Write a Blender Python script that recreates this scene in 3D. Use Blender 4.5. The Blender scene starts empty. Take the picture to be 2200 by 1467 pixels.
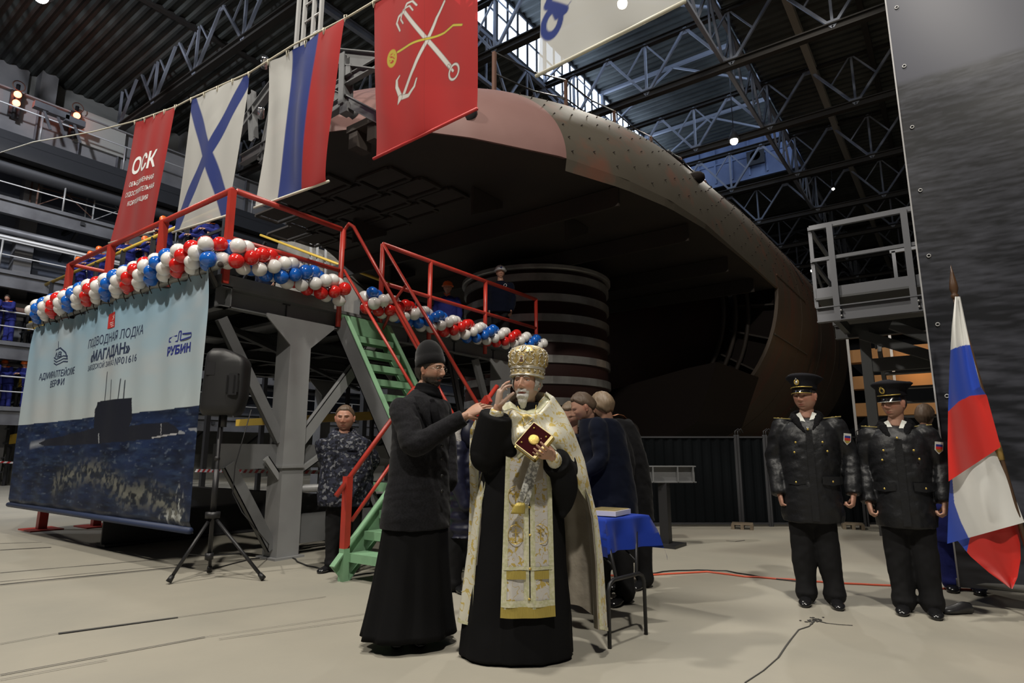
import bpy, bmesh, math, random
import numpy as np
from mathutils import Vector, Matrix, noise
random.seed(7)
SC = bpy.context.scene
COL = SC.collection
PI = math.pi
R = math.radians

# ---------------------------------------------------------------- camera, world, lights
YAW = R(36.0)
PITCH = math.atan(241 / 1309.0)
CAMH = 1.2
cd = bpy.data.cameras.new('camera')
cam = bpy.data.objects.new('camera', cd)
COL.objects.link(cam)
cd.sensor_width = 36.0
cd.lens = 36.0 * 1309 / 2200
cd.clip_end = 300
cam.location = (0, 0, CAMH)
cam.rotation_euler = (PI / 2 + PITCH, 0, YAW)
SC.camera = cam
SC.view_settings.view_transform = 'Standard'
SC.view_settings.look = 'None'
SC.view_settings.gamma = 1
SC.view_settings.exposure = -0.05
SC.cycles.use_denoising = True
SC.cycles.max_bounces = 5
SC.cycles.diffuse_bounces = 3
SC.cycles.sample_clamp_indirect = 4

W = bpy.data.worlds.new('hall_air')
SC.world = W
W.use_nodes = True
W.node_tree.nodes['Background'].inputs[0].default_value = (0.62, 0.72, 1.0, 1)
W.node_tree.nodes['Background'].inputs[1].default_value = 0.020


def lamp(name, loc, tgt, power, color, size=0.35, cone=130, blend=0.6):
    l = bpy.data.lights.new(name, 'SPOT')
    l.energy = power
    l.color = color
    l.shadow_soft_size = size
    l.spot_size = R(cone)
    l.spot_blend = blend
    o = bpy.data.objects.new(name, l)
    COL.objects.link(o)
    o.location = loc
    d = Vector(tgt) - Vector(loc)
    o.rotation_euler = d.to_track_quat('-Z', 'Y').to_euler()
    return o


WARM = (1.0, 0.94, 0.84)
# flood lamps of the hall, high over the space in front of the platform
lamp('flood_light', (-9.0, -4.5, 13.5), (-5, 5, 1), 5200, WARM, 0.3)
lamp('flood_light', (3.5, -3.5, 13.5), (-3, 6, 2), 5600, WARM, 0.3)
lamp('flood_light', (-1.5, 2.0, 15.5), (-2.5, 5, 0), 4600, WARM, 0.35)
lamp('flood_light', (-18.0, -1.0, 15.0), (-24, 8, 7), 6500, (0.86, 0.9, 1.0), 0.4)
lamp('flood_light', (-1.2, 17.0, 17.2), (-5, 20, 5), 1300, WARM, 0.4)

# ---------------------------------------------------------------- camera geometry (pixels of the 2200 x 1467 photograph)
FX = 1309.0
_f = Vector((-math.sin(YAW) * math.cos(PITCH), math.cos(YAW) * math.cos(PITCH), math.sin(PITCH)))
_r = Vector((math.cos(YAW), math.sin(YAW), 0))
_u = _r.cross(_f)
CAM = Vector((0, 0, CAMH))
GF = Vector((-math.sin(YAW), math.cos(YAW), 0))


def ray(px, py):
    return _f + _r * ((px - 1100) / FX) - _u * ((py - 733.5) / FX)


def P(px, py, x=None, y=None, z=None, g=None):
    """point seen at a pixel where it meets the plane x=, y=, z= or ground depth g="""
    d = ray(px, py)
    if x is not None: t = x / d.x
    elif y is not None: t = y / d.y
    elif z is not None: t = (z - CAMH) / d.z
    else: t = g / d.dot(GF)
    return CAM + d * t


# ---------------------------------------------------------------- materials
MATS = {}


def mat(name, col, rough=0.6, metal=0.0, mix=None, bump=None, spec=0.5, emit=None, coat=0.0, sheen=0.0, stretch=(1, 1, 1), vcol=None, trans=0.0, alpha=1.0):
    """mix=(colour2, noise scale, lo, hi); bump=(scale, strength, distance)"""
    if name in MATS: return MATS[name]
    m = bpy.data.materials.new(name)
    m.use_nodes = True
    nt = m.node_tree
    b = nt.nodes['Principled BSDF']
    b.inputs['Base Color'].default_value = (*col, 1)
    b.inputs['Roughness'].default_value = rough
    b.inputs['Metallic'].default_value = metal
    b.inputs['Specular IOR Level'].default_value = spec
    b.inputs['Coat Weight'].default_value = coat
    b.inputs['Sheen Weight'].default_value = sheen
    b.inputs['Transmission Weight'].default_value = trans
    b.inputs['Alpha'].default_value = alpha
    if emit:
        b.inputs['Emission Color'].default_value = (*emit[0], 1)
        b.inputs['Emission Strength'].default_value = emit[1]
    tc = mp = None
    if mix or bump:
        tc = nt.nodes.new('ShaderNodeTexCoord')
        mp = nt.nodes.new('ShaderNodeMapping')
        mp.inputs['Scale'].default_value = stretch
        nt.links.new(tc.outputs['Object'], mp.inputs[0])
    src = None
    if vcol:
        at = nt.nodes.new('ShaderNodeVertexColor')
        at.layer_name = vcol
        src = at.outputs[0]
        nt.links.new(src, b.inputs['Base Color'])
    if mix:
        n = nt.nodes.new('ShaderNodeTexNoise')
        n.inputs['Scale'].default_value = mix[1]
        n.inputs['Detail'].default_value = 6
        nt.links.new(mp.outputs[0], n.inputs[0])
        rr = nt.nodes.new('ShaderNodeValToRGB')
        rr.color_ramp.elements[0].position = mix[2]
        rr.color_ramp.elements[1].position = mix[3]
        rr.color_ramp.elements[0].color = (0, 0, 0, 1)
        nt.links.new(n.outputs[0], rr.inputs[0])
        mx = nt.nodes.new('ShaderNodeMix')
        mx.data_type = 'RGBA'
        nt.links.new(rr.outputs[0], mx.inputs[0])
        mx.inputs[6].default_value = (*col, 1)
        mx.inputs[7].default_value = (*mix[0], 1)
        if src: nt.links.new(src, mx.inputs[6])
        nt.links.new(mx.outputs[2], b.inputs['Base Color'])
    if bump:
        n = nt.nodes.new('ShaderNodeTexNoise')
        n.inputs['Scale'].default_value = bump[0]
        n.inputs['Detail'].default_value = 4
        nt.links.new(mp.outputs[0], n.inputs[0])
        bp = nt.nodes.new('ShaderNodeBump')
        bp.inputs['Strength'].default_value = bump[1]
        bp.inputs['Distance'].default_value = bump[2] if len(bump) > 2 else 0.02
        nt.links.new(n.outputs[0], bp.inputs['Height'])
        nt.links.new(bp.outputs[0], b.inputs['Normal'])
    MATS[name] = m
    return m


# ---------------------------------------------------------------- objects
WM = {}      # world matrix of every object that has children


def tag(o, label=None, cat=None, group=None, kind=None):
    if label: o['label'] = label
    if cat: o['category'] = cat
    if group: o['group'] = group
    if kind: o['kind'] = kind
    return o


def thing(name, label, cat, loc=(0, 0, 0), rz=0.0, group=None):
    o = bpy.data.objects.new(name, None)
    o.empty_display_size = 0.2
    COL.objects.link(o)
    o.location = loc
    o.rotation_euler = (0, 0, rz)
    WM[o] = Matrix.Translation(Vector(loc)) @ Matrix.Rotation(rz, 4, 'Z')
    return tag(o, label, cat, group)


def root_matrix(o):
    return WM.get(o, Matrix.Identity(4))


class MB:
    """collects shapes; build() links them as one mesh object"""
    LOCAL = False      # True while shapes are given in their figure's own coordinates

    def __init__(s):
        s.v = []; s.f = []; s.m = []; s.sm = []

    def add(s, vs, fs, mi=0, smooth=False):
        k = len(s.v)
        s.v.extend([tuple(v) for v in vs])
        s.f.extend([tuple(i + k for i in f) for f in fs])
        s.m.extend([mi] * len(fs))
        s.sm.extend([smooth] * len(fs))
        return s

    def box(s, c, d, rz=0, mi=0, rot=None):
        M = rot if rot is not None else Matrix.Rotation(rz, 3, 'Z')
        vs = [Vector(c) + M @ Vector((x * d[0] / 2, y * d[1] / 2, z * d[2] / 2)) for x in (-1, 1) for y in (-1, 1) for z in (-1, 1)]
        return s.add(vs, [(0, 1, 3, 2), (4, 6, 7, 5), (0, 4, 5, 1), (2, 3, 7, 6), (0, 2, 6, 4), (1, 5, 7, 3)], mi)

    def bx(s, a, b, mi=0):
        return s.box([(a[i] + b[i]) / 2 for i in range(3)], [abs(a[i] - b[i]) for i in range(3)], mi=mi)

    def frame(s, p, q, up=(0, 0, 1)):
        d = (Vector(q) - Vector(p)); L = d.length; d.normalize()
        u = Vector(up)
        if abs(u.dot(d)) > 0.98: u = Vector((0, 1, 0))
        r = d.cross(u).normalized(); u = r.cross(d).normalized()
        return d, r, u, L

    def bar(s, p, q, w, h=None, up=(0, 0, 1), mi=0):
        h = w if h is None else h
        d, r, u, L = s.frame(p, q, up)
        vs = [Vector(a) + r * (x * w / 2) + u * (y * h / 2) for a in (p, q) for x in (-1, 1) for y in (-1, 1)]
        return s.add(vs, [(0, 1, 3, 2), (4, 6, 7, 5), (0, 4, 5, 1), (2, 3, 7, 6), (0, 2, 6, 4), (1, 5, 7, 3)], mi)

    def ibeam(s, p, q, w, h, t=0.02, up=(0, 0, 1), mi=0):
        d, r, u, L = s.frame(p, q, up)
        p = Vector(p); q = Vector(q)
        s.bar(p + u * (h / 2 - t / 2), q + u * (h / 2 - t / 2), w, t, up, mi)
        s.bar(p - u * (h / 2 - t / 2), q - u * (h / 2 - t / 2), w, t, up, mi)
        return s.bar(p, q, t, h - 2 * t, up, mi)

    def chan(s, p, q, w, h, t=0.012, side=1, up=(0, 0, 1), mi=0):
        d, r, u, L = s.frame(p, q, up)
        p = Vector(p); q = Vector(q)
        s.bar(p + u * (h / 2 - t / 2), q + u * (h / 2 - t / 2), w, t, up, mi)
        s.bar(p - u * (h / 2 - t / 2), q - u * (h / 2 - t / 2), w, t, up, mi)
        o = r * (side * (w / 2 - t / 2))
        return s.bar(p + o, q + o, t, h, up, mi)

    def tube(s, pts, rad, n=10, cap=True, mi=0, closed=False, up=(0, 0, 1)):
        pts = [Vector(p) for p in pts]
        N = len(pts)
        rad = [rad] * N if not hasattr(rad, '__len__') else rad
        vs = []; u = None
        for i, p in enumerate(pts):
            a = pts[(i - 1) % N] if (closed or i > 0) else p
            b = pts[(i + 1) % N] if (closed or i < N - 1) else p
            d = (b - a).normalized()
            if u is None:
                u = Vector(up)
                if abs(u.dot(d)) > 0.95: u = Vector((1, 0, 0))
            r = d.cross(u).normalized(); u = r.cross(d).normalized()
            rr = rad[i]
            ra, rb = rr if hasattr(rr, '__len__') else (rr, rr)
            for k in range(n):
                t = 2 * PI * k / n
                vs.append(p + r * (ra * math.cos(t)) + u * (rb * math.sin(t)))
        fs = []
        for i in range(N if closed else N - 1):
            for k in range(n):
                a = i * n + k; b = i * n + (k + 1) % n
                c = ((i + 1) % N) * n + (k + 1) % n; d_ = ((i + 1) % N) * n + k
                fs.append((a, b, c, d_))
        if cap and not closed:
            fs.append(tuple(range(n))[::-1]); fs.append(tuple((N - 1) * n + k for k in range(n)))
        return s.add(vs, fs, mi, True)

    def loft(s, rings, mi=0, cap=True, smooth=True, closed=True):
        """rings: equal-length lists of points"""
        n = len(rings[0]); vs = [p for r_ in rings for p in r_]; fs = []
        for i in range(len(rings) - 1):
            for k in range(n if closed else n - 1):
                fs.append((i * n + k, i * n + (k + 1) % n, (i + 1) * n + (k + 1) % n, (i + 1) * n + k))
        if cap and closed:
            fs.append(tuple(range(n))[::-1]); fs.append(tuple((len(rings) - 1) * n + k for k in range(n)))
        return s.add(vs, fs, mi, smooth)

    def ball(s, c, r, n=12, m=8, mi=0, rot=None):
        r = r if hasattr(r, '__len__') else (r, r, r)
        c = Vector(c); vs = []
        for i in range(m + 1):
            th = PI * i / m
            for k in range(n):
                ph = 2 * PI * k / n
                v = Vector((r[0] * math.sin(th) * math.cos(ph), r[1] * math.sin(th) * math.sin(ph), r[2] * math.cos(th)))
                vs.append(c + (rot @ v if rot is not None else v))
        fs = [(i * n + k, (i + 1) * n + k, (i + 1) * n + (k + 1) % n, i * n + (k + 1) % n) for i in range(m) for k in range(n)]
        return s.add(vs, fs, mi, True)

    def lathe(s, c, prof, n=24, mi=0, rot=None, smooth=True):
        """prof: (radius, height) pairs about +z"""
        c = Vector(c); rings = []
        for r_, z in prof:
            ring = []
            for k in range(n):
                v = Vector((r_ * math.cos(2 * PI * k / n), r_ * math.sin(2 * PI * k / n), z))
                ring.append(c + (rot @ v if rot is not None else v))
            rings.append(ring)
        return s.loft(rings, mi, True, smooth)

    def sheet(s, fn, nu, nv, mi=0, smooth=True, thick=0.0):
        """fn(u, v) -> point, u v in 0..1"""
        g = [[Vector(fn(i / nu, j / nv)) for i in range(nu + 1)] for j in range(nv + 1)]
        vs = [p for row in g for p in row]
        w = nu + 1
        fs = [(j * w + i, j * w + i + 1, (j + 1) * w + i + 1, (j + 1) * w + i) for j in range(nv) for i in range(nu)]
        return s.add(vs, fs, mi, smooth)

    def prism(s, poly, o, ex, ey, depth, mi=0):
        """flat outline (list of 2-d points) in the frame o, ex, ey, given thickness along the normal"""
        o, ex, ey = Vector(o), Vector(ex), Vector(ey)
        nn = ex.cross(ey).normalized() * depth
        n = len(poly)
        a = [o + ex * p[0] + ey * p[1] for p in poly]
        vs = a + [p + nn for p in a]
        fs = [tuple(range(n))[::-1], tuple(range(n, 2 * n))] + [(k, (k + 1) % n, n + (k + 1) % n, n + k) for k in range(n)]
        return s.add(vs, fs, mi)

    def build(s, name, mats, parent=None, local=False, kind=None, label=None, cat=None, group=None, smooth=None):
        me = bpy.data.meshes.new(name)
        vs = s.v
        if parent is not None and not (local or MB.LOCAL):
            inv = root_matrix(parent).inverted()
            vs = [tuple(inv @ Vector(v)) for v in vs]
        me.from_pydata(vs, [], s.f)
        mats = mats if isinstance(mats, (list, tuple)) else [mats]
        for m in mats: me.materials.append(m)
        me.polygons.foreach_set('material_index', s.m)
        me.polygons.foreach_set('use_smooth', s.sm if smooth is None else [smooth] * len(s.f))
        bm = bmesh.new(); bm.from_mesh(me)
        bmesh.ops.recalc_face_normals(bm, faces=bm.faces)
        bm.to_mesh(me); bm.free()
        me.update()
        o = bpy.data.objects.new(name, me)
        COL.objects.link(o)
        if parent is not None:
            o.parent = parent
            WM[o] = root_matrix(parent)
        return tag(o, label, cat, group, kind)


def copy_tree(o, parent=None):
    c = o.copy(); COL.objects.link(c)
    if parent is not None: c.parent = parent
    for ch in list(o.children): copy_tree(ch, c)
    return c


def struct(name, mb, m, **k):
    return mb.build(name, m, kind='structure', **k)
# ================================================================= the hall
M_floor = mat('painted_concrete', (0.335, 0.312, 0.258), 0.55, mix=((0.275, 0.262, 0.222), 0.9, 0.35, 0.75), bump=(7, 0.25, 0.01), spec=0.35)
M_groove = mat('dark_groove', (0.05, 0.048, 0.045), 0.8)
M_rail = mat('steel_rail', (0.30, 0.29, 0.27), 0.4, 0.7)
M_roof = mat('corrugated_roof', (0.070, 0.076, 0.070), 0.55, 0.3, mix=((0.03, 0.034, 0.032), 0.6, 0.4, 0.7))
M_brown = mat('brown_girder', (0.022, 0.018, 0.014), 0.7, mix=((0.02, 0.018, 0.016), 1.5, 0.4, 0.7))
M_web = mat('grey_truss_paint', (0.26, 0.28, 0.33), 0.5, 0.2)
M_conc = mat('concrete_wall', (0.19, 0.19, 0.175), 0.85, mix=((0.07, 0.072, 0.068), 0.7, 0.38, 0.68), bump=(3, 0.4, 0.03), stretch=(1, 0.25, 1))
M_bluewall = mat('blue_grey_panel', (0.12, 0.138, 0.18), 0.6, 0.0, mix=((0.07, 0.08, 0.105), 0.5, 0.4, 0.7))
M_greypanel = mat('grey_panel', (0.22, 0.215, 0.215), 0.6, mix=((0.14, 0.14, 0.145), 0.8, 0.4, 0.7))
M_darkst = mat('dark_steel', (0.035, 0.036, 0.040), 0.6, 0.3)
M_gal = mat('gallery_steel', (0.17, 0.175, 0.19), 0.5, 0.3, mix=((0.10, 0.10, 0.11), 1.2, 0.4, 0.7))
M_galrail = mat('gallery_rail', (0.42, 0.42, 0.42), 0.45, 0.4)
M_rust = mat('rusty_pipe', (0.10, 0.05, 0.035), 0.75)
M_yel = mat('yellow_paint', (0.62, 0.40, 0.05), 0.5)
M_black = mat('black_steel', (0.018, 0.018, 0.02), 0.45, 0.2)
M_glass_day = mat('daylight_glazing', (0.5, 0.6, 0.8), 0.4, emit=((0.62, 0.76, 1.0), 4.2))
M_lampglow = mat('lamp_glow', (1, 1, 1), 0.5, emit=((1.0, 0.95, 0.85), 30))
M_redglow = mat('red_lamp_glow', (1, 0.2, 0.1), 0.5, emit=((1.0, 0.20, 0.08), 9))

# floor
m = MB()
m.add([(-40, -12, 0), (24, -12, 0), (24, 95, 0), (-40, 95, 0)], [(0, 1, 2, 3)])
struct('floor', m, M_floor)


def grooves(y, x0, x1, w, name, label, matl=M_groove, z=0.004, dy=0):
    g = MB(); n = max(2, int(abs(x1 - x0) / 0.5)); pts = []
    for i in range(n + 1):
        x = x0 + (x1 - x0) * i / n
        yy = y + dy * i / n
        pts.append((x, yy))
    rs = MB()
    for i in range(n):
        a, b = pts[i], pts[i + 1]
        rs.add([(a[0], a[1] - w / 2, z), (b[0], b[1] - w / 2, z), (b[0], b[1] + w / 2, z), (a[0], a[1] + w / 2, z)], [(0, 1, 2, 3)])
    o = rs.build(name, matl, kind='structure')
    return o


# crane rails and joints let into the floor along the hall
k = 0
for (p0, p1, w, mm_) in (((0, 1256), (405, 1216), 0.028, M_groove), ((0, 1250), (405, 1211.5), 0.012, M_groove), ((0, 1231), (330, 1203), 0.02, M_groove), ((0, 1258.5), (405, 1218), 0.014, M_rail), ((0, 1182), (110, 1176), 0.03, M_groove),
                         ((0, 1168), (90, 1165), 0.02, M_groove), ((405, 1216), (640, 1196), 0.012, M_groove), ((125, 1362), (382, 1327), 0.030, M_groove), ((382, 1327), (700, 1283), 0.007, M_groove), ((0, 1385), (125, 1362), 0.008, M_groove),
                         ((0, 1452), (440, 1370), 0.012, M_groove), ((440, 1370), (800, 1318), 0.005, M_groove), ((0, 1463), (230, 1420), 0.005, M_groove), ((470, 1375), (800, 1330), 0.006, M_groove), ((640, 1205), (1500, 1130), 0.010, M_groove)):
    k += 1; a_ = P(*p0, z=0); b_ = P(*p1, z=0); g = MB(); n = max(1, int((b_ - a_).length / 0.25)); random.seed(k); z_ = 0.003 + 0.0004 * k
    d_ = (b_ - a_).normalized(); s_ = Vector((-d_.y, d_.x, 0)); vs = []
    for i in range(n + 1):
        c = a_.lerp(b_, i / n) + s_ * random.uniform(-1, 1) * w * 0.12; ww = w * random.uniform(0.35, 0.65)
        vs += [(c.x - s_.x * ww, c.y - s_.y * ww, z_), (c.x + s_.x * ww, c.y + s_.y * ww, z_)]
    g.add(vs, [(2 * i, 2 * i + 1, 2 * i + 3, 2 * i + 2) for i in range(n)]); struct('trim_%d' % k, g, mm_)

# cracks with loose chips in the concrete at the right
cr = MB(); random.seed(3)
for path in ([(1752, 1332), (1738, 1345), (1716, 1352), (1700, 1372), (1688, 1388), (1672, 1412), (1640, 1440), (1600, 1466)], [(1752, 1332), (1775, 1338), (1800, 1341), (1832, 1343)],
             [(1600, 1160), (1580, 1163), (1560, 1161)], [(1250, 1225), (1265, 1232), (1300, 1236)]):
    pp = [P(a, b, z=0.004) for a, b in path]
    for a, b in zip(pp[:-1], pp[1:]):
        cr.bar(a, b, 0.006 + random.random() * 0.006, 0.002)
for j in range(26):
    c = P(1752 + random.gauss(0, 9), 1333 + random.gauss(0, 3), z=0.004)
    cr.box(c, (0.01 + random.random() * 0.015, 0.012, 0.004), random.random() * 3)
struct('trim_20', cr, M_groove)

# ---- roof: corrugated sheets at z = 18 with a glazed lantern over the middle
RZ = 18.0; LX0, LX1 = -13.9, -5.6; LZ = 20.6; Y0, Y1 = -6.0, 92.0


def corrugated(x0, x1, z, y0, y1, slope=0.0):
    mb = MB(); n = int((y1 - y0) / 0.105); xs = [x0, x1]
    vs = []; fs = []
    for j in range(n + 1):
        y = y0 + (y1 - y0) * j / n
        dz = 0.045 * (1 if (j // 2) % 2 else -1)
        vs += [(x0, y, z + dz), (x1, y, z + dz + slope)]
    for j in range(n): fs.append((2 * j, 2 * j + 1, 2 * j + 3, 2 * j + 2))
    mb.add(vs, fs)
    return mb


mb = corrugated(-31, LX0, RZ - 0.6, Y0, Y1, 0.6); o = struct('ceiling', mb, M_roof)
mb = corrugated(LX1, 16, RZ, Y0, Y1, -0.8); struct('ceiling.001', mb, M_roof)
mb = corrugated(LX0, LX1, LZ, Y0, 37.0, 0); struct('ceiling.002', mb, M_roof)
mb = corrugated(LX0, LX1, RZ, 37.0, 46, 0); struct('ceiling.003', mb, M_roof)
mb = corrugated(LX0, LX1, LZ, 46, Y1, 0); struct('ceiling.004', mb, M_roof)

# lantern glazing, pane by pane, on both long sides
wn = 0
for (x, ys) in ((LX0, (6.0, 36.0)), (LX1, (0.0, 36.0))):
    y = ys[0]
    while y < ys[1] - 0.1:
        wn += 1
        a, b = y, min(y + 6.0, ys[1])
        g = MB(); fr = MB(); s_ = 1 if x == LX0 else -1
        npn = 8
        for i in range(npn):
            ya = a + (b - a) * i / npn + 0.06; yb = a + (b - a) * (i + 1) / npn - 0.06
            for za, zb in ((RZ + 0.25, RZ + 1.35), (RZ + 1.43, LZ - 0.2)):
                g.bx((x, ya, za), (x + 0.02 * s_, yb, zb))
            fr.bx((x - 0.04, yb, RZ), (x + 0.06 * s_, yb + 0.12, LZ))
        fr.bx((x - 0.05, a, RZ), (x + 0.07, b, RZ + 0.22)); fr.bx((x - 0.05, a, LZ - 0.18), (x + 0.07, b, LZ)); fr.bx((x - 0.05, a, RZ + 1.36), (x + 0.07, b, RZ + 1.42))
        f = fr.build('window_%d' % wn, M_darkst, kind='structure')
        g.build('pane', M_glass_day, f)
        y += 6.0
M_bluecorr = mat('blue_sheet_wall', (0.17, 0.22, 0.36), 0.5, 0.1, mix=((0.11, 0.14, 0.24), 0.8, 0.4, 0.7))
mb = MB()
for x in (LX0, LX1):
    mb.bx((x - 0.08, 36.0 if x == LX0 else 36.0, RZ), (x + 0.02, Y1, LZ))
struct('wall_lantern_sides', mb, M_bluewall)
mb = MB(); mb.bx((LX0, 36.9, RZ - 0.2), (LX1, 37.1, LZ))
for i in range(9):
    x = LX0 + (LX1 - LX0) * i / 8; mb.bx((x - 0.05, 36.8, RZ), (x + 0.05, 37.0, LZ))
mb.bx((LX0, 36.8, RZ + 1.2), (LX1, 36.9, RZ + 1.3))
struct('wall_lantern_end', mb, M_bluecorr)
v = MB(); c = P(1625, 338, y=36.7)
v.lathe(c, [(0.42, 0), (0.42, 0.25), (0.3, 0.3)], 20, rot=Matrix.Rotation(PI / 2, 3, 'X')); v.box(c + Vector((0, -0.2, -0.1)), (1.0, 0.2, 0.9))
v.build('wall_fan', M_darkst, label='round extractor fan housing on the blue end wall of the roof lantern', cat='fan')


# ---- roof trusses across the hall
def truss(y, x0=-29.23, x1=15.0, zb=15.55, zt=17.85, step=3.4, lbl=None):
    root = thing('roof_truss', lbl or 'steel roof truss crossing the hall with brown chords and pale web bars', 'truss', (x0, y, zb), 0, 'roof trusses')
    ch = MB(); wb = MB(); gp = MB()
    ch.ibeam((x0, y, zb), (x1, y, zb), 0.26, 0.30, 0.05); ch.build('bottom_chord', M_brown, root)
    ch = MB(); ch.ibeam((x0, y, zt), (x1, y, zt), 0.22, 0.22, 0.04); ch.build('top_chord', M_brown, root)
    x = x0; i = 0
    n = int((x1 - x0) / step)
    for i in range(n):
        a = x0 + i * step; b = a + step; c = (a + b) / 2
        wb.bar((a, y, zb), (c, y, zt), 0.10); wb.bar((c, y, zt), (b, y, zb), 0.10); wb.bar((a, y, zb), (a, y, zt), 0.09)
        wb.bar((a + step / 4, y, (zb + zt) / 2), (a, y, zt), 0.06); wb.bar((b - step / 4, y, (zb + zt) / 2), (b, y, zt), 0.06)
        wb.box((a, y, zb + 0.16), (0.5, 0.04, 0.3)); wb.box((c, y, zt - 0.14), (0.4, 0.04, 0.26))
    wb.build('web', M_web, root)
    # over the lantern a raised frame
    lf = MB()
    for x in (LX0 + 0.15, LX1 - 0.15): lf.bar((x, y, zt), (x, y, LZ), 0.12)
    lf.bar((LX0, y, LZ - 0.15), (LX1, y, LZ - 0.15), 0.16)
    xm = (LX0 + LX1) / 2
    lf.bar((LX0, y, RZ), (xm, y, LZ - 0.2), 0.09); lf.bar((LX1, y, RZ), (xm, y, LZ - 0.2), 0.09)
    lf.build('lantern_frame', M_web, root)
    return root


ORD = ('nearest', 'second nearest', 'third nearest', 'fourth nearest', 'fifth nearest', 'sixth nearest', 'seventh nearest', 'eighth nearest', 'ninth nearest', 'tenth nearest', 'eleventh nearest', 'twelfth nearest', 'thirteenth nearest', 'farthest')
for i in range(14):
    truss(4.25 + 5.75 * i, lbl='steel roof truss crossing the hall, %s of the row' % ORD[i])
# long girders along the hall, purlins and bracing
M_pbeam = mat('pale_beam', (0.30, 0.28, 0.24), 0.6)
for x, w, c, lb in ((-3.45, 0.26, M_pbeam, 'pale beam running along under the roof sheets, first right of the lantern'), (-1.3, 0.20, M_brown, 'dark brown beam running along under the roof between pale beam and right wall'),
                (3.2, 0.2, M_brown, 'brown beam running along under the roof near the right wall'), (-17.5, 0.2, M_web, 'pale beam running along under the roof, left of the lantern'), (-22.5, 0.2, M_brown, 'dark beam running along under the roof, nearest to the left wall')):
    g = MB(); g.ibeam((x, Y0, RZ - 0.35), (x, Y1, RZ - 0.35), w, 0.3, 0.05)
    g.build('roof_purlin', c, label=lb, cat='beam')
for x, lb in ((LX1 - 0.14, 'lattice girder along the right edge of the roof lantern'), (LX0 + 0.14, 'lattice girder along the left edge of the roof lantern')):
    root = thing('lattice_girder', lb, 'girder', (x, Y0, 15.7))
    c1 = MB(); c1.bar((x, Y0, 15.75), (x, Y1, 15.75), 0.14); c1.bar((x, Y0, RZ - 0.2), (x, Y1, RZ - 0.2), 0.16); c1.build('chords', M_web, root)
    w_ = MB(); y = 4.25 - 5.75
    while y < 80:
        for j in range(2):
            a = y + j * 2.875
            w_.bar((x, a, 15.75), (x, a + 1.4375, 17.9), 0.09); w_.bar((x, a + 1.4375, 17.9), (x, a + 2.875, 15.75), 0.09); w_.bar((x, a + 1.4375, 15.75), (x, a + 1.4375, 17.9), 0.07)
        y += 5.75
    w_.build('web', M_web, root)
# ---- walls
m = MB(); m.bx((-31.5, -8, 0), (-31, 92, 19)); struct('wall_left', m, M_conc)
m = MB(); m.bx((15, -8, 0), (15.4, 92, 19)); struct('wall_right', m, M_bluewall)
m = MB(); m.bx((-31.5, 92, 0), (15.4, 92.4, 21)); struct('wall_back', m, M_darkst)
# lighter cladding and pilasters on the left wall
m = MB()
m.bx((-31, -8, 3.2), (-30.85, 60, 13.1)); struct('wall_left_panels', m, M_bluewall)
m = MB()
m.bx((-31, -8, 15.9), (-30.8, 7.0, 19)); struct('wall_left_sheet', m, M_greypanel)
for i, y in enumerate((7.6, 13.7, 20, 26, 32, 38)):
    g = MB(); g.bx((-31, y - 0.3, 0), (-30.3, y + 0.3, 18)); g.build('wall_column', M_greypanel, kind='structure')


# ---- crane girder with walkway on the left wall
XG = -29.0
root = thing('crane_girder', 'deep plated crane girder along the left wall with stiffeners', 'girder', (XG, 0, 13.3))
g = MB(); g.bx((XG - 0.04, -6, 13.35), (XG, 60, 15.3)); g.bx((XG - 0.5, -6, 15.3), (XG + 0.25, 60, 15.36)); g.bx((XG - 0.4, -6, 13.3), (XG + 0.35, 60, 13.36))
g.build('web_plate', M_greypanel, root)
for i in range(32):
    g = MB(); g.bx((XG, -2 + i * 1.5, 13.36), (XG + 0.16, -1.96 + i * 1.5, 15.3)); g.build('stiffener', M_gal, root)
g = MB(); g.bx((XG - 0.5, -6, 12.95), (XG + 0.9, 60, 13.3)); g.bx((XG + 0.4, -6, 12.4), (XG + 0.9, 60, 12.98))
g.build('lower_box', M_darkst, root)


def railing(name, label, pts, h=1.05, r=0.025, m_=M_galrail, mids=(0.5,), step=1.5, cat='railing', toe=None, group=None, mp=None, post_r=None):
    """pts: floor points; posts, top rail and mid rails"""
    root = thing(name, label, cat, pts[0], 0, group)
    top = MB(); top.tube([Vector(p) + Vector((0, 0, h)) for p in pts], r, 8); top.build('top_rail', m_, root)
    for f_ in mids:
        q = MB(); q.tube([Vector(p) + Vector((0, 0, h * f_)) for p in pts], r * 0.8, 8); q.build('mid_rail', m_, root)
    for a, b in zip(pts[:-1], pts[1:]):
        a = Vector(a); b = Vector(b); n = max(1, round((b - a).length / step))
        for i in range(n + 1):
            if i == n and b != Vector(pts[-1]): continue
            p = a.lerp(b, i / n); q = MB(); q.tube([p, p + Vector((0, 0, h))], (post_r or r), 8); q.build('post', mp or m_, root)
    if toe:
        q = MB()
        for a, b in zip(pts[:-1], pts[1:]): q.bar(Vector(a) + Vector((0, 0, toe / 2)), Vector(b) + Vector((0, 0, toe / 2)), 0.02, toe)
        q.build('toe_board', m_, root)
    return root


railing('gallery_railing', 'pale pipe railing along the crane girder under the roof, beside the red lamps', [(XG + 0.9, -2, 13.3), (XG + 0.9, 34, 13.3)], 1.05, 0.035, mids=(), step=3)
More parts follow.
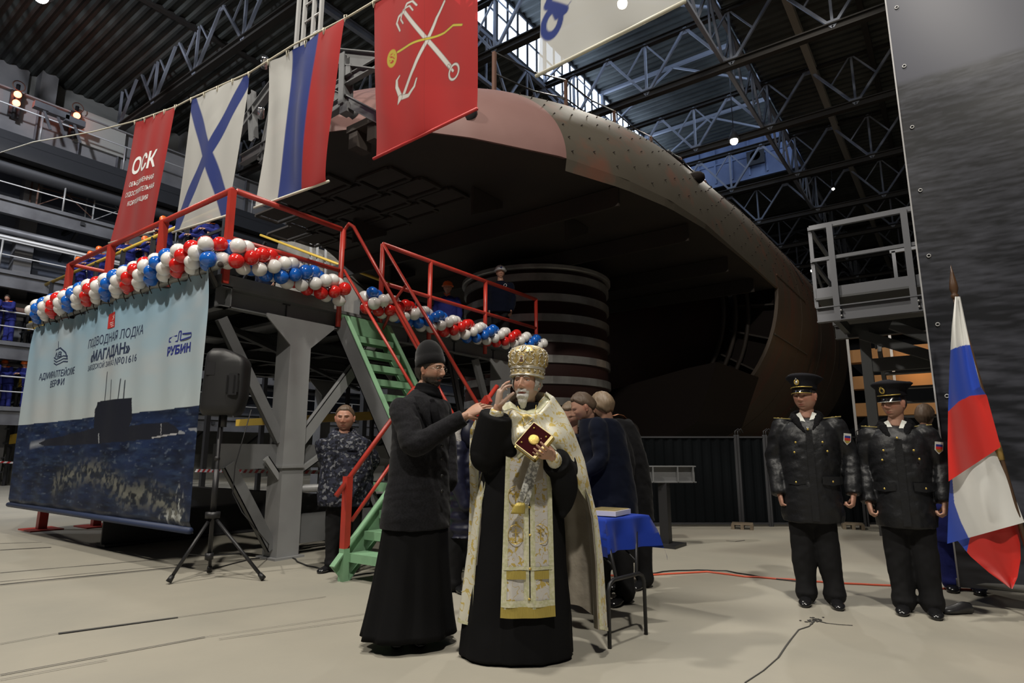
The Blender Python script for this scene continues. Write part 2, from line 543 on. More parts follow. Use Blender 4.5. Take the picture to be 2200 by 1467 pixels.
# warning lamps on the girder
for (px, py, lb) in ((36, 207, 'red signal lamp post on the crane girder, left of the two'), (163, 252, 'red signal lamp post on the crane girder, right of the two')):
    c = P(px, py, x=XG + 0.35)
    root = thing('signal_lamp', lb, 'lamp', c - Vector((0, 0, 0.9)))
    g = MB(); g.tube([c - Vector((0, 0, 0.95)), c + Vector((0, 0, 0.5))], 0.07, 8); g.box(c - Vector((0.1, 0, 0.3)), (0.12, 0.35, 1.1)); g.build('housing', M_black, root)
    for dz in (0.05, -0.32):
        g = MB(); g.ball(c + Vector((0.09, 0, dz)), 0.13, 12, 8); g.build('lens', M_redglow, root)
    g = MB(); g.tube([c + Vector((0.09 + 0.0, 0.2 * math.cos(t), 0.42 + 0.2 * math.sin(t))) for t in np.linspace(0, 2 * PI, 17)[:-1]], 0.02, 6, closed=True); g.build('hoop', M_rust, root)
# floodlight luminaires along the walkway
for px, py, wd in ((95, 232, 'leftmost'), (125, 245, 'middle one'), (160, 262, 'rightmost')):
    c = P(px, py, x=XG + 0.95)
    g = MB(); g.box(c, (0.3, 0.7, 0.25)); g.bar(c - Vector((0, 0, 0.1)), c + Vector((0, 0.3, -0.8)), 0.08); g.build('walkway_floodlight', M_gal, label='grey box floodlight on the walkway pipe by the crane girder, %s of three' % wd, cat='lamp', group='grey floodlights on the crane girder walkway')
g = MB(); c = P(216, 288, x=XG + 0.1)
g.box(c, (0.16, 1.9, 1.5)); g.build('control_cabinet', mat('cabinet_grey', (0.36, 0.36, 0.33), 0.5), label='light grey control cabinet mounted on the crane girder', cat='cabinet')


def gallery(z, y0, y1, x0, x1, name, label, th=0.55):
    root = thing(name, label, 'gallery', (x1, y0, z))
    g = MB(); g.bx((x0, y0, z - 0.12), (x1, y1, z)); g.build('deck', M_gal, root)
    g = MB(); g.ibeam((x1 - 0.1, y0, z - 0.12 - th / 2), (x1 - 0.1, y1, z - 0.12 - th / 2), 0.25, th, 0.03); g.build('edge_beam', M_gal, root)
    for i in range(int((y1 - y0) / 3)):
        q = MB(); q.bar((x0, y0 + i * 3 + 1, z - 1.6), (x1 - 0.2, y0 + i * 3 + 1, z - 0.4), 0.1); q.bar((x0, y0 + i * 3 + 1, z - 0.3), (x1, y0 + i * 3 + 1, z - 0.3), 0.14)
        q.build('bracket', M_darkst, root)
    return root


gallery(10.95, -4, 44, -31, XG + 0.3, 'wall_gallery', 'grey steel gallery on the left wall, upper level below the crane girder')
railing('gallery_railing', 'pale pipe railing of the upper gallery on the left wall', [(XG + 0.25, -3, 10.95), (XG + 0.25, 42, 10.95)], 1.1, 0.035, step=2.2)
gallery(8.05, -4, 44, -31, XG + 0.5, 'wall_gallery', 'grey steel gallery on the left wall, middle level')
railing('gallery_railing', 'pale pipe railing of the middle gallery on the left wall', [(XG + 0.45, -3, 8.05), (XG + 0.45, 42, 8.05)], 1.15, 0.035, step=2.4)
gallery(5.3, -4, 44, -31, XG + 0.9, 'wall_gallery', 'dark steel gallery on the left wall, third level where two workers lean')
railing('gallery_railing', 'pale pipe railing of the third gallery on the left wall', [(XG + 0.85, -3, 5.3), (XG + 0.85, 42, 5.3)], 1.1, 0.03, step=2.4)
gallery(2.9, -4, 44, -31, XG + 0.9, 'wall_gallery', 'dark steel gallery on the left wall, lowest level with orange-helmet workers')
railing('gallery_railing', 'pale pipe railing of the lowest gallery on the left wall', [(XG + 0.85, -3, 2.9), (XG + 0.85, 42, 2.9)], 1.1, 0.03, step=2.4)
# clutter of pipes and scaffolding along the galleries
random.seed(11)
root = thing('scaffolding', 'rusty thin scaffold frames standing on the upper gallery of the left wall', 'scaffold', (XG, 9, 10.95))
for i in range(6):
    y = 7.5 + i * 2.0; g = MB()
    g.bar((XG - 0.3, y, 10.95), (XG - 0.3, y, 12.9), 0.05); g.bar((XG - 1.2, y, 10.95), (XG - 1.2, y, 12.9), 0.05); g.bar((XG - 0.3, y, 11.1), (XG - 0.3, y + 2, 12.7), 0.03); g.bar((XG - 0.3, y, 12.6), (XG - 0.3, y + 2, 11.2), 0.03)
    g.bar((XG - 0.3, y, 12.75), (XG - 0.3, y + 2, 12.75), 0.04); g.bar((XG - 0.3, y, 11.9), (XG - 0.3, y + 2, 11.9), 0.035); g.build('frame', [M_rust, M_galrail][i % 2], root)
for i, (z, r_, x) in enumerate(((9.75, 0.14, XG - 0.2), (9.45, 0.09, XG - 0.1), (7.0, 0.35, XG - 1.2), (6.65, 0.12, XG), (4.5, 0.12, XG + 0.1), (12.2, 0.3, XG + 0.1))):
    g = MB(); g.tube([(x, -4, z), (x, 44, z)], r_, 12)
    g.build('wall_pipe', [M_gal, M_galrail, M_conc, M_rust, M_gal, M_darkst][i], label=['grey pipe', 'thin pale pipe', 'wide grey concrete-coloured duct', 'rust-brown pipe', 'thin grey pipe', 'dark round duct'][i] + ' along the left wall ' + ['just below the upper gallery', 'under the grey pipe below the upper gallery', 'below the middle gallery', 'under the middle gallery edge', 'between the two lowest galleries', 'hung below the crane girder'][i], cat='pipe')
# diagonal struts between column and roof in the dark corner
for (a, b, wd) in (((190, 5), (352, 200), 'steep one falling to the right above the leftmost flag'), ((352, 200), (480, 130), 'short one rising to the right above the diagonal-cross flag'), ((60, 40), (480, 115), 'long flattest one'), ((540, 60), (590, 260), 'near-vertical one beside the striped flag')):
    pa, pb = P(*a, y=13.6), P(*b, y=13.6)
    g = MB(); g.bar(pa, pb, 0.22); g.build('roof_strut', M_darkst, label='dark roof-corner strut, ' + wd, cat='beam', group='dark struts in the roof corner')

# ---- hall lamps seen in the picture
for (px, py, z, r_, lb) in ((1577, 303, 15.0, 0.17, 'bright high-bay lamp hanging from the truss above the submarine'), (1337, 8, 15.0, 0.16, 'bright high-bay lamp shining behind the white flag'),
                        (88, -8, 15.0, 0.2, 'bright high-bay lamp at the top left under the roof'), (1745, 581, 15.9, 0.12, 'small far high-bay lamp seen through the grey gantry railing'), (1790, 406, 15.9, 0.07, 'tiny far lamp in the dark truss field right of the submarine')):
    c = P(px, py, z=z)
    root = thing('hanging_lamp', lb, 'lamp', c)
    g = MB(); g.ball(c, r_, 16, 10); g.build('bulb', M_lampglow, root)
    g = MB(); g.lathe(c + Vector((0, 0, 0.1)), [(r_ * 1.6, -0.05), (r_ * 0.6, 0.35), (0.05, 0.5)], 16); g.build('shade', M_darkst, root)
    g = MB(); g.tube([c + Vector((0, 0, 0.5)), c + Vector((0, 0, (LZ - 0.05 if LX0 < c.x < LX1 and not 37 < c.y < 46 else RZ - 0.1) - c.z))], 0.02, 6); g.build('hanger', M_darkst, root)
    if r_ > 0.15:
        l = bpy.data.lights.new('hanging_lamp_light', 'SPOT'); l.energy = 1400; l.color = WARM; l.shadow_soft_size = 0.25; l.spot_size = R(150)
        lo = bpy.data.objects.new('hanging_lamp_light', l); COL.objects.link(lo); lo.location = c - Vector((0, 0, 0.3))

# ================================================================= the submarine
HX, HZ, HR = -8.93, 6.15, 4.95
YT, YL = 5.22, 7.43      # bow tip and length of the rounded bow
YC, YE = 19.2, 33.2     # where the open bow ends / where the plated hull ends
YP = 8.3                # pink part ends
ZE = 6.12               # lower edge of the open bow
M_pink = mat('pink_primer', (0.165, 0.092, 0.083), 0.6, mix=((0.125, 0.066, 0.060), 0.5, 0.4, 0.7), bump=(1.2, 0.25, 0.05), spec=0.3)
M_hull = mat('weathered_hull', (0.060, 0.051, 0.038), 0.65, mix=((0.100, 0.046, 0.030), 1.1, 0.54, 0.68), bump=(2.0, 0.3, 0.03), spec=0.3)
M_hull2 = mat('streaked_hull', (0.070, 0.052, 0.038), 0.6, mix=((0.11, 0.045, 0.032), 0.9, 0.5, 0.7), bump=(2, 0.3, 0.03), stretch=(0.4, 2.5, 0.3), spec=0.3)
M_under = mat('shade_brown_primer', (0.024, 0.017, 0.012), 0.7, mix=((0.014, 0.010, 0.008), 0.8, 0.4, 0.7))  # brown primer darkened so its colour holds the shade under the hull
M_dkun = mat('deep_shade_brown_primer', (0.008, 0.005, 0.004), 0.8, spec=0.2)  # darker copy of the brown primer; shade on tank and bulkhead put into colour
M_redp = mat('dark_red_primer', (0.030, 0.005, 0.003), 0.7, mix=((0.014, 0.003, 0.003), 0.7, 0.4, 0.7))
M_seam = mat('seam', (0.03, 0.022, 0.018), 0.8)
M_ringst = mat('bare_steel_ring', (0.36, 0.35, 0.33), 0.3, 0.45, mix=((0.22, 0.21, 0.20), 2, 0.4, 0.7))


def hs(y):
    u = max(0.0, (YT + YL - y) / YL)
    return math.sqrt(max(0, 1 - u * u)), max(0, 1 - u ** 2.2) ** (1 / 2.2)


def hz(y):
    return float(np.interp(y, [5, 8, 10, 12, 16, 20, 26], [2.45, 2.75, 3.05, 3.45, 4.15, 4.7, 4.95]))


def hullpt(y, a, dr=0.0):
    s_, sz = hs(y)
    if math.cos(a) < 0 and y < YC:
        s_ = float(np.interp(y, [5.22, 5.6, 6.3, 8.4, 9.5, 11.4, 12.65], [0, 0.15, 1.20, 2.87, 3.54, 4.9, 4.95])) / HR
    elif y < 12.65:
        s_ = float(np.interp(y, [5.22, 5.26, 5.36, 5.6, 5.9, 6.81, 8.18, 9.6, 11, 12.65], [0, 0.85, 1.45, 2.0, 2.42, 3.17, 4.0, 4.5, 4.8, 4.95])) / HR
    if a < 0 and y >= YC: rz_ = HR
    else: rz_ = hz(y) * sz
    z0 = HZ
    if y < YC: z0 = ZE
    n = Vector((math.cos(a), 0, math.sin(a)))
    return Vector((HX + (HR * s_ + dr) * math.cos(a), y, z0 + (rz_ + dr) * math.sin(a)))


def ysamp(y0, y1, n):
    if y0 <= YT + 0.01:
        return [YT + 0.002 + (y1 - YT) * (i / n) ** 2 for i in range(n + 1)]
    return [y0 + (y1 - y0) * i / n for i in range(n + 1)]


sub = thing('submarine', 'huge unfinished submarine hull with pink primed bow and open underside', 'submarine', (HX, YT, 0))
AN = 64


def shell(y0, y1, n, th=0.06, a0=0.0, a1=PI):
    mb = MB(); ys = ysamp(y0, y1, n)
    rings = [[hullpt(y, a0 + (a1 - a0) * k / AN) for k in range(AN + 1)] for y in ys]
    mb.loft(rings, cap=False, closed=False)
    ri = [[hullpt(y, a0 + (a1 - a0) * k / AN, -th) for k in range(AN + 1)] for y in ys]
    mb.loft(ri, cap=False, closed=False)
    for k in (0, AN):
        mb.loft([[a[k] for a in rings], [a[k] for a in ri]], cap=False, closed=False, smooth=False)
    return mb


shell(YT, YP, 40).build('bow_casing', M_pink, sub)
shell(YP, YC, 40).build('upper_hull', M_hull, sub)
# drop of the starboard edge behind the pink part
mb = MB(); rings = []
for y in ysamp(YP, YC, 30):
    rings.append([hullpt(y, 0.0) + Vector((0.0, 0, 0)), hullpt(y, 0) - Vector((0.03, 0, 0.22 * max(0.15, 1 - (y - YP) / 9)))])
mb.loft(rings, cap=False, closed=False, smooth=False); mb.build('edge_strip', M_hull, sub)
# full rings aft of the opening
seg = [(YC, 22.6, M_hull2), (22.64, 26.2, M_hull2), (26.24, 29.6, M_hull2), (29.66, YE, M_hull2)]
for (ya, yb, mt) in seg:
    mb = MB(); n = 10
    for dr in (0, -0.10):
        mb.loft([[hullpt(y, 2 * PI * k / 96, dr) for k in range(96)] for y in [ya + (yb - ya) * i / n for i in range(n + 1)]], cap=False)
    for y in (ya, yb): mb.loft([[hullpt(y, 2 * PI * k / 96, dr) for k in range(96)] for dr in (0, -0.10)], cap=False, smooth=False)
    mb.build('hull_section', mt, sub)
for y in (22.62, 26.22, 29.63):
    mb = MB(); mb.loft([[hullpt(y + d, 2 * PI * k / 96, -0.04) for k in range(96)] for d in (-0.05, 0.05)], cap=False); mb.build('joint_ring', M_seam, sub)
# aft body beyond
mb = MB(); mb.loft([[Vector((HX + r_ * math.cos(2 * PI * k / 64), y, HZ + r_ * math.sin(2 * PI * k / 64))) for k in range(64)] for y, r_ in ((YE, 3.4), (60, 3.2))], cap=True); mb.build('pressure_hull', M_under, sub)
# weld seams and welded strips on the starboard side
for z, ya, yb in ((4.75, YC, 24.0), (2.9, 25.5, 33), (6.6, YC, 23.5), (7.6, 26.3, 33)):
    a = math.asin((z - HZ) / HR); mb = MB()
    for i in range(12):
        p, q = [hullpt(ya + (yb - ya) * t, a, 0.01) for t in (i / 12, (i + 1) / 12)]
        mb.bar(p, q, 0.02, 0.05)
    mb.build('weld_seam', M_hull, sub)
a = 0.52
for ya in (9.0, 21):
    pass
# openings cut in the side plates
for (a, y, w, h) in ((0.42, 24.3, 0.5, 1.4), (0.10, 30.8, 0.35, 3.4)):
    mb = MB(); 
    mb.sheet(lambda u, v: hullpt(y + (u - 0.5) * w, a + (v - 0.5) * h / HR, 0.012), 4, 12); mb.build('side_opening', M_seam, sub)
# horizontal underside of the open bow
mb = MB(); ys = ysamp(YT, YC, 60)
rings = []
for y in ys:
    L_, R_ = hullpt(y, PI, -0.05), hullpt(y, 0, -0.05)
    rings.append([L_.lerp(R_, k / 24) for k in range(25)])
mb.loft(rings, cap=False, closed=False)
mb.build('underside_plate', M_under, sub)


def zun(x, y):
    L_, R_ = hullpt(y, PI, -0.05), hullpt(y, 0, -0.05)
    t = (x - L_.x) / max(0.01, R_.x - L_.x)
    return L_.z + (R_.z - L_.z) * t


# lattice of flood openings in the underside plate near the tip
for i, (u, vv) in enumerate([(a_, b_) for a_ in range(5) for b_ in range(4)]):
    x = -11.9 + u * 0.95 + vv * 0.15; y = 7.0 + vv * 0.62 - 0.16 * u
    if y < YT + 1.2 or abs(x - HX) > HR * hs(y)[0] - 0.5: continue
    z = zun(x, y) - 0.02
    mb = MB(); mb.bx((x - 0.36, y - 0.2, z - 0.005), (x + 0.36, y + 0.2, z)); mb.build('flood_opening', M_seam, sub)
    mb = MB()
    for (ax, ay, bx_, by) in ((-0.4, -0.26, 0.4, -0.26), (-0.4, 0.26, 0.4, 0.26), (-0.44, -0.26, -0.44, 0.26), (0.44, -0.26, 0.44, 0.26)):
        mb.bar((x + ax, y + ay, z - 0.02), (x + bx_, y + by, z - 0.02), 0.07, 0.04)
    mb.build('opening_frame', M_under, sub)
# frames, brackets under the plate
for y in (9.8, 12.4, 15.2, 17.6):
    w_ = HR * hs(y)[0] - 0.3; mb = MB(); mb.bx((HX - w_, y - 0.03, ZE - 0.4), (HX + w_, y + 0.03, ZE - 0.02)); mb.build('frame_rib', M_under, sub)
for (x, y) in ((-6.9, 8.2), (-6.2, 10.4), (-9.9, 7.9), (-11.6, 10.5)):
    mb = MB(); mb.prism([(0, 0), (0.9, 0), (0.9, -0.12), (0, -0.55)], (x, y, zun(x, y) - 0.02), (0, 1, 0), (0, 0, 1), 0.06); mb.build('bracket', M_under, sub)
# inner bulkheads and rings in the opening
ci = Vector((-9.2, 0, 5.75)); ri = 3.55
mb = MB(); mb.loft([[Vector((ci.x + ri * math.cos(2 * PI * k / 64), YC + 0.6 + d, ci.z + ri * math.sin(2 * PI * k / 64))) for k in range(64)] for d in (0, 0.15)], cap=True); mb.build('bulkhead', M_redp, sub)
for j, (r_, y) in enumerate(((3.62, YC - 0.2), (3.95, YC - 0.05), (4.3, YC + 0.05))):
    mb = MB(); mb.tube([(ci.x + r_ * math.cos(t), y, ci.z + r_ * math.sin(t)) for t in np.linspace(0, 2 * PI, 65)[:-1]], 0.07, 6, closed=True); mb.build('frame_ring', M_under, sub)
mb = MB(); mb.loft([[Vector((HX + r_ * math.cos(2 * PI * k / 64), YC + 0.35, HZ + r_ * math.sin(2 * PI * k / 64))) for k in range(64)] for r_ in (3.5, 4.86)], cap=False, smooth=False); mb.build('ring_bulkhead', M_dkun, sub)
for k in range(14):
    a_ = -1.2 + k * 0.22; mb = MB(); c, s_ = math.cos(a_), math.sin(a_)
    mb.bar((HX + 3.6 * c, YC + 0.2, HZ + 3.6 * s_), (HX + 4.8 * c, YC + 0.2, HZ + 4.8 * s_), 0.05, 0.3, up=(0, 1, 0)); mb.build('radial_web', M_under, sub)
# lower tank block under the pressure hull
mb = MB(); pts = [(-7.9, 2.95), (-5.6, 3.4), (-4.8, 3.5), (-5.4, 2.0), (-6.6, 1.35), (-7.9, 1.22)]
n = len(pts); mb.add([(x, y, z) for y in (15.5, YC + 0.3) for x, z in pts], [tuple(range(n))[::-1], tuple(range(n, 2 * n))] + [(k, (k + 1) % n, n + (k + 1) % n, n + k) for k in range(n)])
mb.build('lower_tank', M_dkun, sub)
mb = MB(); mb.tube([(-7.3, 15.49, 1.75), (-7.3, 15.45, 1.75)], 0.32, 24); mb.build('tube_mouth', M_seam, sub)
# sonar cylinder hanging under the open bow, ringed like a barrel
SX, SY, SR = -8.93, 13.4, 1.95
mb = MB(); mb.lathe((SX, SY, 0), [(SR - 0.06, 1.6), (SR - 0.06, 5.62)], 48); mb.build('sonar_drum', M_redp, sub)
for i in range(8):
    z = 1.9 + i * 0.5; mb = MB(); mb.lathe((SX, SY, 0), [(SR - 0.1, z - 0.09), (SR, z - 0.09), (SR, z + 0.09), (SR - 0.1, z + 0.09)], 48, smooth=False); mb.build('drum_ring', M_ringst, sub)
mb = MB(); mb.lathe((SX, SY, 0), [(SR + 0.03, 5.6), (SR + 0.06, 5.62), (SR + 0.06, 5.70), (SR - 0.1, 5.72)], 48, smooth=False); mb.build('drum_rim', M_ringst, sub)
mb = MB(); mb.lathe((SX, SY, 0), [(1.1, 5.6), (0.85, 5.85), (1.2, 6.1)], 32); mb.build('drum_neck', M_under, sub)
# round ports in the pink casing
for (px, py, rr) in ((748, 240, 0.20), (997, 240, 0.20)):
    best = None
    for i in range(400):
        y = YT + 0.05 + 3.3 * i / 400
        for k in range(120):
            p = hullpt(y, PI * k / 119); q = p - CAM; w_ = q.dot(_f)
            e = (1100 + FX * q.dot(_r) / w_ - px) ** 2 + (733.5 - FX * q.dot(_u) / w_ - py) ** 2
            if q.dot(p - Vector((HX, 10, HZ))) < 0 and (best is None or e < best[0]): best = (e, p)
    p = best[1]; nrm = Vector(((p.x - HX), -6, (p.z - HZ) * 1.5)).normalized()
    mb = MB(); mb.tube([p - nrm * 0.15, p + nrm * 0.02], rr, 24); mb.build('round_port', M_black, sub)
# fairlead bracket at the lower edge and small fitting
mb = MB(); p = P(793, 275, y=5.25)
mb.box(p, (0.62, 0.3, 0.10)); mb.box(p - Vector((0.18, 0, 0.15)), (0.18, 0.26, 0.3)); mb.box(p - Vector((-0.2, 0, 0.15)), (0.16, 0.26, 0.3)); mb.build('fairlead', M_seam, sub)
# welded studs scattered over the plates
st = MB(); st.lathe((0, 0, 0), [(0.011, -0.01), (0.011, 0.024), (0.016, 0.024), (0.016, 0.032)], 6, rot=Matrix.Rotation(PI / 2, 3, 'Y')); st0 = None; rest = MB(); cnt = 0
random.seed(5)
sp = []
for j in range(50):
    y = YP + 0.12 + j * 0.50
    for k in range(12):
        a = 0.07 + k * 0.115 + (0.057 if j % 2 else 0) + random.uniform(-0.01, 0.01)
        if y > YE: continue
        sp.append((y, a))
for (y, a) in sp:
    p = hullpt(y, a); nrm = Vector((math.cos(a), 0, math.sin(a)))
    rot = Vector((1, 0, 0)).rotation_difference(nrm).to_matrix()
    if cnt < 99:
        if st0 is None:
            st0 = st.build('stud', M_seam, sub, local=True); o = st0
        else:
            o = st0.copy(); COL.objects.link(o)
        o.location = root_matrix(sub).inverted() @ p; o.rotation_euler = rot.to_euler(); cnt += 1
    else:
        rest.lathe(p, [(0.011, -0.01), (0.011, 0.024), (0.016, 0.024), (0.016, 0.032)], 5, rot=rot @ Matrix.Rotation(PI / 2, 3, 'Y'))
rest.build('small_studs', M_seam, sub, kind='stuff')
def surf(px, py):
    """hull surface point seen at a pixel"""
    best = None
    for i in range(240):
        y = YP + 14 * i / 240
        for k in range(60):
            p = hullpt(y, PI * 0.55 * k / 59, 0.03); q = p - CAM; w_ = q.dot(_f); e = (1100 + FX * q.dot(_r) / w_ - px) ** 2 + (733.5 - FX * q.dot(_u) / w_ - py) ** 2
            if best is None or e < best[0]: best = (e, p)
    return best[1]


for pts, r_ in (([(1440, 318), (1455, 335), (1465, 352), (1478, 372), (1490, 384), (1500, 380), (1492, 364)], 0.035), ([(1450, 322), (1462, 340), (1476, 356), (1492, 372)], 0.03)):
    mb = MB(); mb.tube([surf(*q) for q in pts], r_, 8); mb.build('cable_bundle', M_black, sub)
mb = MB(); mb.ball(surf(1496, 382), (0.2, 0.2, 0.14), 12, 8); mb.build('cable_sack', M_dkun, sub)
# safety posts and ropes on top of the hull
mb = MB(); prev = None
for j in range(9):
    y = 9.2 + j * 2.6; a = 1.15
    p = hullpt(y, a); t = p + Vector((0, 0, 1.05))
    q = MB(); q.bar(p - Vector((0, 0, 0.05)), t, 0.07); q.build('deck_post', M_rust, sub)
    if prev is not None:
        q = MB(); q.tube([prev, prev.lerp(t, 0.5) - Vector((0, 0, 0.12)), t], 0.02, 6); q.build('deck_rope', M_black, sub)
        q = MB(); q.tube([prev - Vector((0, 0, 0.5)), prev.lerp(t, 0.5) - Vector((0, 0, 0.6)), t - Vector((0, 0, 0.5))], 0.02, 6); q.build('deck_rope', M_black, sub)
    prev = t
# keel blocks carrying the hull
for y, wd in ((20.5, 'nearest'), (24, 'second nearest'), (27.5, 'third nearest'), (31, 'farthest')):
    g = MB(); g.bx((HX - 1.4, y - 0.5, 0), (HX + 1.4, y + 0.5, 0.85)); g.bx((HX - 1.1, y - 0.4, 0.85), (HX + 1.1, y + 0.4, 1.22)); g.build('keel_block', M_darkst, label='dark block carrying the submarine hull, %s of four' % wd, cat='block', group='keel blocks under the submarine')
# ================================================================= the speaking platform
M_pgrey = mat('platform_grey', (0.185, 0.19, 0.195), 0.45, 0.25, mix=((0.13, 0.132, 0.135), 1.5, 0.4, 0.7), bump=(12, 0.12, 0.004))
M_plight = mat('column_grey', (0.30, 0.305, 0.31), 0.42, 0.15, mix=((0.25, 0.25, 0.255), 2.0, 0.4, 0.7), bump=(14, 0.1, 0.003))
M_red = mat('red_railing_paint', (0.42, 0.035, 0.022), 0.38, mix=((0.30, 0.03, 0.02), 3, 0.45, 0.7))
M_green = mat('mint_green_paint', (0.20, 0.37, 0.22), 0.5, mix=((0.155, 0.29, 0.175), 4, 0.45, 0.7))
XP, YPF, XL, YB = -6.5, 3.42, -12.0, 9.9
plat = thing('platform', 'grey steel speaking platform on tall box columns, railed in red', 'platform', (XP, YPF, 0))
g = MB(); g.bx((XL, YPF, 3.04), (XP, YB, 3.08)); g.build('deck', M_pgrey, plat)
for a, b in (((XP - 0.07, YPF, 2.96), (XP - 0.07, YB, 2.96)), ((XL, YPF + 0.07, 2.96), (XP, YPF + 0.07, 2.96)), ((XL, YB - 0.07, 2.96), (XP, YB - 0.07, 2.96)), ((XL + 0.07, YPF, 2.96), (XL + 0.07, YB, 2.96))):
    g = MB(); s_ = 1; g.chan(Vector(a) - Vector((0, 0, 0.02)), Vector(b) - Vector((0, 0, 0.02)), 0.12, 0.24, 0.014, side=-1); g.build('edge_channel', M_pgrey, plat)
for a, b in (((XP, YPF, 3.13), (XP, 4.95, 3.13)), ((XP, 5.95, 3.13), (XP, YB, 3.13)), ((XL, YPF, 3.13), (XP, YPF, 3.13))):
    g = MB(); g.bar(a, b, 0.012, 0.12); g.build('kick_plate', M_pgrey, plat)
for i in range(6):
    y = YPF + 0.9 + i * 1.05; g = MB(); g.ibeam((XL, y, 2.93), (XP - 0.1, y, 2.93), 0.1, 0.2, 0.012); g.build('floor_joist', M_darkst, plat)
for x in (-7.9, -9.3, -10.7):
    g = MB(); g.ibeam((x, YPF, 2.8), (x, YB, 2.8), 0.1, 0.16, 0.012); g.build('floor_joist', M_darkst, plat)
for j, (a, b) in enumerate((((-11.9, 3.6), (-8.6, 9.6)), ((-7, 3.8), (-11.5, 9.6)))):
    g = MB(); g.bar((a[0], a[1], 2.7), (b[0], b[1], 2.7), 0.07); g.build('cross_brace', M_darkst, plat)
# columns with gussets and knee braces
for ci_, (x, y) in enumerate(((-6.62, 4.47), (-6.62, 8.75), (-9.3, 8.75), (-11.7, 8.75))):
    g = MB(); w = 0.29 if ci_ == 0 else 0.26
    g.box((x, y, 1.42), (w, w, 2.84), rz=0.0); g.box((x, y, 0.012), (w + 0.1, w + 0.1, 0.024)); g.box((x, y, 1.05), (w + 0.05, w + 0.05, 0.03)); g.build('column', M_plight, plat)
    for s_ in (-1, 1):
        q = MB(); q.prism([(0, 0), (0.34, 0.3), (0.34, 0.34), (0, 0.34)], (x + w / 2 - 0.02, y + s_ * w / 2, 2.50), (0, s_, 0), (0, 0, 1), 0.02 * s_); q.build('gusset', M_plight, plat)
for a, b, w, t in (((-6.6, 3.5, 2.7), (-6.6, 4.35, 1.35), 0.12, M_pgrey), ((-6.6, 5.75, 2.78), (-6.6, 4.62, 1.35), 0.14, M_plight), ((-6.6, 3.72, 1.08), (-6.6, 4.33, 0.12), 0.13, M_pgrey),
                   ((-6.6, 8.0, 2.8), (-6.6, 8.6, 1.4), 0.12, M_pgrey), ((-6.6, 7.35, 2.82), (-6.6, 8.05, 0.6), 0.10, M_darkst), ((-6.55, 4.6, 0.98), (-6.55, 4.9, 1.17), 0.07, M_plight), ((-6.55, 4.34, 0.92), (-6.55, 4.15, 1.15), 0.07, M_plight)):
    g = MB(); g.chan(a, b, w, w * 0.6, 0.012, up=(1, 0, 0)); g.build('knee_brace', t, plat)
for z, h, a, b, mt in ((1.17, 0.28, 3.6, 4.34, M_pgrey), (1.17, 0.28, 4.62, 9.7, M_pgrey), (0.30, 0.34, 4.62, 8.6, M_pgrey)):
    g = MB(); g.bar((-6.66, a, z), (-6.66, b, z), 0.1, h); g.build('tie_beam', mt, plat)
g = MB(); g.tube([(-6.55, 4.62, 0.78), (-6.55, 8.6, 0.78)], 0.05, 10); g.build('tie_pipe', M_plight, plat)
g = MB(); g.ibeam((-16, 5.6, 0.42), (-6.7, 5.6, 0.42), 0.2, 0.42, 0.03); g.build('base_beam', M_darkst, plat)
g = MB(); g.ibeam((-9.2, 3.55, 0.22), (-9.2, 9, 0.22), 0.25, 0.42, 0.03); g.build('base_beam', M_darkst, plat)
g = MB(); g.bar((-12.5, 7.2, 1.85), (-6.8, 7.2, 1.85), 0.1, 0.14); g.build('yellow_beam', M_yel, plat, label='yellow beam')
for k in range(7):
    x = -12 + k * 0.85; g = MB(); g.bar((x, 9.0, 0), (x, 9.0, 2.8), 0.07); g.bar((x, 9.0, 0.2), (x + 0.8, 9.0, 1.3), 0.04); g.build('rear_frame', M_darkst, plat)
# red posts standing under the left end
for (px, py, lb) in ((88, 1138, 'short red post on a base plate under the left end of the submarine banner'), (200, 1132, 'short red post on a base plate behind the middle of the submarine banner')):
    c = P(px, py, z=0); c.y = max(c.y, 3.75)
    if px > 150: c = P(205, 1131, z=0)
    root = thing('red_post', lb, 'post', c); g = MB(); g.bar(c + Vector((0, 0, 0.02)), c + Vector((0.05, 0, 2.9)), 0.12); g.build('shaft', M_red, root); g = MB(); g.box(c + Vector((0, 0, 0.01)), (0.55, 0.45, 0.02)); g.build('foot_plate', M_red, root)

# railings (front, right, and beyond the stair)
rr = thing('red_railing', 'red pipe railing along the front of the platform above the submarine banner', 'railing', (-6.5, 3.45, 3.08))
zt_, zm_ = 4.2, 3.62
g = MB(); g.tube([(-11.3, 3.45, zt_), (-6.5, 3.45, zt_)], 0.035, 10); g.build('top_rail', M_red, rr)
g = MB(); g.tube([(-11.3, 3.45, zm_ - 0.1), (-6.5, 3.45, zm_)], 0.03, 10); g.build('mid_rail', M_red, rr)
for x in (-11.3, -9.75, -8.15, -6.5):
    g = MB(); g.bar((x, 3.45, 3.08), (x, 3.45, zt_), 0.07 if x > -7 else 0.085); g.build('post', M_red, rr)
rs_ = thing('red_railing', 'red pipe railing along the left side of the platform', 'railing', (-11.3, 3.45, 3.08))
g = MB(); g.tube([(-11.3, 3.5, zt_), (-11.3, 8.0, zt_)], 0.033, 10); g.build('top_rail', M_red, rs_)
g = MB(); g.bar((-11.3, 8.0, 3.08), (-11.3, 8.0, zt_), 0.07); g.build('post', M_red, rs_)
rr = thing('red_railing', 'red pipe railing between the front corner of the platform and the stair head', 'railing', (-6.5, 4.2, 3.08))
for z, r_ in ((zt_, 0.035), (zm_, 0.03)):
    g = MB(); g.tube([(-6.5, 3.5, z), (-6.5, 5.0, z)], r_, 10); g.build('top_rail' if z == zt_ else 'mid_rail', M_red, rr)
g = MB(); g.tube([(-6.5, 5.03, 2.85), (-6.5, 5.03, zt_)], 0.035, 10); g.build('post', M_red, rr)
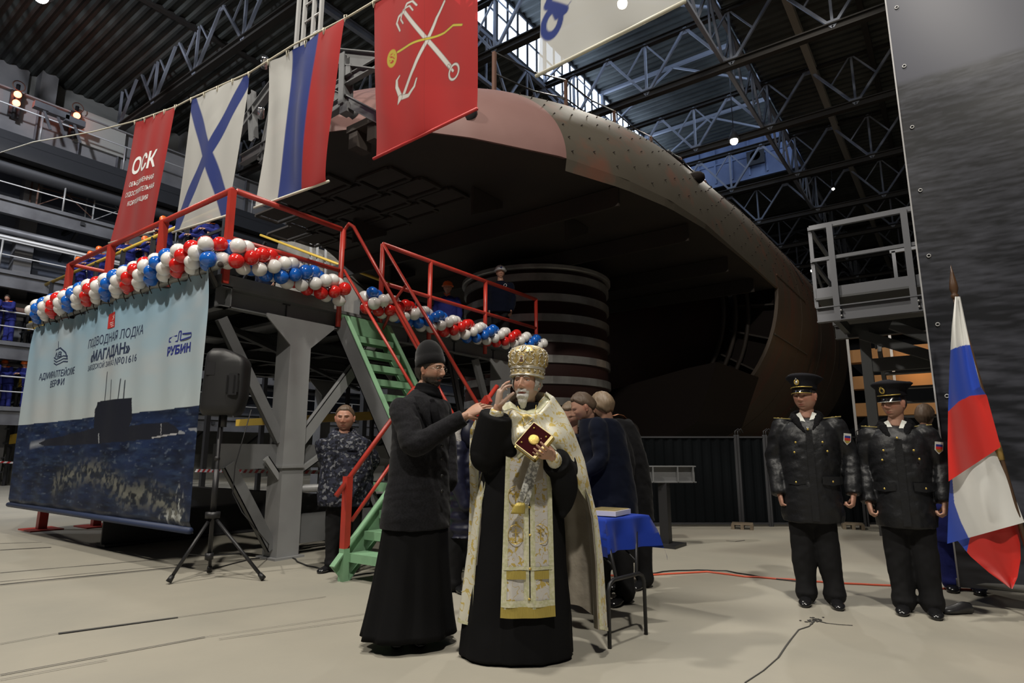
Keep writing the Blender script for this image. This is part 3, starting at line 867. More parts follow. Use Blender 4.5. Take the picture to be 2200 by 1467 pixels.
rr = thing('red_railing', 'red pipe railing beyond the stair head, in front of the white-helmeted man', 'railing', (-6.5, 7.8, 3.08))
for z, r_ in ((zt_, 0.035), (zm_, 0.03)):
    g = MB(); g.tube([(-6.5, 5.75, z), (-6.5, 9.75, z)], r_, 10); g.build('top_rail' if z == zt_ else 'mid_rail', M_red, rr)
for y in (5.75, 6.75, 8.15, 9.75):
    g = MB(); g.tube([(-6.5, y, 2.9), (-6.5, y, zt_)], 0.036, 10); g.build('post', M_red, rr)

# stair: upper flight down to a landing, lower flight toward the camera
stair = thing('steel_stair', 'green steel stair with grey stringers and red pipe handrails leading up to the platform', 'stair', (-4.6, 4.0, 0))


def flight(a, b, wdir, width, n, side_m, tread_m):
    a, b, wd = Vector(a), Vector(b), Vector(wdir)
    for k in (0, 1):
        g = MB(); o_ = wd * (width * k)
        g.chan(a + o_, b + o_, 0.06, 0.24, 0.012, side=1 if k else -1); g.build('stringer', side_m[k], stair)
        q = MB(); u = (b - a).normalized(); nrm = u.cross(wd).normalized(); nrm = nrm if nrm.z > 0 else -nrm
        q.bar(a + o_ + nrm * 0.125, b + o_ + nrm * 0.125, 0.07, 0.012, up=nrm); q.build('stringer_flange', M_green, stair)
    hd = Vector((b.x - a.x, b.y - a.y, 0)).normalized()
    for i in range(1, n):
        c = a.lerp(b, i / n) + wd * (width / 2)
        t = MB(); rot = Matrix((hd.cross(Vector((0, 0, 1))), hd, Vector((0, 0, 1)))).transposed()
        t.box(c, (width - 0.05, 0.22, 0.012), rot=rot); t.box(c - hd * 0.105 - Vector((0, 0, 0.035)), (width - 0.05, 0.012, 0.08), rot=rot); t.box(c + hd * 0.105 - Vector((0, 0, 0.03)), (width - 0.05, 0.012, 0.07), rot=rot)
        t.build('tread', tread_m, stair)


flight((-5.15, 5.08, 0.92), (-6.5, 5.08, 2.92), (0, 1, 0), 0.74, 10, (M_pgrey, M_green), M_green)
flight((-4.93, 3.98, 0.06), (-4.93, 4.92, 1.0), (1, 0, 0), 0.76, 5, (M_green, M_green), M_green)
g = MB(); g.bx((-5.2, 4.95, 0.96), (-4.12, 5.85, 1.0)); g.build('landing', M_green, stair)
g = MB(); g.bar((-5.85, 4.98, 0.82), (-4.12, 4.98, 0.82), 0.05, 0.1); g.build('landing_beam', M_green, stair)
for p, q in (((-5.7, 5.0, 0.8), (-5.2, 5.0, 0.0)), ((-4.15, 5.0, 0.96), (-4.15, 5.0, 0)), ((-4.15, 5.82, 0.96), (-4.15, 5.82, 0)), ((-5.2, 5.82, 0.96), (-5.2, 5.82, 0))):
    g = MB(); g.bar(p, q, 0.06); g.build('landing_leg', M_pgrey, stair)
g = MB(); g.bx((-6.5, 5.06, 2.78), (-6.46, 5.84, 3.02)); g.build('top_riser', M_green, stair)


def pipe(name, pts, r_=0.024, m_=M_red):
    g = MB(); g.tube(pts, r_, 10); return g.build(name, m_, stair)


pipe('handrail', [(-6.52, 5.08, 3.95), (-6.53, 5.08, 4.22), (-6.44, 5.08, 4.29), (-6.34, 5.08, 4.22), (-4.75, 5.08, 2.05)])
pipe('mid_handrail', [(-6.5, 5.08, 3.64), (-4.75, 5.08, 1.50)], 0.02)
pipe('handrail', [(-6.5, 5.75, 4.2), (-4.55, 5.8, 1.55)])
pipe('mid_handrail', [(-6.02, 5.78, 3.52), (-6.22, 5.78, 3.35), (-6.42, 5.78, 3.0), (-6.5, 5.78, 2.9)], 0.02)
pipe('mid_handrail', [(-6.35, 5.78, 3.36), (-4.6, 5.78, 1.0)], 0.02)
pipe('handrail', [(-4.93, 3.90, 0.80), (-4.93, 4.90, 1.92), (-4.93, 5.05, 1.98)], 0.026)
pipe('mid_handrail', [(-4.93, 4.1, 0.55), (-4.93, 4.95, 1.48)], 0.02)
pipe('handrail', [(-4.17, 4.0, 0.55), (-4.17, 5.45, 1.95)], 0.026)
g = MB(); g.bar((-4.93, 4.03, 0.3), (-4.93, 4.03, 0.98), 0.07); g.build('newel_post', M_red, stair)
g = MB(); g.bar((-4.93, 4.03, 0.0), (-4.93, 4.03, 0.3), 0.072); g.build('post_foot', M_green, stair)
for x, y, z0, z1 in ((-4.17, 4.06, 0, 0.75), (-4.17, 5.0, 1, 1.6), (-4.75, 5.08, 1.0, 2.05), (-4.55, 5.8, 1.0, 1.6)):
    g = MB(); g.bar((x, y, z0), (x, y, z1), 0.05); g.build('rail_post', M_red, stair)
# red end bracket of the right handrail
c = P(1030, 870, g=5.9)
g = MB(); d = (P(1052, 846, g=5.9) - P(1008, 905, g=5.9)); g.bar(P(1003, 912, g=5.9), P(1046, 852, g=5.9), 0.035, 0.045); g.bar(P(1046, 852, g=5.9), P(1053, 866, g=5.85), 0.035, 0.045); g.build('rail_bracket', M_red, stair)

# ================================================================= submarine banner
def vnoise(x, y, seed=0):
    xi = np.floor(x).astype(int); yi = np.floor(y).astype(int); fx = x - xi; fy = y - yi
    fx = fx * fx * (3 - 2 * fx); fy = fy * fy * (3 - 2 * fy)

    def h(a, b):
        n = (a * 374761393 + b * 668265263 + seed * 1442695041) & 0xffffffff
        n = ((n ^ (n >> 13)) * 1274126177) & 0xffffffff
        return ((n ^ (n >> 16)) & 0xffff) / 65535.0
    return (h(xi, yi) * (1 - fx) + h(xi + 1, yi) * fx) * (1 - fy) + (h(xi, yi + 1) * (1 - fx) + h(xi + 1, yi + 1) * fx) * fy


def fbm(x, y, seed=0, o=4):
    r_ = 0; a = 0.5
    for i in range(o): r_ = r_ + a * vnoise(x * 2 ** i, y * 2 ** i, seed + i); a *= 0.5
    return r_ / (1 - 0.5 ** o)


def inpoly(x, y, poly):
    c = np.zeros(x.shape, bool); n = len(poly)
    for i in range(n):
        x0, y0 = poly[i]; x1, y1 = poly[i - 1]
        c ^= ((y0 > y) != (y1 > y)) & (x < (x1 - x0) * (y - y0) / ((y1 - y0) if y1 != y0 else 1e-9) + x0)
    return c


def dseg(x, y, a, b):
    ax, ay = a; bx_, by = b; dx, dy = bx_ - ax, by - ay
    t = np.clip(((x - ax) * dx + (y - ay) * dy) / (dx * dx + dy * dy + 1e-12), 0, 1)
    return np.hypot(x - ax - t * dx, y - ay - t * dy), t


def painted(name, fn, art, nu, nv, mtl, parent, thick=0.0):
    """cloth sheet fn(u, v) whose printed pattern art(u, v) -> rgb arrays is stored per vertex"""
    mb = MB(); mb.sheet(fn, nu, nv)
    o = mb.build(name, mtl, parent)
    u, v = np.meshgrid(np.linspace(0, 1, nu + 1), np.linspace(0, 1, nv + 1))
    rgb = np.zeros((nv + 1, nu + 1, 4)); rgb[..., 3] = 1
    rgb[..., :3] = art(u, v)
    ca = o.data.color_attributes.new('Print', 'FLOAT_COLOR', 'POINT')
    ca.data.foreach_set('color', rgb.reshape(-1).astype(np.float32))
    o.data.color_attributes.active_color = ca
    return o


def lay(rgb, mask, col):
    m_ = np.clip(mask, 0, 1)[..., None]
    return rgb * (1 - m_) + np.array(col) * m_


def text_mb(txt, fn, org, ex, ey, size, ci=0.0, off=0.004, sx=1.0, bold=0.0, align='CENTER', mb=None, rot=0.0, shear=0.0, spacing=1.0):
    """letters flattened onto the surface fn(a, b); org in surface units; ex, ey = surface units per metre"""
    cu = bpy.data.curves.new('t', 'FONT'); cu.body = txt; cu.size = size; cu.align_x = align; cu.align_y = 'CENTER'; cu.offset = bold; cu.resolution_u = 3; cu.shear = shear; cu.space_character = spacing
    ob = bpy.data.objects.new('t', cu); COL.objects.link(ob)
    me0 = ob.to_mesh(); bm = bmesh.new(); bm.from_mesh(me0)
    for _ in range(3):
        e = [e for e in bm.edges if e.calc_length() > 0.06]
        if e: bmesh.ops.subdivide_edges(bm, edges=e, cuts=1)
    bmesh.ops.triangulate(bm, faces=bm.faces); me = bpy.data.meshes.new('t'); bm.to_mesh(me); bm.free()
    vs = []; c_, s_ = math.cos(rot), math.sin(rot)
    for v in me.vertices:
        a, b = v.co.x * sx, v.co.y
        a, b = a * c_ - b * s_, a * s_ + b * c_
        vs.append(fn(org[0] + a * ex, org[1] + b * ey, off))
    fs = [tuple(p.vertices) for p in me.polygons]
    mb = mb or MB(); mb.add(vs, fs)
    ob.to_mesh_clear(); bpy.data.objects.remove(ob); bpy.data.curves.remove(cu)
    return mb


M_print = mat('printed_vinyl', (1, 1, 1), 0.5, vcol='Print', spec=0.3)
BX0, BX1, BZ0, BZ1, BY = -11.98, -6.42, 0.40, 3.20, 3.28


def ban(x, z, off=0.0025):
    """point on the hanging banner for plane coordinates"""
    v = (z - BZ0) / (BZ1 - BZ0)
    e = max(0, (v - 0.82) / 0.18)
    y = BY + 0.05 * math.sin(x * 2.3) * (0.35 + 0.65 * v) * 0.5 + 0.012 * math.sin(x * 9.0 + 0.6 * math.sin(z * 3)) + e * e * 0.035 * math.sin(x * 13) + 0.05 * max(0, 0.04 - v) / 0.04
    zz = z - 0.03 * abs(math.sin(x * 6.5)) * e
    return Vector((x, y - off, zz))


def bp_(px, py):
    p = P(px, py, y=BY); return (p.x, p.z)


BP = lambda pts: [bp_(a, b) for a, b in pts]
hull_o = BP([(82, 952), (95, 945), (150, 932), (205, 920), (208, 880), (214, 866), (280, 856), (281, 900), (275, 915), (330, 908), (360, 907), (375, 914), (383, 925), (380, 933), (340, 941), (205, 954), (120, 957), (90, 957)])
sail_o = BP([(205, 925), (213, 863), (281, 854), (274, 925)])
masts = [BP([(232, 800), (226, 862)]), BP([(243, 817), (240, 860)]), BP([(262, 815), (257, 858)]), BP([(269, 818), (266, 856)])]
hor = [bp_(60, 912), bp_(430, 871)]
crest = BP([(115, 1040), (145, 1022), (190, 1012), (225, 1022), (250, 1045), (275, 1065), (310, 1062), (350, 1078), (375, 1105), (395, 1140)])


def banner_art(u, v):
    x = BX0 + (BX1 - BX0) * u; z = BZ0 + (BZ1 - BZ0) * v
    hz_ = hor[0][1] + (hor[1][1] - hor[0][1]) * (x - hor[0][0]) / (hor[1][0] - hor[0][0])
    t = np.clip((z - hz_) / (BZ1 - hz_), 0, 1)[..., None]
    sky = np.array((0.42, 0.48, 0.50)) * (1 - t) + np.array((0.22, 0.37, 0.49)) * t
    cl = np.clip((fbm(x * 0.9, z * 2.2, 3) - 0.5) * 3, 0, 1)[..., None] * 0.5
    sky = sky * (1 - cl) + np.array((0.46, 0.45, 0.44)) * cl
    n1 = fbm(x * 2.2, z * 9, 11, 5); n2 = fbm(x * 6 + z * 5, z * 26, 17, 4); dp = np.clip((hz_ - z) / 1.6, 0, 1)
    sea = np.array((0.006, 0.013, 0.040))[None, None] * (0.15 + 1.7 * n1[..., None]) * (1 + 0.6 * (1 - dp[..., None])); sea = lay(sea, np.clip((fbm(x * 5, z * 24, 71, 4) - 0.52) * 5, 0, 1) * 0.5, (0.030, 0.055, 0.11))
    sea = sea * (1 - 0.45 * np.clip((n2 - 0.5) * 4, 0, 1)[..., None])
    foam = np.clip((fbm(x * 11, z * 34, 23, 3) - 0.70) * 9, 0, 1) * (0.5 + 0.5 * n1)
    sea = lay(sea, foam * 0.35, (0.22, 0.27, 0.33))
    # breaking wave in the foreground
    dmin = np.full(x.shape, 9.0)
    for a, b in zip(crest[:-1], crest[1:]): dmin = np.minimum(dmin, dseg(x, z, a, b)[0])
    wv = np.clip(1 - dmin / 0.20, 0, 1) * np.clip((fbm(x * 13, z * 15, 31, 4) - 0.43) * 6, 0, 1)
    below = np.clip(1 - dmin / 0.30, 0, 1)
    sea = lay(sea, below * 0.65, (0.012, 0.014, 0.012))
    sea = lay(sea, wv * 0.6, (0.24, 0.24, 0.20))
    d0 = np.minimum(dseg(x, z, crest[-1], bp_(385, 1060))[0], dseg(x, z, crest[-2], bp_(345, 1125))[0])
    sea = lay(sea, np.clip(1 - d0 / 0.12, 0, 1) * np.clip((fbm(x * 20, z * 22, 41, 3) - 0.55) * 8, 0, 1), (0.5, 0.52, 0.5))
    rgb = np.where((z > hz_)[..., None], sky, sea)
    # bow wash and wake line
    wd, _ = dseg(x, z, bp_(384, 927), bp_(425, 925)); rgb = lay(rgb, (wd < 0.03) * (n2 > 0.45) * 0.6, (0.4, 0.42, 0.45))
    wd, _ = dseg(x, z, bp_(70, 957), bp_(92, 950)); rgb = lay(rgb, np.clip(1 - wd / 0.07, 0, 1) * 0.6, (0.4, 0.42, 0.45))
    for m_ in masts:
        wd, _ = dseg(x, z, m_[0], m_[1]); rgb = lay(rgb, np.clip((0.016 - wd) / 0.008, 0, 1), (0.025, 0.03, 0.045))
    rgb = lay(rgb, inpoly(x, z, hull_o) | inpoly(x, z, sail_o), (0.012, 0.014, 0.024))
    for a, b in ((bp_(322, 940), bp_(378, 932)),):
        wd, _ = dseg(x, z, a, b); rgb = lay(rgb, (wd < 0.008), (0.4, 0.4, 0.42))
    wd, _ = dseg(x, z, bp_(213, 932), bp_(213, 950)); rgb = lay(rgb, (wd < 0.010), (0.35, 0.37, 0.4))
    for i in range(6):
        c = bp_(342 + (i % 2), 912 + i * 4); rgb = lay(rgb, np.hypot(x - c[0], z - c[1]) < 0.012, (0.35, 0.35, 0.38))
    # seam along the foot
    rgb = lay(rgb, (v < 0.035) * 0.35, (0.10, 0.11, 0.13))
    return rgb


banner = thing('banner', 'big printed banner of a submarine at sea, hung from the platform edge', 'banner', (-9.2, BY, 0.4))
painted('printed_sheet', lambda u, v: ban(BX0 + (BX1 - BX0) * u, BZ0 + (BZ1 - BZ0) * v, 0.0), banner_art, 560, 290, M_print, banner)
M_ink = mat('dark_navy_ink', (0.018, 0.030, 0.075), 0.6)
M_inkb = mat('blue_ink', (0.015, 0.025, 0.20), 0.6)
M_inkr = mat('red_ink', (0.50, 0.022, 0.018), 0.6)
M_inkw = mat('white_ink', (0.75, 0.76, 0.76), 0.6)


def btext(txt, pl, pr_, hpx, mtl, name, bold=0.0, shear=0.0, off=0.004, hgt=None):
    """text between two banner pixels (middle of its left and right ends), cap height in pixels at its middle"""
    a, b = bp_(*pl), bp_(*pr_)
    mx, my = (pl[0] + pr_[0]) / 2, (pl[1] + pr_[1]) / 2
    h = hgt or (bp_(mx, my - hpx / 2)[1] - bp_(mx, my + hpx / 2)[1])
    L = math.hypot(b[0] - a[0], b[1] - a[1]); size = h / 0.73
    w = max(v.co.x for v in []) if False else None
    cu = bpy.data.curves.new('t', 'FONT'); cu.body = txt; cu.size = size; cu.offset = bold
    ob = bpy.data.objects.new('t', cu); COL.objects.link(ob); bpy.context.view_layer.update(); w = ob.dimensions.x; bpy.data.objects.remove(ob); bpy.data.curves.remove(cu)
    mb = text_mb(txt, ban, ((a[0] + b[0]) / 2, (a[1] + b[1]) / 2), 1, 1, size, off=0.0025, sx=L / w, bold=bold, rot=math.atan2(b[1] - a[1], b[0] - a[0]), shear=shear)
    mb.build(name, mtl, banner)


btext('ПОДВОДНАЯ ЛОДКА', (187, 741), (308, 708), 20, M_ink, 'lettering')
btext('«МАГАДАН»', (196, 770), (279, 747), 22, M_ink, 'lettering', bold=0.006)
btext('ЗАВОДСКОЙ ЗАКАЗ', (187, 793), (249, 779), 11, M_ink, 'lettering')
btext('№01616', (252, 779), (292, 768), 16, M_ink, 'lettering')
btext('АДМИРАЛТЕЙСКИЕ', (89, 811), (159, 796), 14, M_ink, 'lettering', bold=0.0015)
btext('ВЕРФИ', (107, 827), (134, 820), 14, M_ink, 'lettering', bold=0.0015)
btext('РУБИН', (357, 757), (408, 746), 18, M_inkb, 'lettering', bold=0.006)


def bpoly(pts, mtl, name, off=0.004, mbx=None):
    mb = mbx or MB(); q = BP(pts); mb.add([ban(a, b, 0.0025 if off < 0.005 else 0.005) for a, b in q], [tuple(range(len(q)))])
    if mbx is None: mb.build(name, mtl, banner)
    return mb


bpoly([(235, 674), (254, 668), (251, 702), (233, 706)], M_inkr, 'emblem_panel')
btext('ОСК', (238, 684), (252, 680), 10, M_inkw, 'emblem_lettering', bold=0.0, off=0.007)
for k in range(3):
    bpoly([(238, 692 + k * 4), (249, 690 + k * 4), (249, 691.3 + k * 4), (238, 693.3 + k * 4)], M_inkw, 'emblem_line', 0.007)


def bstroke(pts, w, mtl, name, mb=None):
    q = BP(pts); m_ = mb or MB()
    for a, b in zip(q[:-1], q[1:]):
        dx, dy = b[0] - a[0], b[1] - a[1]; L = math.hypot(dx, dy); nx, ny = -dy / L * w / 2, dx / L * w / 2
        m_.add([ban(a[0] + nx, a[1] + ny, 0.0025), ban(b[0] + nx, b[1] + ny, 0.0025), ban(b[0] - nx, b[1] - ny, 0.004), ban(a[0] - nx, a[1] - ny, 0.004)], [(0, 1, 2, 3)])
    if mb is None: m_.build(name, mtl, banner)


ship = MB()
bstroke([(127, 732), (126, 752)], 0.014, M_ink, '', ship); bstroke([(120, 752), (130, 747), (138, 757), (140, 768)], 0.022, M_ink, '', ship)
for k in range(3): bstroke([(116, 768 + k * 6), (122, 772 + k * 6), (129, 768 + k * 6), (134, 764 + k * 6), (141, 764 + k * 6)], 0.016, M_ink, '', ship)
ship.build('ship_emblem', M_ink, banner)
btext('АВ', (118, 765), (132, 761), 11, M_ink, 'lettering', bold=0.003)
rub = MB(); W3 = 0.017
bstroke([(380, 720.6), (362.6, 727), (361.6, 734.3), (381, 732.6), (384, 712), (388.3, 710.8), (385.7, 731), (409, 723), (410, 714.8), (390, 717)], W3, M_inkb, '', rub)
rub.build('wing_emblem', M_inkb, banner)
# pole, lashings, bottom pipe
M_pole = mat('pole_grey', (0.20, 0.20, 0.19), 0.5, 0.3)
g = MB(); g.tube([(BX0 - 0.25, BY, 3.27), (-6.30, BY, 3.22)], 0.045, 12); g.build('top_pole', M_pole, banner)
g = MB(); g.tube([(-6.31, BY, 3.22), (-6.295, BY, 3.22)], 0.034, 12); g.build('pole_end', M_seam, banner)
for i in range(24):
    x = BX0 + 0.1 + i * 0.238; g = MB(); z = 3.27 - 0.05 * (x - BX0) / 5.6
    g.tube([(x, BY - 0.05, z + 0.01), (x + 0.015, BY - 0.055, z - 0.05), (x + 0.03, BY - 0.03, z - 0.11)], 0.006, 5); g.build('lashing', M_seam, banner)
g = MB(); g.tube([(BX0, BY, BZ0 + 0.03), (BX1, BY, BZ0 + 0.03)], 0.035, 10); g.build('bottom_pole', M_ink, banner)
for x in (-11.0, -8.5, -6.6):
    g = MB(); g.bar((x, BY + 0.03, 3.22), (x, YPF, 3.05), 0.04); g.build('pole_bracket', M_pole, banner)

# ================================================================= balloons
BM = {'white': mat('white_balloon', (0.76, 0.74, 0.72), 0.18, spec=0.6, coat=0.4), 'red': mat('red_balloon', (0.62, 0.018, 0.015), 0.16, spec=0.6, coat=0.4), 'blue': mat('blue_balloon', (0.012, 0.12, 0.52), 0.16, spec=0.6, coat=0.4)}
bal = {}
for c_ in ('white', 'red', 'blue'):
    mb = MB(); mb.lathe((0, 0, 0), [(0.002, -0.098), (0.010, -0.096), (0.004, -0.088), (0.018, -0.080), (0.045, -0.062), (0.069, -0.035), (0.080, -0.002), (0.078, 0.028), (0.064, 0.054), (0.042, 0.071), (0.018, 0.079), (0.001, 0.080)], 18)
    bal[c_] = (mb, None)
protos = {}
random.seed(4)
nb = 0


ORDW = 'first second third fourth fifth sixth seventh eighth ninth tenth eleventh twelfth thirteenth fourteenth fifteenth sixteenth seventeenth eighteenth nineteenth twentieth'.split()


def ordinal(n):
    if n < 20: return ORDW[n]
    return ('twenty' if n < 29 else 'thirty' if n < 39 else 'forty') + '-' + ORDW[(n + 1) % 10 - 1] if (n + 1) % 10 else {29: 'thirtieth', 39: 'fortieth'}[n]


def balloon(c, d, color, where, i, c0):
    global nb
    v = Vector(d); up_ = v.z; tow = v.dot((CAM - c0).normalized())
    pos = 'top' if up_ > 0.8 else 'bottom' if up_ < -0.8 else ('upper ' if up_ > 0.25 else 'lower ' if up_ < -0.25 else '') + ('front' if tow > 0 else 'back')
    if color not in protos:
        o = bal[color][0].build('balloon', BM[color]); protos[color] = o
    else:
        o = protos[color].copy(); COL.objects.link(o)
    s_ = random.uniform(1.0, 1.13); o.location = c; o.scale = (s_, s_, s_ * random.uniform(0.97, 1.04)); o.rotation_euler = Vector(d).to_track_quat('Z', 'Y').to_euler()
    tag(o, '%s %s balloon, %s cluster from the left end, garland %s' % (pos, color, ordinal(i), where), 'balloon', '%s balloons of the garland %s' % (color, where)); nb += 1


def garland(pts, where, seq, pitch=0.142, tw=20.0, ph0=0):
    pts = [Vector(p) for p in pts]; L = [0]
    for a, b in zip(pts[:-1], pts[1:]): L.append(L[-1] + (b - a).length)
    n = int(L[-1] / pitch)
    cord = MB(); cord.tube(pts, 0.008, 6); cord.build('garland_cord', M_seam, label='thin dark cord carrying the balloon garland ' + where, cat='cord')
    for i in range(n + 1):
        s_ = i * pitch; k = max(j for j in range(len(L) - 1) if L[j] <= s_ + 1e-6); t = (s_ - L[k]) / (L[k + 1] - L[k])
        c = pts[k].lerp(pts[k + 1], t); d = (pts[k + 1] - pts[k]).normalized(); u = Vector((0, 0, 1)); r_ = d.cross(u).normalized()
        for q in range(4):
            a = R(ph0 + q * 90 + i * tw); o_ = r_ * math.cos(a) + u * math.sin(a)
            # balloons wholly hidden behind the others (pointing away from the room, level) are not built every time
            away = o_.dot((c - CAM).normalized())
            if away > 0.72 and i % 2: continue
            balloon(c + o_ * 0.112, o_, seq[q], where, i, c)


garland([(-11.62, 3.22, 3.42), (-8.86, 3.22, 3.40), (-7.0, 3.22, 3.39), (-6.35, 3.24, 3.37)], 'over the submarine banner', ('white', 'red', 'white', 'blue'), tw=42, pitch=0.15)
garland([(-6.32, 3.42, 3.38), (-6.36, 4.1, 3.36), (-6.38, 4.98, 3.28)], 'left of the stair head', ('white', 'blue', 'white', 'red'), tw=42, ph0=40, pitch=0.15)
garland([(-6.36, 5.42, 3.27), (-6.36, 6.4, 3.20), (-6.36, 7.5, 3.18), (-6.36, 9.72, 3.26)], 'right of the stair head', ('white', 'red', 'white', 'blue'), tw=40, ph0=150, pitch=0.15)
print('balloons', nb)

# ================================================================= flags on the rope
YF = 4.0
F = lambda px, py: P(px, py, y=YF)
rope_px = [(-40, 337), (0, 328), (72, 305), (200, 283), (290, 260), (378, 229), (412, 211), (536, 156), (577, 130), (630, 97), (745, 38), (802, 4)]
rp = [F(*q) for q in rope_px] + [Vector((-4.0, YF, 6.12)), Vector((-3.3, YF, 6.13)), Vector((-2.6, YF, 6.16)), Vector((-1.3, YF, 6.25)), Vector((1.5, YF, 6.6)), Vector((8, YF, 7.6)), Vector((14.9, YF, 8.8))]
rp = [Vector((-28.72, YF, 12.0))] + rp[1:]
M_rope = mat('rope', (0.55, 0.52, 0.42), 0.8)
g = MB(); g.tube(rp, 0.012, 8)
g.build('flag_rope', M_rope, label='pale rope stretched across the hall carrying five hanging flags', cat='rope')
M_cloth = mat('flag_cloth', (1, 1, 1), 0.75, vcol='Print', spec=0.2, sheen=0.2)
# thin cloth lets some light through
nt = M_cloth.node_tree; bs = nt.nodes['Principled BSDF']; out = nt.nodes['Material Output']
tr = nt.nodes.new('ShaderNodeBsdfTranslucent'); ms = nt.nodes.new('ShaderNodeMixShader'); ms.inputs[0].default_value = 0.35
at = [n for n in nt.nodes if n.type == 'VERTEX_COLOR'][0]
nt.links.new(at.outputs[0], tr.inputs[0]); nt.links.new(bs.outputs[0], ms.inputs[1]); nt.links.new(tr.outputs[0], ms.inputs[2]); tp = nt.nodes.new('ShaderNodeBsdfTransparent'); m3 = nt.nodes.new('ShaderNodeMixShader'); m3.inputs[0].default_value = 0.13; nt.links.new(ms.outputs[0], m3.inputs[1]); nt.links.new(tp.outputs[0], m3.inputs[2]); nt.links.new(at.outputs[0], tp.inputs[0]); nt.links.new(m3.outputs[0], out.inputs[0])


def flagfn(tl, tr_, bl, br, amp=0.03, nf=5.0, ph=0.0):
    tl, tr_, bl, br = [Vector(q) for q in (tl, tr_, bl, br)]

    def f(u, v, off=0.0):
        top = tl.lerp(tr_, u); bot = bl.lerp(br, u); p = bot.lerp(top, v)
        w = math.sin(v * PI) ** 0.5 if 0 < v < 1 else 0
        dy = amp * (0.35 + 0.65 * w) * math.sin(u * nf * 2 + ph + 0.8 * math.sin(v * 3)) + 0.4 * amp * math.sin(u * 17 + v * 2 + ph) * w
        dz = -0.02 * math.sin(u * 9.4) ** 2 * (v ** 6)
        return p + Vector((0, dy - off, dz))
    return f


def hang_flag(label, tl, tr_, bl, br, art, amp=0.03, nf=5, ph=0, stick=(0.6, 0.58, 0.48), nu=110, nv=160):
    root = thing('hanging_flag', label, 'flag', bl); f = flagfn(tl, tr_, bl, br, amp, nf, ph)
    painted('cloth', f, art, nu, nv, M_cloth, root)
    d = (Vector(br) - Vector(bl)).normalized() * 0.02
    g = MB(); g.tube([Vector(bl) - d, Vector(br) + d], 0.016, 8); g.build('bottom_stick', mat('stick_%d' % int(stick[0] * 100), stick, 0.5), root)
    for i in range(5):
        p = f(i / 4, 1.0); g = MB(); g.tube([p - Vector((0, 0.012, 0.05)), p + Vector((0, -0.02, 0.02)), p + Vector((0.02, 0.0, 0.03)), p + Vector((0.01, -0.015, -0.07))], 0.006, 5); g.build('tie', M_rope, root)
    return root, f


WH = (0.58, 0.58, 0.555); BL = (0.014, 0.036, 0.22); RD = (0.42, 0.014, 0.014)


def ropez(x):
    for a, b in zip(rp[:-1], rp[1:]):
        if a.x <= x <= b.x: return a.z + (b.z - a.z) * (x - a.x) / (b.x - a.x) - 0.012
    return 6.2


def top(px, py):
    p = F(px, py); p.z = ropez(p.x); return p


art_red = lambda u, v: np.broadcast_to(np.array(RD), u.shape + (3,))
ro, ff = hang_flag('red hanging flag with white ОСК lettering, leftmost on the rope', top(290, 262), top(379, 229), F(235, 522), F(330, 497), art_red, 0.03, 2.2, 0.5)
for t_, u_, v_, s_, sx_, b_ in (('ОСК', 0.47, 0.60, 0.40, 1.15, 0.012), ('ОБЪЕДИНЕННАЯ', 0.50, 0.455, 0.115, 1.05, 0.001), ('СУДОСТРОИТЕЛЬНАЯ', 0.50, 0.375, 0.115, 0.95, 0.001), ('КОРПОРАЦИЯ', 0.50, 0.295, 0.115, 1.05, 0.001)):
    text_mb(t_, ff, (u_, v_), 1 / 1.62, 1 / 2.2, s_, off=0.004, sx=sx_, bold=b_).build('lettering', M_inkw, ro)


def art_andrew(u, v):
    rgb = np.broadcast_to(np.array(WH), u.shape + (3,)).copy()
    x = u * 1.5; y = v * 2.1
    for a, b in (((0, 0), (1.5, 2.1)), ((0, 2.1), (1.5, 0))):
        d, _ = dseg(x, y, a, b); rgb = lay(rgb, (0.115 - d) / 0.012 + 0.5, BL)
    return rgb


hang_flag('white hanging flag with blue diagonal cross, second from the left on the rope', top(411, 211), top(535, 156), F(372, 499), F(487, 463), art_andrew, 0.022, 3, 1.2)


def art_tri(u, v):
    rgb = np.broadcast_to(np.array(WH), u.shape + (3,)).copy()
    rgb = lay(rgb, (u - 0.305) / 0.01 + 0.5, BL); return lay(rgb, (u - 0.675) / 0.01 + 0.5, RD)


hang_flag('white, blue and red striped hanging flag, middle of the five on the rope', top(577, 130), top(745, 38), F(548, 446), F(704, 390), art_tri, 0.06, 2.5, 0.0)


FU = {}
red_c = [top(802, 5), Vector((-3.36, YF, 6.12)), F(805, 340), F(1022, 235)]


def uvof(px, py):
    p = F(px, py); tl, tr_, bl, br = red_c
    v = (p.z - bl.z) / (tl.z - bl.z); u = 0.5
    for _ in range(6):
        zt2 = tl.z + (tr_.z - tl.z) * u; zb2 = bl.z + (br.z - bl.z) * u; v = (p.z - zb2) / (zt2 - zb2)
        xa = bl.x + (tl.x - bl.x) * v; xb = br.x + (tr_.x - br.x) * v; u = (p.x - xa) / (xb - xa)
    return (u * 1.45, v * 1.9)


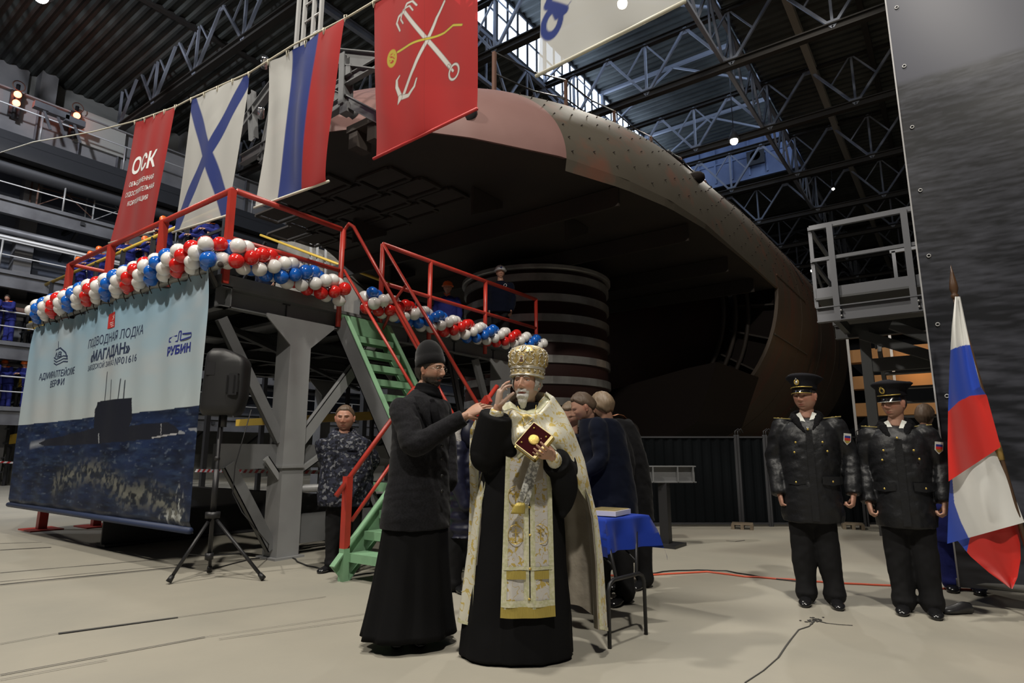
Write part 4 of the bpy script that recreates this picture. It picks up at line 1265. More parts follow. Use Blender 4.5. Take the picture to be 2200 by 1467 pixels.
def art_anchor(u, v):
    rgb = np.broadcast_to(np.array(RD), u.shape + (3,)).copy(); x = u * 1.45; y = v * 1.9
    S = [uvof(*q) for q in ((872, 27), (915, 87), (962, 140), (968, 148))]

    def stroke(pts, w0, w1, col, edge=True):
        nonlocal rgb
        q = [uvof(*p) for p in pts]; n = len(q) - 1
        dm = np.full(x.shape, 9.0)
        for i in range(n):
            d, t = dseg(x, y, q[i], q[i + 1]); w = w0 + (w1 - w0) * (i + t) / n; dm = np.minimum(dm, d - w)
        if edge: rgb = lay(rgb, (0.008 - dm) / 0.006, (0.10, 0.03, 0.03))
        rgb = lay(rgb, -dm / 0.006 + 0.5, col)
    W_ = (0.68, 0.66, 0.62); G_ = (0.62, 0.52, 0.05)
    stroke([(872, 27), (920, 88), (962, 140)], 0.020, 0.024, W_); stroke([(958, 137), (969, 149)], 0.012, 0.012, W_)
    c = uvof(971, 151); d = np.abs(np.hypot((x - c[0]) / 0.8, y - c[1]) - 0.085); rgb = lay(rgb, (0.022 - d) / 0.006, (0.10, 0.03, 0.03)); rgb = lay(rgb, (0.015 - d) / 0.006, W_)
    stroke([(952, 0), (935, 35), (917, 90), (895, 150), (868, 212)], 0.012, 0.022, W_)
    stroke([(863, 208), (856, 190), (856, 175), (862, 165)], 0.026, 0.007, W_); stroke([(863, 212), (882, 208), (896, 190), (901, 172)], 0.026, 0.007, W_); stroke([(858, 226), (863, 212)], 0.004, 0.03, W_)
    stroke([(872, 30), (880, 12), (892, 6), (900, 14)], 0.014, 0.010, W_); stroke([(876, 22), (886, 17), (893, 26)], 0.010, 0.008, W_)
    stroke([(872, 30), (860, 38), (855, 52), (863, 69)], 0.018, 0.010, W_); stroke([(868, 33), (865, 45), (871, 54)], 0.010, 0.008, W_)
    stroke([(858, 114), (880, 104), (917, 84), (950, 66), (962, 57), (970, 51), (988, 50)], 0.013, 0.011, G_)
    c = uvof(846, 128); d = np.hypot((x - c[0]) / 0.75, (y - c[1]) / 1.15); rgb = lay(rgb, (0.10 - d) / 0.01, (0.50, 0.40, 0.04)); rgb = lay(rgb, ((0.06 - d) / 0.01) * (fbm(x * 60, y * 60, 5, 2) > 0.5), RD)
    rgb = lay(rgb, (np.abs(x - 0.79) < 0.004) * 0.5, (0.25, 0.01, 0.01))
    return rgb


hang_flag('red hanging flag with crossed silver anchors and gold sceptre, second from right on the rope', *red_c, art_anchor, 0.04, 3, 2.0, nu=230, nv=300, stick=(0.5, 0.03, 0.03))


def art_white(u, v):
    rgb = np.broadcast_to(np.array(WH), u.shape + (3,)).copy(); x = u * 1.35; y = v * 1.75
    wc = lambda px, py: (lambda p: (p.x + 2.62, p.z - 4.44))(F(px, py))
    c = wc(1184, 40); d = np.abs(np.hypot(x - c[0], (y - c[1]) / 1.25) - 0.10); rgb = lay(rgb, (0.042 - d) / 0.012, BL)
    for a, b, w in ((wc(1172, 0), wc(1215, 18), 0.05), (wc(1180, -20), wc(1172, 2), 0.05), (wc(1184, 8), wc(1195, 30), 0.035), (wc(1215, 18), wc(1230, 0), 0.01)):
        d, _ = dseg(x, y, a, b); rgb = lay(rgb, (w - d) / 0.012, BL)
    return rgb


hang_flag('white hanging flag with part of a blue emblem, rightmost on the rope', Vector((-2.60, YF, 6.14)), Vector((-1.32, YF, 6.23)), F(1155, 162), F(1468, 5), art_white, 0.03, 3, 0.6)

# ================================================================= grey hoist frame and ladder mast before the bow
gy = 4.72
G4 = lambda px, py, y=gy: P(px, py, y=y)
hf = thing('hoist_frame', 'grey bolted hoist frame hanging in front of the pink bow between the flags', 'frame', G4(745, 220))
for a, b, w in (((560, 345), (700, 195), 0.16), ((500, 300), (600, 165), 0.16), ((690, 120), (820, 135), 0.22), ((690, 205), (830, 125), 0.13), ((745, 120), (742, 228), 0.17), ((742, 215), (830, 262), 0.14), ((690, 250), (748, 215), 0.16), ((520, 345), (640, 275), 0.16), ((540, 200), (545, 300), 0.14), ((600, 165), (690, 120), 0.14), ((700, 195), (745, 215), 0.12), ((600, 165), (560, 345), 0.1), ((640, 275), (690, 250), 0.14)):
    g = MB(); g.ibeam(G4(*a), G4(*b), w * 0.6, w, 0.014); g.build('frame_beam', M_pgrey, hf)
for q in ((752, 155), (745, 235)):
    g = MB(); g.box(G4(*q), (0.15, 0.12, 0.14)); g.build('joint_box', M_pgrey, hf)
for q in ((568, 145), (560, 252)):
    g = MB(); c = G4(*q); g.tube([c, c + Vector((0.16, -0.1, 0.06))], 0.05, 12); g.build('spot_head', mat('chrome', (0.6, 0.6, 0.62), 0.2, 1.0), hf)
lad = thing('ladder_mast', 'pale steel ladder rising to the roof behind the striped flags', 'ladder', G4(660, 100, 4.85))
zt2 = 17.7
a0, b0, a1, b1 = [G4(x, y, 4.85) for x, y in ((636, 100), (650, 98), (688, 62), (672, 70))]
for p in (a0, b0, a1, b1):
    g = MB(); q = Vector((p.x, 4.85, 6.3)); g.bar(q, (q.x, q.y, zt2), 0.05); g.build('rail', M_galrail, lad)
for i in range(38):
    z = 6.5 + i * 0.3; g = MB(); g.tube([(b0.x, 4.85, z), (a1.x, 4.85, z)], 0.016, 6); g.build('rung', M_galrail, lad)
g = MB(); g.bar((a0.x, 4.85, 6.35), (a1.x, 4.78, 6.35), 0.1); g.build('foot_bar', M_galrail, lad)
# ================================================================= loudspeaker on a tripod
M_plas = mat('black_plastic', (0.010, 0.010, 0.011), 0.5, bump=(60, 0.15, 0.002))
GS = 6.33
S_ = lambda px, py, g=GS: P(px, py, g=g)
ft = [P(362, 1250, z=0.02), P(566, 1243, z=0.02), P(450, 1228, z=0.02)]
hub = S_(457, 1106); base_c = Vector((hub.x, hub.y, 0))
tri = thing('speaker_tripod', 'black tripod stand carrying the loudspeaker beside the banner', 'stand', base_c)
g = MB(); g.tube([Vector((hub.x, hub.y, 0.16)), Vector((hub.x, hub.y, 1.62))], 0.02, 12); g.build('pole', M_black, tri)
g = MB(); g.tube([hub + Vector((0, 0, -0.03)), hub + Vector((0, 0, 0.03))], 0.07, 16); g.tube([hub, hub + Vector((0, 0, 0.45))], 0.028, 12); g.build('collar', M_black, tri)
g = MB(); g.tube([Vector((hub.x, hub.y, 0.17)), Vector((hub.x, hub.y, 0.23))], 0.04, 12); g.build('lower_collar', M_black, tri)
for f_ in ft:
    d = (f_ - hub).normalized(); g = MB(); g.tube([hub + d * 0.05, f_ - d * 0.03], 0.017, 10); L_ = g.build('leg', M_black, tri)
    g = MB(); g.tube([f_ - d * 0.06, f_], [0.022, 0.028], 10); g.build('rubber_foot', M_plas, L_)
    g = MB(); g.bar(Vector((hub.x, hub.y, 0.2)), hub.lerp(f_, 0.6), 0.02, 0.008); g.build('brace', M_black, tri)
g = MB(); k_ = S_(458, 985); g.ball(k_ + _r * 0.04, 0.03, 10, 8); g.build('knob', M_plas, tri)
spk = thing('loudspeaker', 'black plastic loudspeaker with rounded top on the tripod, seen from its side', 'loudspeaker', S_(490, 893))
zt0, zb0 = S_(490, 752).z, S_(490, 892).z; H_ = zt0 - zb0
cs = S_(488, 820); ax = _r; ay = GF
rings = []
for k in range(15):
    t = k / 14; z = zb0 + H_ * t
    wl = -0.215 - 0.01 * t + (0.03 * (1 - t / 0.08) if t < 0.08 else 0) + (0.05 * ((t - 0.88) / 0.12) ** 2 if t > 0.88 else 0) + 0.035 * t
    wr = 0.165 + 0.05 * min(1, t / 0.3) - (0.22 * ((t - 0.78) / 0.22) ** 2 if t > 0.78 else 0) - (0.02 if t < 0.05 else 0)
    dp = 0.17 - (0.05 * ((t - 0.85) / 0.15) ** 2 if t > 0.85 else 0) - (0.02 * (1 - t / 0.06) if t < 0.06 else 0)
    ring = []
    for q in range(24):
        a = 2 * PI * q / 24; c_, s_2 = math.cos(a), math.sin(a)
        ex = (abs(c_) ** 0.45) * (1 if c_ > 0 else -1); ey = (abs(s_2) ** 0.45) * (1 if s_2 > 0 else -1)
        x = (wl + wr) / 2 + (wr - wl) / 2 * ex; p = Vector((cs.x, cs.y, 0)) + ax * x + ay * (dp * ey * (1.0 if x < 0.05 else 0.72)); ring.append(Vector((p.x, p.y, z)))
    rings.append(ring)
g = MB(); g.loft(rings); g.build('cabinet', M_plas, spk)
g = MB(); g.box(Vector((cs.x, cs.y, zb0 + H_ * 0.45)) + ax * 0.13 - ay * 0.135, (0.09, 0.04, 0.22), rz=YAW); g.build('grip_recess', M_black, spk)
for dx in (0.075, 0.145, 0.185):
    g = MB(); g.bar(Vector((cs.x, cs.y, zb0 + H_ * 0.33)) + ax * dx - ay * 0.158, Vector((cs.x, cs.y, zb0 + H_ * 0.58)) + ax * dx - ay * 0.158, 0.012); g.build('grip_bar', M_plas, spk)
g = MB(); g.box(Vector((cs.x, cs.y, zb0 + H_ * 0.68)) - ax * 0.1 - ay * 0.155, (0.09, 0.03, 0.13), rz=YAW); g.build('horn_recess', M_black, spk)
g = MB(); g.tube([Vector((cs.x, cs.y, zb0 - 0.12)), Vector((cs.x, cs.y, zb0 + 0.02))], 0.03, 12); g.build('socket', M_black, spk)


def floor_cable(name, label, pts, r_, mtl):
    q = [P(a, b, z=0.008) for a, b in pts]; out_ = []
    for i in range(len(q) - 1):
        for t in (0, 0.33, 0.66): out_.append(q[i].lerp(q[i + 1], t) + Vector((0.008 * math.sin(i * 3 + t * 7), 0.01 * math.cos(i * 2 + t * 9), 0)))
    out_.append(q[-1]); g = MB(); g.tube(out_, r_, 6); g.build(name, mtl, label=label, cat='cable')


M_orc = mat('orange_cable', (0.60, 0.10, 0.05), 0.5)
floor_cable('power_cable', 'orange-red cable lying across the floor behind the two officers', [(1200, 1226), (1275, 1234), (1350, 1238), (1430, 1233), (1520, 1228), (1600, 1238), (1700, 1245), (1790, 1252), (1880, 1256), (1990, 1262), (2100, 1268)], 0.010, M_orc)
floor_cable('power_cable', 'black cable lying on the floor behind the blue table', [(1395, 1232), (1440, 1226), (1500, 1224), (1560, 1226), (1640, 1240), (1740, 1252)], 0.006, M_black)
floor_cable('power_cable', 'black cable running over the floor from the grey column to the camouflaged man', [(588, 1180), (600, 1182), (625, 1196), (650, 1212), (690, 1222), (760, 1236), (830, 1226)], 0.008, M_black)
floor_cable('power_cable', 'thin black cable under the banner end of the platform, left of the tripod', [(455, 1222), (480, 1216), (540, 1200), (590, 1196)], 0.006, M_black)
g = MB(); q = [S_(540, 880), S_(505, 1000), S_(500, 1060), S_(520, 1100), S_(548, 1135), P(590, 1184, z=0.02)]; g.tube(q, 0.006, 6); g.build('speaker_cable', M_black, label='thin black cable hanging from the loudspeaker down to the column foot', cat='cable')

# warning tape
M_tw = mat('tape_white', (0.7, 0.68, 0.65), 0.5); M_tr = mat('tape_red', (0.5, 0.03, 0.03), 0.5)


def tape(a, b, lbl, w=0.07, n=24):
    mb = MB(); a = Vector(a); b = Vector(b); d = (b - a) / n; u = Vector((0, 0, w)); sk = d * 0.7
    for i in range(n):
        p = a + d * i; mb.add([p, p + d, p + d + u + sk, p + u + sk], [(0, 1, 2, 3)], i % 2)
    mb.build('warning_tape', [M_tw, M_tr], label=lbl, cat='tape')


tape(P(418, 1014, y=6.5), P(690, 1018, y=6.5), 'red and white striped warning tape stretched under the platform', 0.06, 44)
tape(P(-20, 993, y=7), P(48, 997, y=7), 'short piece of red and white warning tape left of the submarine banner', 0.06, 10)

# ================================================================= yellow-railed workers' walkway on the left
WY, WZ = 8.0, 6.62
ww = thing('scaffold_walkway', 'dark scaffold walkway with yellow railing where orange-helmeted workers lean', 'scaffold', (-30, WY, 0))
g = MB(); g.bx((-30, WY, WZ - 0.08), (-15.2, WY + 1.6, WZ)); g.build('deck', M_darkst, ww)
g = MB(); g.tube([(-30, WY, WZ + 1.15), (-15.2, WY, WZ + 1.15)], 0.055, 8); g.build('top_rail', M_yel, ww)
g = MB(); g.tube([(-30, WY, WZ + 1.15), (-30.0, WY + 1.6, WZ + 1.15)], 0.055, 8); g.build('end_rail', M_yel, ww)
g = MB(); g.bar((-30, WY, WZ + 0.5), (-15.2, WY, WZ + 0.5), 0.05, 0.08); g.build('mid_rail', M_black, ww)
for i in range(8):
    x = -30 + i * 2.1; g = MB(); g.bar((x, WY, 0), (x, WY, WZ + 1.15), 0.11); g.build('post', M_black, ww)
    g = MB(); g.bar((x, WY + 1.5, 0), (x, WY + 1.5, WZ), 0.11); g.bar((x, WY, WZ - 2.2), (x + 2.0, WY, WZ - 0.3), 0.06); g.build('rear_post', M_black, ww)
for px0, px1, py in ((62, 92, 700), (42, 68, 822), (22, 46, 944)):
    a, b = P(px0, py, y=WY - 0.2), P(px1, py - 4, y=WY - 0.2); g = MB(); g.bar(a, b, 0.05, 0.36); g.build('yellow_board', M_yel, ww, label='yellow toe board')
    g = MB(); g.bx((a.x - 0.3, WY - 0.2, a.z - 0.25), (b.x + 0.6, WY + 1.4, a.z - 0.18)); g.build('landing', M_darkst, ww)
for z in np.arange(0.5, 6.5, 0.55):
    g = MB(); g.bar((-30.5, WY - 0.15, z), (-29.6, WY - 0.15, z), 0.05); g.build('rung', M_gal, ww)
for x in (-30.5, -29.6):
    g = MB(); g.bar((x, WY - 0.15, 0), (x, WY - 0.15, WZ + 0.9), 0.08); g.build('ladder_rail', M_black, ww)
# bigger plate-clad body behind the bow on the port side (beige panels)
M_beige = mat('dusty_beige_cloth', (0.20, 0.185, 0.155), 0.85, mix=((0.11, 0.10, 0.085), 1.5, 0.4, 0.7))
cv = thing('covered_block', 'dusty beige sheeted block standing behind the platform under the port side of the bow', 'equipment', (-16.5, 11.0, 0))
q = [P(a, b, y=11.0) for a, b in ((590, 555), (600, 516), (640, 520), (690, 545), (750, 590), (775, 640), (770, 700), (590, 700))]
g = MB(); n = len(q); g.add([v for v in q] + [v + Vector((0, 1.6, 0)) for v in q], [tuple(range(n)), tuple(range(n, 2 * n))[::-1]] + [(k, (k + 1) % n, n + (k + 1) % n, n + k) for k in range(n)]); g.build('sheet', M_beige, cv)
for px in (612, 648, 662, 700, 730):
    a, b = P(px, 540 + (px - 600) * 0.25, y=10.9), P(px, 705, y=10.9); g = MB(); g.bar(a, b, 0.06); g.build('strut', M_gal, cv)
zmin = min(v.z for v in q)
for x in (q[-1].x + 0.1, q[-2].x - 0.1):
    g = MB(); g.bar((x, 11.4, 0), (x, 11.4, zmin), 0.15); g.build('support', M_darkst, cv)
g = MB(); g.tube([P(560, 505, y=10.5), P(880, 625, y=10.5)], 0.04, 8); g.build('handrail_pipe', M_yel, label='long dull yellow pipe rail behind the platform under the bow', cat='pipe')
for px, wd in ((668, 'left'), (682, 'middle'), (700, 'right')):
    g = MB(); g.bar(P(px, 600, y=10.6), P(px, 480, y=10.6), 0.05); g.build('upright_profile', M_galrail, label='bright upright metal profile behind the platform railing, %s of three' % wd, cat='post', group='bright metal profiles behind the platform')

# ================================================================= grey access gantry at the right
M_gant = mat('gantry_grey', (0.155, 0.16, 0.175), 0.42, 0.3); M_gdk = mat('gantry_dark', (0.085, 0.088, 0.09), 0.5, 0.3)
ga = thing('access_gantry', 'grey steel access gantry with railing between the submarine and the sea poster', 'gantry', (-1.5, 9.6, 0))
gx0, gx1, gy_ = -1.49, 4.5, 9.6


def gb(name, a, b, w, h=None, m_=None, up=(0, 0, 1)):
    g = MB(); g.bar(a, b, w, h, up); return g.build(name, m_ or M_gant, ga)


gb('top_rail', (gx0, gy_, 4.50), (gx1, gy_, 4.50), 0.06, 0.07); gb('mid_rail', (gx0, gy_, 4.0), (gx1, gy_, 4.0), 0.05, 0.05); gb('toe_board', (gx0, gy_ + 0.02, 3.50), (gx1, gy_ + 0.02, 3.50), 0.02, 0.15)
for x in (-1.22, -0.30, 0.7, 1.7, 2.7, 3.7):
    gb('post', (x, gy_ - 0.03, 3.05), (x, gy_ - 0.03, 4.5), 0.08, 0.045)
    for z in (3.12, 3.2):
        g = MB(); g.tube([(x + 0.05, gy_ - 0.07, z), (x + 0.05, gy_ + 0.02, z)], 0.014, 6); g.build('bolt', M_galrail, ga)
gb('side_top_rail', (gx0, gy_, 4.50), (gx0, gy_ + 1.6, 4.50), 0.05); gb('side_mid_rail', (gx0, gy_, 4.0), (gx0, gy_ + 1.6, 4.0), 0.05); gb('side_toe_board', (gx0, gy_, 3.5), (gx0, gy_ + 1.6, 3.5), 0.02, 0.15)
for y in (gy_ + 0.05, gy_ + 1.6): gb('side_post', (gx0, y, 3.3), (gx0, y, 4.5), 0.05)
gb('side_brace', (gx0, gy_ + 0.1, 3.45), (gx0, gy_ + 1.5, 3.95), 0.03); gb('side_brace', (gx0, gy_ + 0.1, 3.95), (gx0, gy_ + 1.5, 3.45), 0.03)
gb('rear_top_rail', (-0.6, gy_ + 1.6, 4.4), (gx1, gy_ + 1.6, 4.4), 0.05); gb('rear_post', (-0.55, gy_ + 1.6, 3.4), (-0.55, gy_ + 1.6, 4.4), 0.05)
g = MB(); g.bx((gx0, gy_, 3.40), (gx1, gy_ + 3.0, 3.43)); g.build('deck', M_gdk, ga)
g = MB(); g.ibeam((gx0, gy_, 3.17), (gx1, gy_, 3.17), 0.12, 0.22, 0.016); g.build('main_beam', M_gant, ga)
g = MB(); g.ibeam((gx0, gy_ + 1.6, 3.17), (gx1, gy_ + 1.6, 3.17), 0.12, 0.22, 0.016); g.build('rear_beam', M_gdk, ga)
for x in (-1.3, 0, 1.3, 2.6): gb('cross_beam', (x, gy_ + 0.05, 3.2), (x, gy_ + 1.55, 3.2), 0.08, 0.16, M_gdk)
gb('diagonal', (-0.62, gy_ + 0.3, 2.98), (2.6, gy_ + 0.6, 1.2), 0.10, 0.12, M_gdk); gb('diagonal', (-1.05, gy_ + 0.9, 2.98), (1.2, gy_ + 0.9, 1.9), 0.12, 0.14, M_gdk)
gb('column', (-1.05, gy_ + 1.3, 0), (-1.05, gy_ + 1.3, 3.1), 0.14, None, M_gdk); gb('column', (3.2, gy_ + 0.8, 0), (3.2, gy_ + 0.8, 3.1), 0.2, None, M_gdk); gb('column', (0.35, gy_ + 1.3, 0), (0.35, gy_ + 1.3, 3.1), 0.12, None, M_gdk)
gb('low_beam', (-1.05, gy_ + 1.3, 2.55), (3.2, gy_ + 1.3, 2.55), 0.12, 0.2, M_gdk)
# its stair
st2 = thing('gantry_stair', 'dark steel stair under the grey gantry, seen behind the two officers', 'stair', (-0.7, 12, 0))
for x in (-1.0, -0.2):
    g = MB(); g.bar((x, 12.6, 3.05), (x, 14.4, 0.02), 0.06, 0.22); g.build('stringer', M_gdk, st2)
for i in range(11):
    t = (i + 0.7) / 12; g = MB(); g.box((-0.6, 12.6 + 1.8 * t, 3.05 - 3.03 * t), (0.76, 0.24, 0.035)); g.build('tread', M_gdk, st2)
for x in (-1.05, -0.15):
    g = MB(); g.tube([(x, 12.6, 4.0), (x, 14.4, 0.95)], 0.02, 8); g.build('handrail', M_gant, st2)
    for yy, z0, z1 in ((12.6, 3.05, 4.0), (14.4, 0.0, 0.95)):
        g = MB(); g.tube([(x, yy, z0), (x, yy, z1)], 0.018, 8); g.build('rail_post', M_gant, st2)
# warm-lit store behind
M_ora = mat('orange_crate', (0.30, 0.15, 0.05), 0.7)
sh = thing('storage_rack', 'orange lit storage rack far behind the gantry stair', 'rack', (-1.0, 24, 0))
for i in range(4):
    g = MB(); g.bx((-2.9, 24.6, 2.5 + i * 0.95), (2.5, 25.2, 2.95 + i * 0.95)); g.build('shelf_board', M_ora, sh)
for x in (-2.9, -1.6, -0.3, 1.1, 2.5):
    g = MB(); g.bar((x, 24.5, 0), (x, 24.5, 6), 0.08); g.build('upright', M_galrail, sh)
l = bpy.data.lights.new('store_lamp', 'POINT'); l.energy = 22; l.color = (1.0, 0.55, 0.18); l.shadow_soft_size = 0.2
lo = bpy.data.objects.new('store_lamp', l); COL.objects.link(lo); lo.location = (-0.9, 23.9, 4.0)

# ================================================================= sea poster at the right
PY0 = 6.35; PXL, PXR, PZ0, PZ1 = -0.13, 4.2, 0.14, 7.2


def post(u, v, off=0.0):
    x = PXL + (PXR - PXL) * u; z = PZ0 + (PZ1 - PZ0) * v
    return Vector((x, PY0 + 0.02 * math.sin(x * 3.0) + 0.006 * math.sin(z * 2.1 + x * 5) - off, z))


def post_art(u, v):
    x = PXL + (PXR - PXL) * u; z = PZ0 + (PZ1 - PZ0) * v; hz2 = 4.62
    sky = np.array((0.052, 0.055, 0.074))[None, None] * (0.9 + 0.25 * fbm(x * 0.8, z * 0.8, 7))[..., None]
    dp = np.clip((hz2 - z) / 4.4, 0, 1); sc = 15 - 10.0 * dp
    n1 = fbm(x * sc * 0.55 + 20, z * sc * 2.4 + 1.0 * np.sin(x * 1.3), 51, 4); n2 = fbm(x * 1.1, z * 4.5, 61, 3)
    w = np.clip((n1 - 0.30) * 1.5 + (n2 - 0.5) * 0.8, 0, 1)
    sea = np.array((0.006, 0.007, 0.010)) * (1 - w[..., None]) + np.array((0.055, 0.058, 0.074)) * w[..., None]
    t = np.clip((z - hz2) / 0.06 + 0.5, 0, 1)[..., None]
    return sea * (1 - t) + sky * t


pst = thing('sea_poster', 'tall dark grey poster of rippled sea and sky standing at the right edge', 'poster', (PXL, PY0, PZ0))
M_pprint = mat('poster_print', (1, 1, 1), 0.42, vcol='Print', spec=0.35)
painted('printed_sheet', post, post_art, 340, 560, M_pprint, pst)
g = MB(); g.bar(post(0, 0) + Vector((-0.004, 0, 0)), post(0, 1) + Vector((-0.004, 0, 0)), 0.012, 0.02); g.build('edge_hem', mat('hem_grey', (0.35, 0.35, 0.36), 0.5), pst)
for i in range(12):
    c = post(0.018, (0.30 + i * 0.62) / (PZ1 - PZ0), 0.006); g = MB(); g.tube([c + Vector((0.014 * math.cos(t), 0, 0.014 * math.sin(t))) for t in np.linspace(0, 2 * PI, 13)[:-1]], 0.0045, 5, closed=True); g.build('eyelet', M_galrail, pst)
g = MB(); g.tube([(PXL - 0.02, PY0 + 0.03, 0.17), (PXR, PY0 + 0.03, 0.17)], 0.03, 10); g.build('bottom_pipe', M_pole, pst)
for x in (1.6, 4.0):
    g = MB(); g.bar((x, PY0 + 0.12, 0), (x, PY0 + 0.12, 7.2), 0.06); g.bar((x, PY0 + 0.12, 0.03), (x, PY0 + 1.4, 0.03), 0.06); g.bar((x, PY0 + 0.12, 3), (x, PY0 + 1.4, 0.05), 0.05); g.build('support_frame', M_darkst, pst)

# ================================================================= flag on a leaning pole at the right
GFL = 4.66
D_ = lambda px, py, o=0.0: P(px, py, g=GFL - o)
fp = thing('standing_flag', 'white, blue and red flag draped on a leaning wooden pole beside the officers', 'flag', P(2225, 1270, g=GFL))
M_wood = mat('dark_varnished_wood', (0.10, 0.05, 0.025), 0.35, mix=((0.05, 0.025, 0.012), 6, 0.4, 0.7), stretch=(1, 1, 0.2))
pa, pb = D_(2052, 640), D_(2231, 1262); pb.z = max(pb.z, 0.01)
g = MB(); g.tube([pa, pb], 0.017, 12); g.build('pole', M_wood, fp)
g = MB(); fd = (D_(2043, 572) - pa).normalized(); rot = fd.to_track_quat('Z', 'Y').to_matrix()
g.lathe(pa, [(0.018, -0.01), (0.022, 0.0), (0.028, 0.02), (0.018, 0.035), (0.024, 0.05), (0.03, 0.075), (0.026, 0.12), (0.012, 0.20), (0.001, 0.27)], 14, rot=rot); g.build('finial', M_wood, fp)
g = MB(); c = D_(2131, 975); g.tube([pa.lerp(pb, 0.52), pa.lerp(pb, 0.58)], 0.022, 12); g.build('brass_sleeve', mat('brass', (0.45, 0.30, 0.10), 0.35, 0.8), fp)
M_silk = mat('flag_satin', (1, 1, 1), 0.42, vcol='Print', spec=0.4, sheen=0.3)


def poly_at(pts, t):
    L = [0]
    for a, b in zip(pts[:-1], pts[1:]): L.append(L[-1] + math.hypot(b[0] - a[0], b[1] - a[1]))
    s_ = t * L[-1]
    for i in range(len(L) - 1):
        if s_ <= L[i + 1] or i == len(L) - 2:
            k = (s_ - L[i]) / (L[i + 1] - L[i]); return (pts[i][0] + (pts[i + 1][0] - pts[i][0]) * k, pts[i][1] + (pts[i + 1][1] - pts[i][1]) * k)


def drape(Lp, Rp, off, regions, name, amp=0.035, nf=3.2, ph=0, base=(0.7, 0.7, 0.68)):
    pix = {}

    def fn(u, v):
        a = poly_at(Lp, 1 - v); b = poly_at(Rp, 1 - v); px = a[0] + (b[0] - a[0]) * u; py = a[1] + (b[1] - a[1]) * u
        o_ = off + amp * (0.25 + 0.75 * (1 - v)) * math.sin(nf * 2 * u + ph + v * 1.5) + 0.3 * amp * math.sin(u * 11 + v * 5)
        pix[(round(u, 4), round(v, 4))] = (px, py); return D_(px, py, o_)
    nu, nv = 150, 260

    def art(u, v):
        X = np.zeros(u.shape); Y = np.zeros(u.shape)
        for j in range(u.shape[0]):
            for i in range(u.shape[1]): X[j, i], Y[j, i] = pix[(round(float(u[j, i]), 4), round(float(v[j, i]), 4))]
        rgb = np.broadcast_to(np.array(base), u.shape + (3,)).copy()
        for poly, col in regions: rgb = lay(rgb, inpoly(X, Y, poly) * 1.0, col)
        return rgb
    return painted(name, fn, art, nu, nv, M_silk, fp)


FB = (0.012, 0.055, 0.42); FR = (0.58, 0.018, 0.012)
drape([(2052, 637), (2045, 700), (2040, 790), (2037, 880), (2036, 960), (2038, 1034)], [(2063, 637), (2084, 740), (2106, 830), (2120, 850), (2135, 905), (2150, 960)], 0.05,
      [([(2000, 762), (2040, 752), (2062, 744), (2075, 741), (2200, 740), (2200, 848), (2118, 847), (2085, 850), (2060, 862), (2037, 884), (2000, 900)], FB), ([(2000, 900), (2037, 884), (2060, 862), (2085, 850), (2118, 847), (2200, 848), (2200, 1100), (2000, 1100)], FR)], 'cloth', ph=0.4)
drape([(2060, 985), (2042, 1020), (2038, 1080), (2035, 1168)], [(2133, 958), (2160, 1020), (2185, 1080), (2201, 1122)], 0.0,
      [([(2000, 1000), (2038, 1030), (2045, 1015), (2050, 1080), (2064, 1120), (2081, 1155), (2060, 1200), (2000, 1200)], FB)], 'lower_fold', amp=0.03, ph=2.0)
drape([(2080, 1120), (2056, 1160), (2085, 1195), (2125, 1230), (2168, 1262)], [(2182, 1100), (2191, 1150), (2193, 1200), (2186, 1240), (2175, 1265)], -0.06,
      [([(2000, 1100), (2088, 1100), (2085, 1150), (2075, 1195), (2000, 1260)], FB)], 'bottom_fold', amp=0.03, ph=1.0, base=FR)

# ================================================================= fence, beam, pallets before the hull
M_fence = mat('dark_corrugated_fence', (0.004, 0.005, 0.006), 0.8, 0.0, spec=0.06)
for a, b, lb in ((1240, 1592, 'dark corrugated fence panel, widest, behind the people at the blue table'), (1598, 1655, 'narrow dark corrugated fence panel left of the first officer'), (1660, 1860, 'dark corrugated fence panel behind the first officer'), (1866, 2040, 'dark corrugated fence panel behind the second officer')):
    p, q = P(a, 1131, z=0), P(b, 1131, z=0); L = (q - p).length; d = (q - p).normalized(); nn = Vector((-d.y, d.x, 0)); n = int(L / 0.04)
    f_ = thing('fence_panel', lb, 'fence', p); vs = []
    for i in range(n + 1):
        w_ = p + d * (L * i / n) + nn * (0.018 if (i // 2) % 2 else 0); vs += [(w_.x, w_.y, 0.06), (w_.x, w_.y, 1.47)]
    g = MB(); g.add(vs, [(2 * i, 2 * i + 2, 2 * i + 3, 2 * i + 1) for i in range(n)]); g.build('sheet', M_fence, f_)
    g = MB(); g.bar(p + Vector((0, 0, 1.48)), q + Vector((0, 0, 1.48)), 0.03); g.bar(p + Vector((0, 0, 0.05)), q + Vector((0, 0, 0.05)), 0.03); g.build('frame_bars', M_darkst, f_)
    for c in (p, q):
        g = MB(); g.bar(c, c + Vector((0, 0, 1.52)), 0.04); g.tube([c + Vector((0, 0, 1.5)), c + Vector((0, 0, 1.58)), c + Vector((0.05, 0.02, 1.62)), c + Vector((0.08, 0.04, 1.55))], 0.01, 6); g.build('post', M_darkst, f_)
bm_ = thing('stiffened_beam', 'grey steel beam with stiffener plates lying on stands right of the people at the table', 'beam', P(1430, 1130, g=8.4))
b0, b1 = P(1250, 1017, g=8.4), P(1492, 1017, g=8.4); b1.z = b0.z = 0.93
g = MB(); g.ibeam(b0, b1, 0.16, 0.22, 0.014); g.build('beam', M_pgrey, bm_)
for px in (1300, 1345, 1402, 1455, 1488):
    c = P(px, 1017, g=8.34); c.z = 0.93; g = MB(); g.box(c, (0.012, 0.08, 0.2), rz=YAW); g.build('stiffener', M_pgrey, bm_)
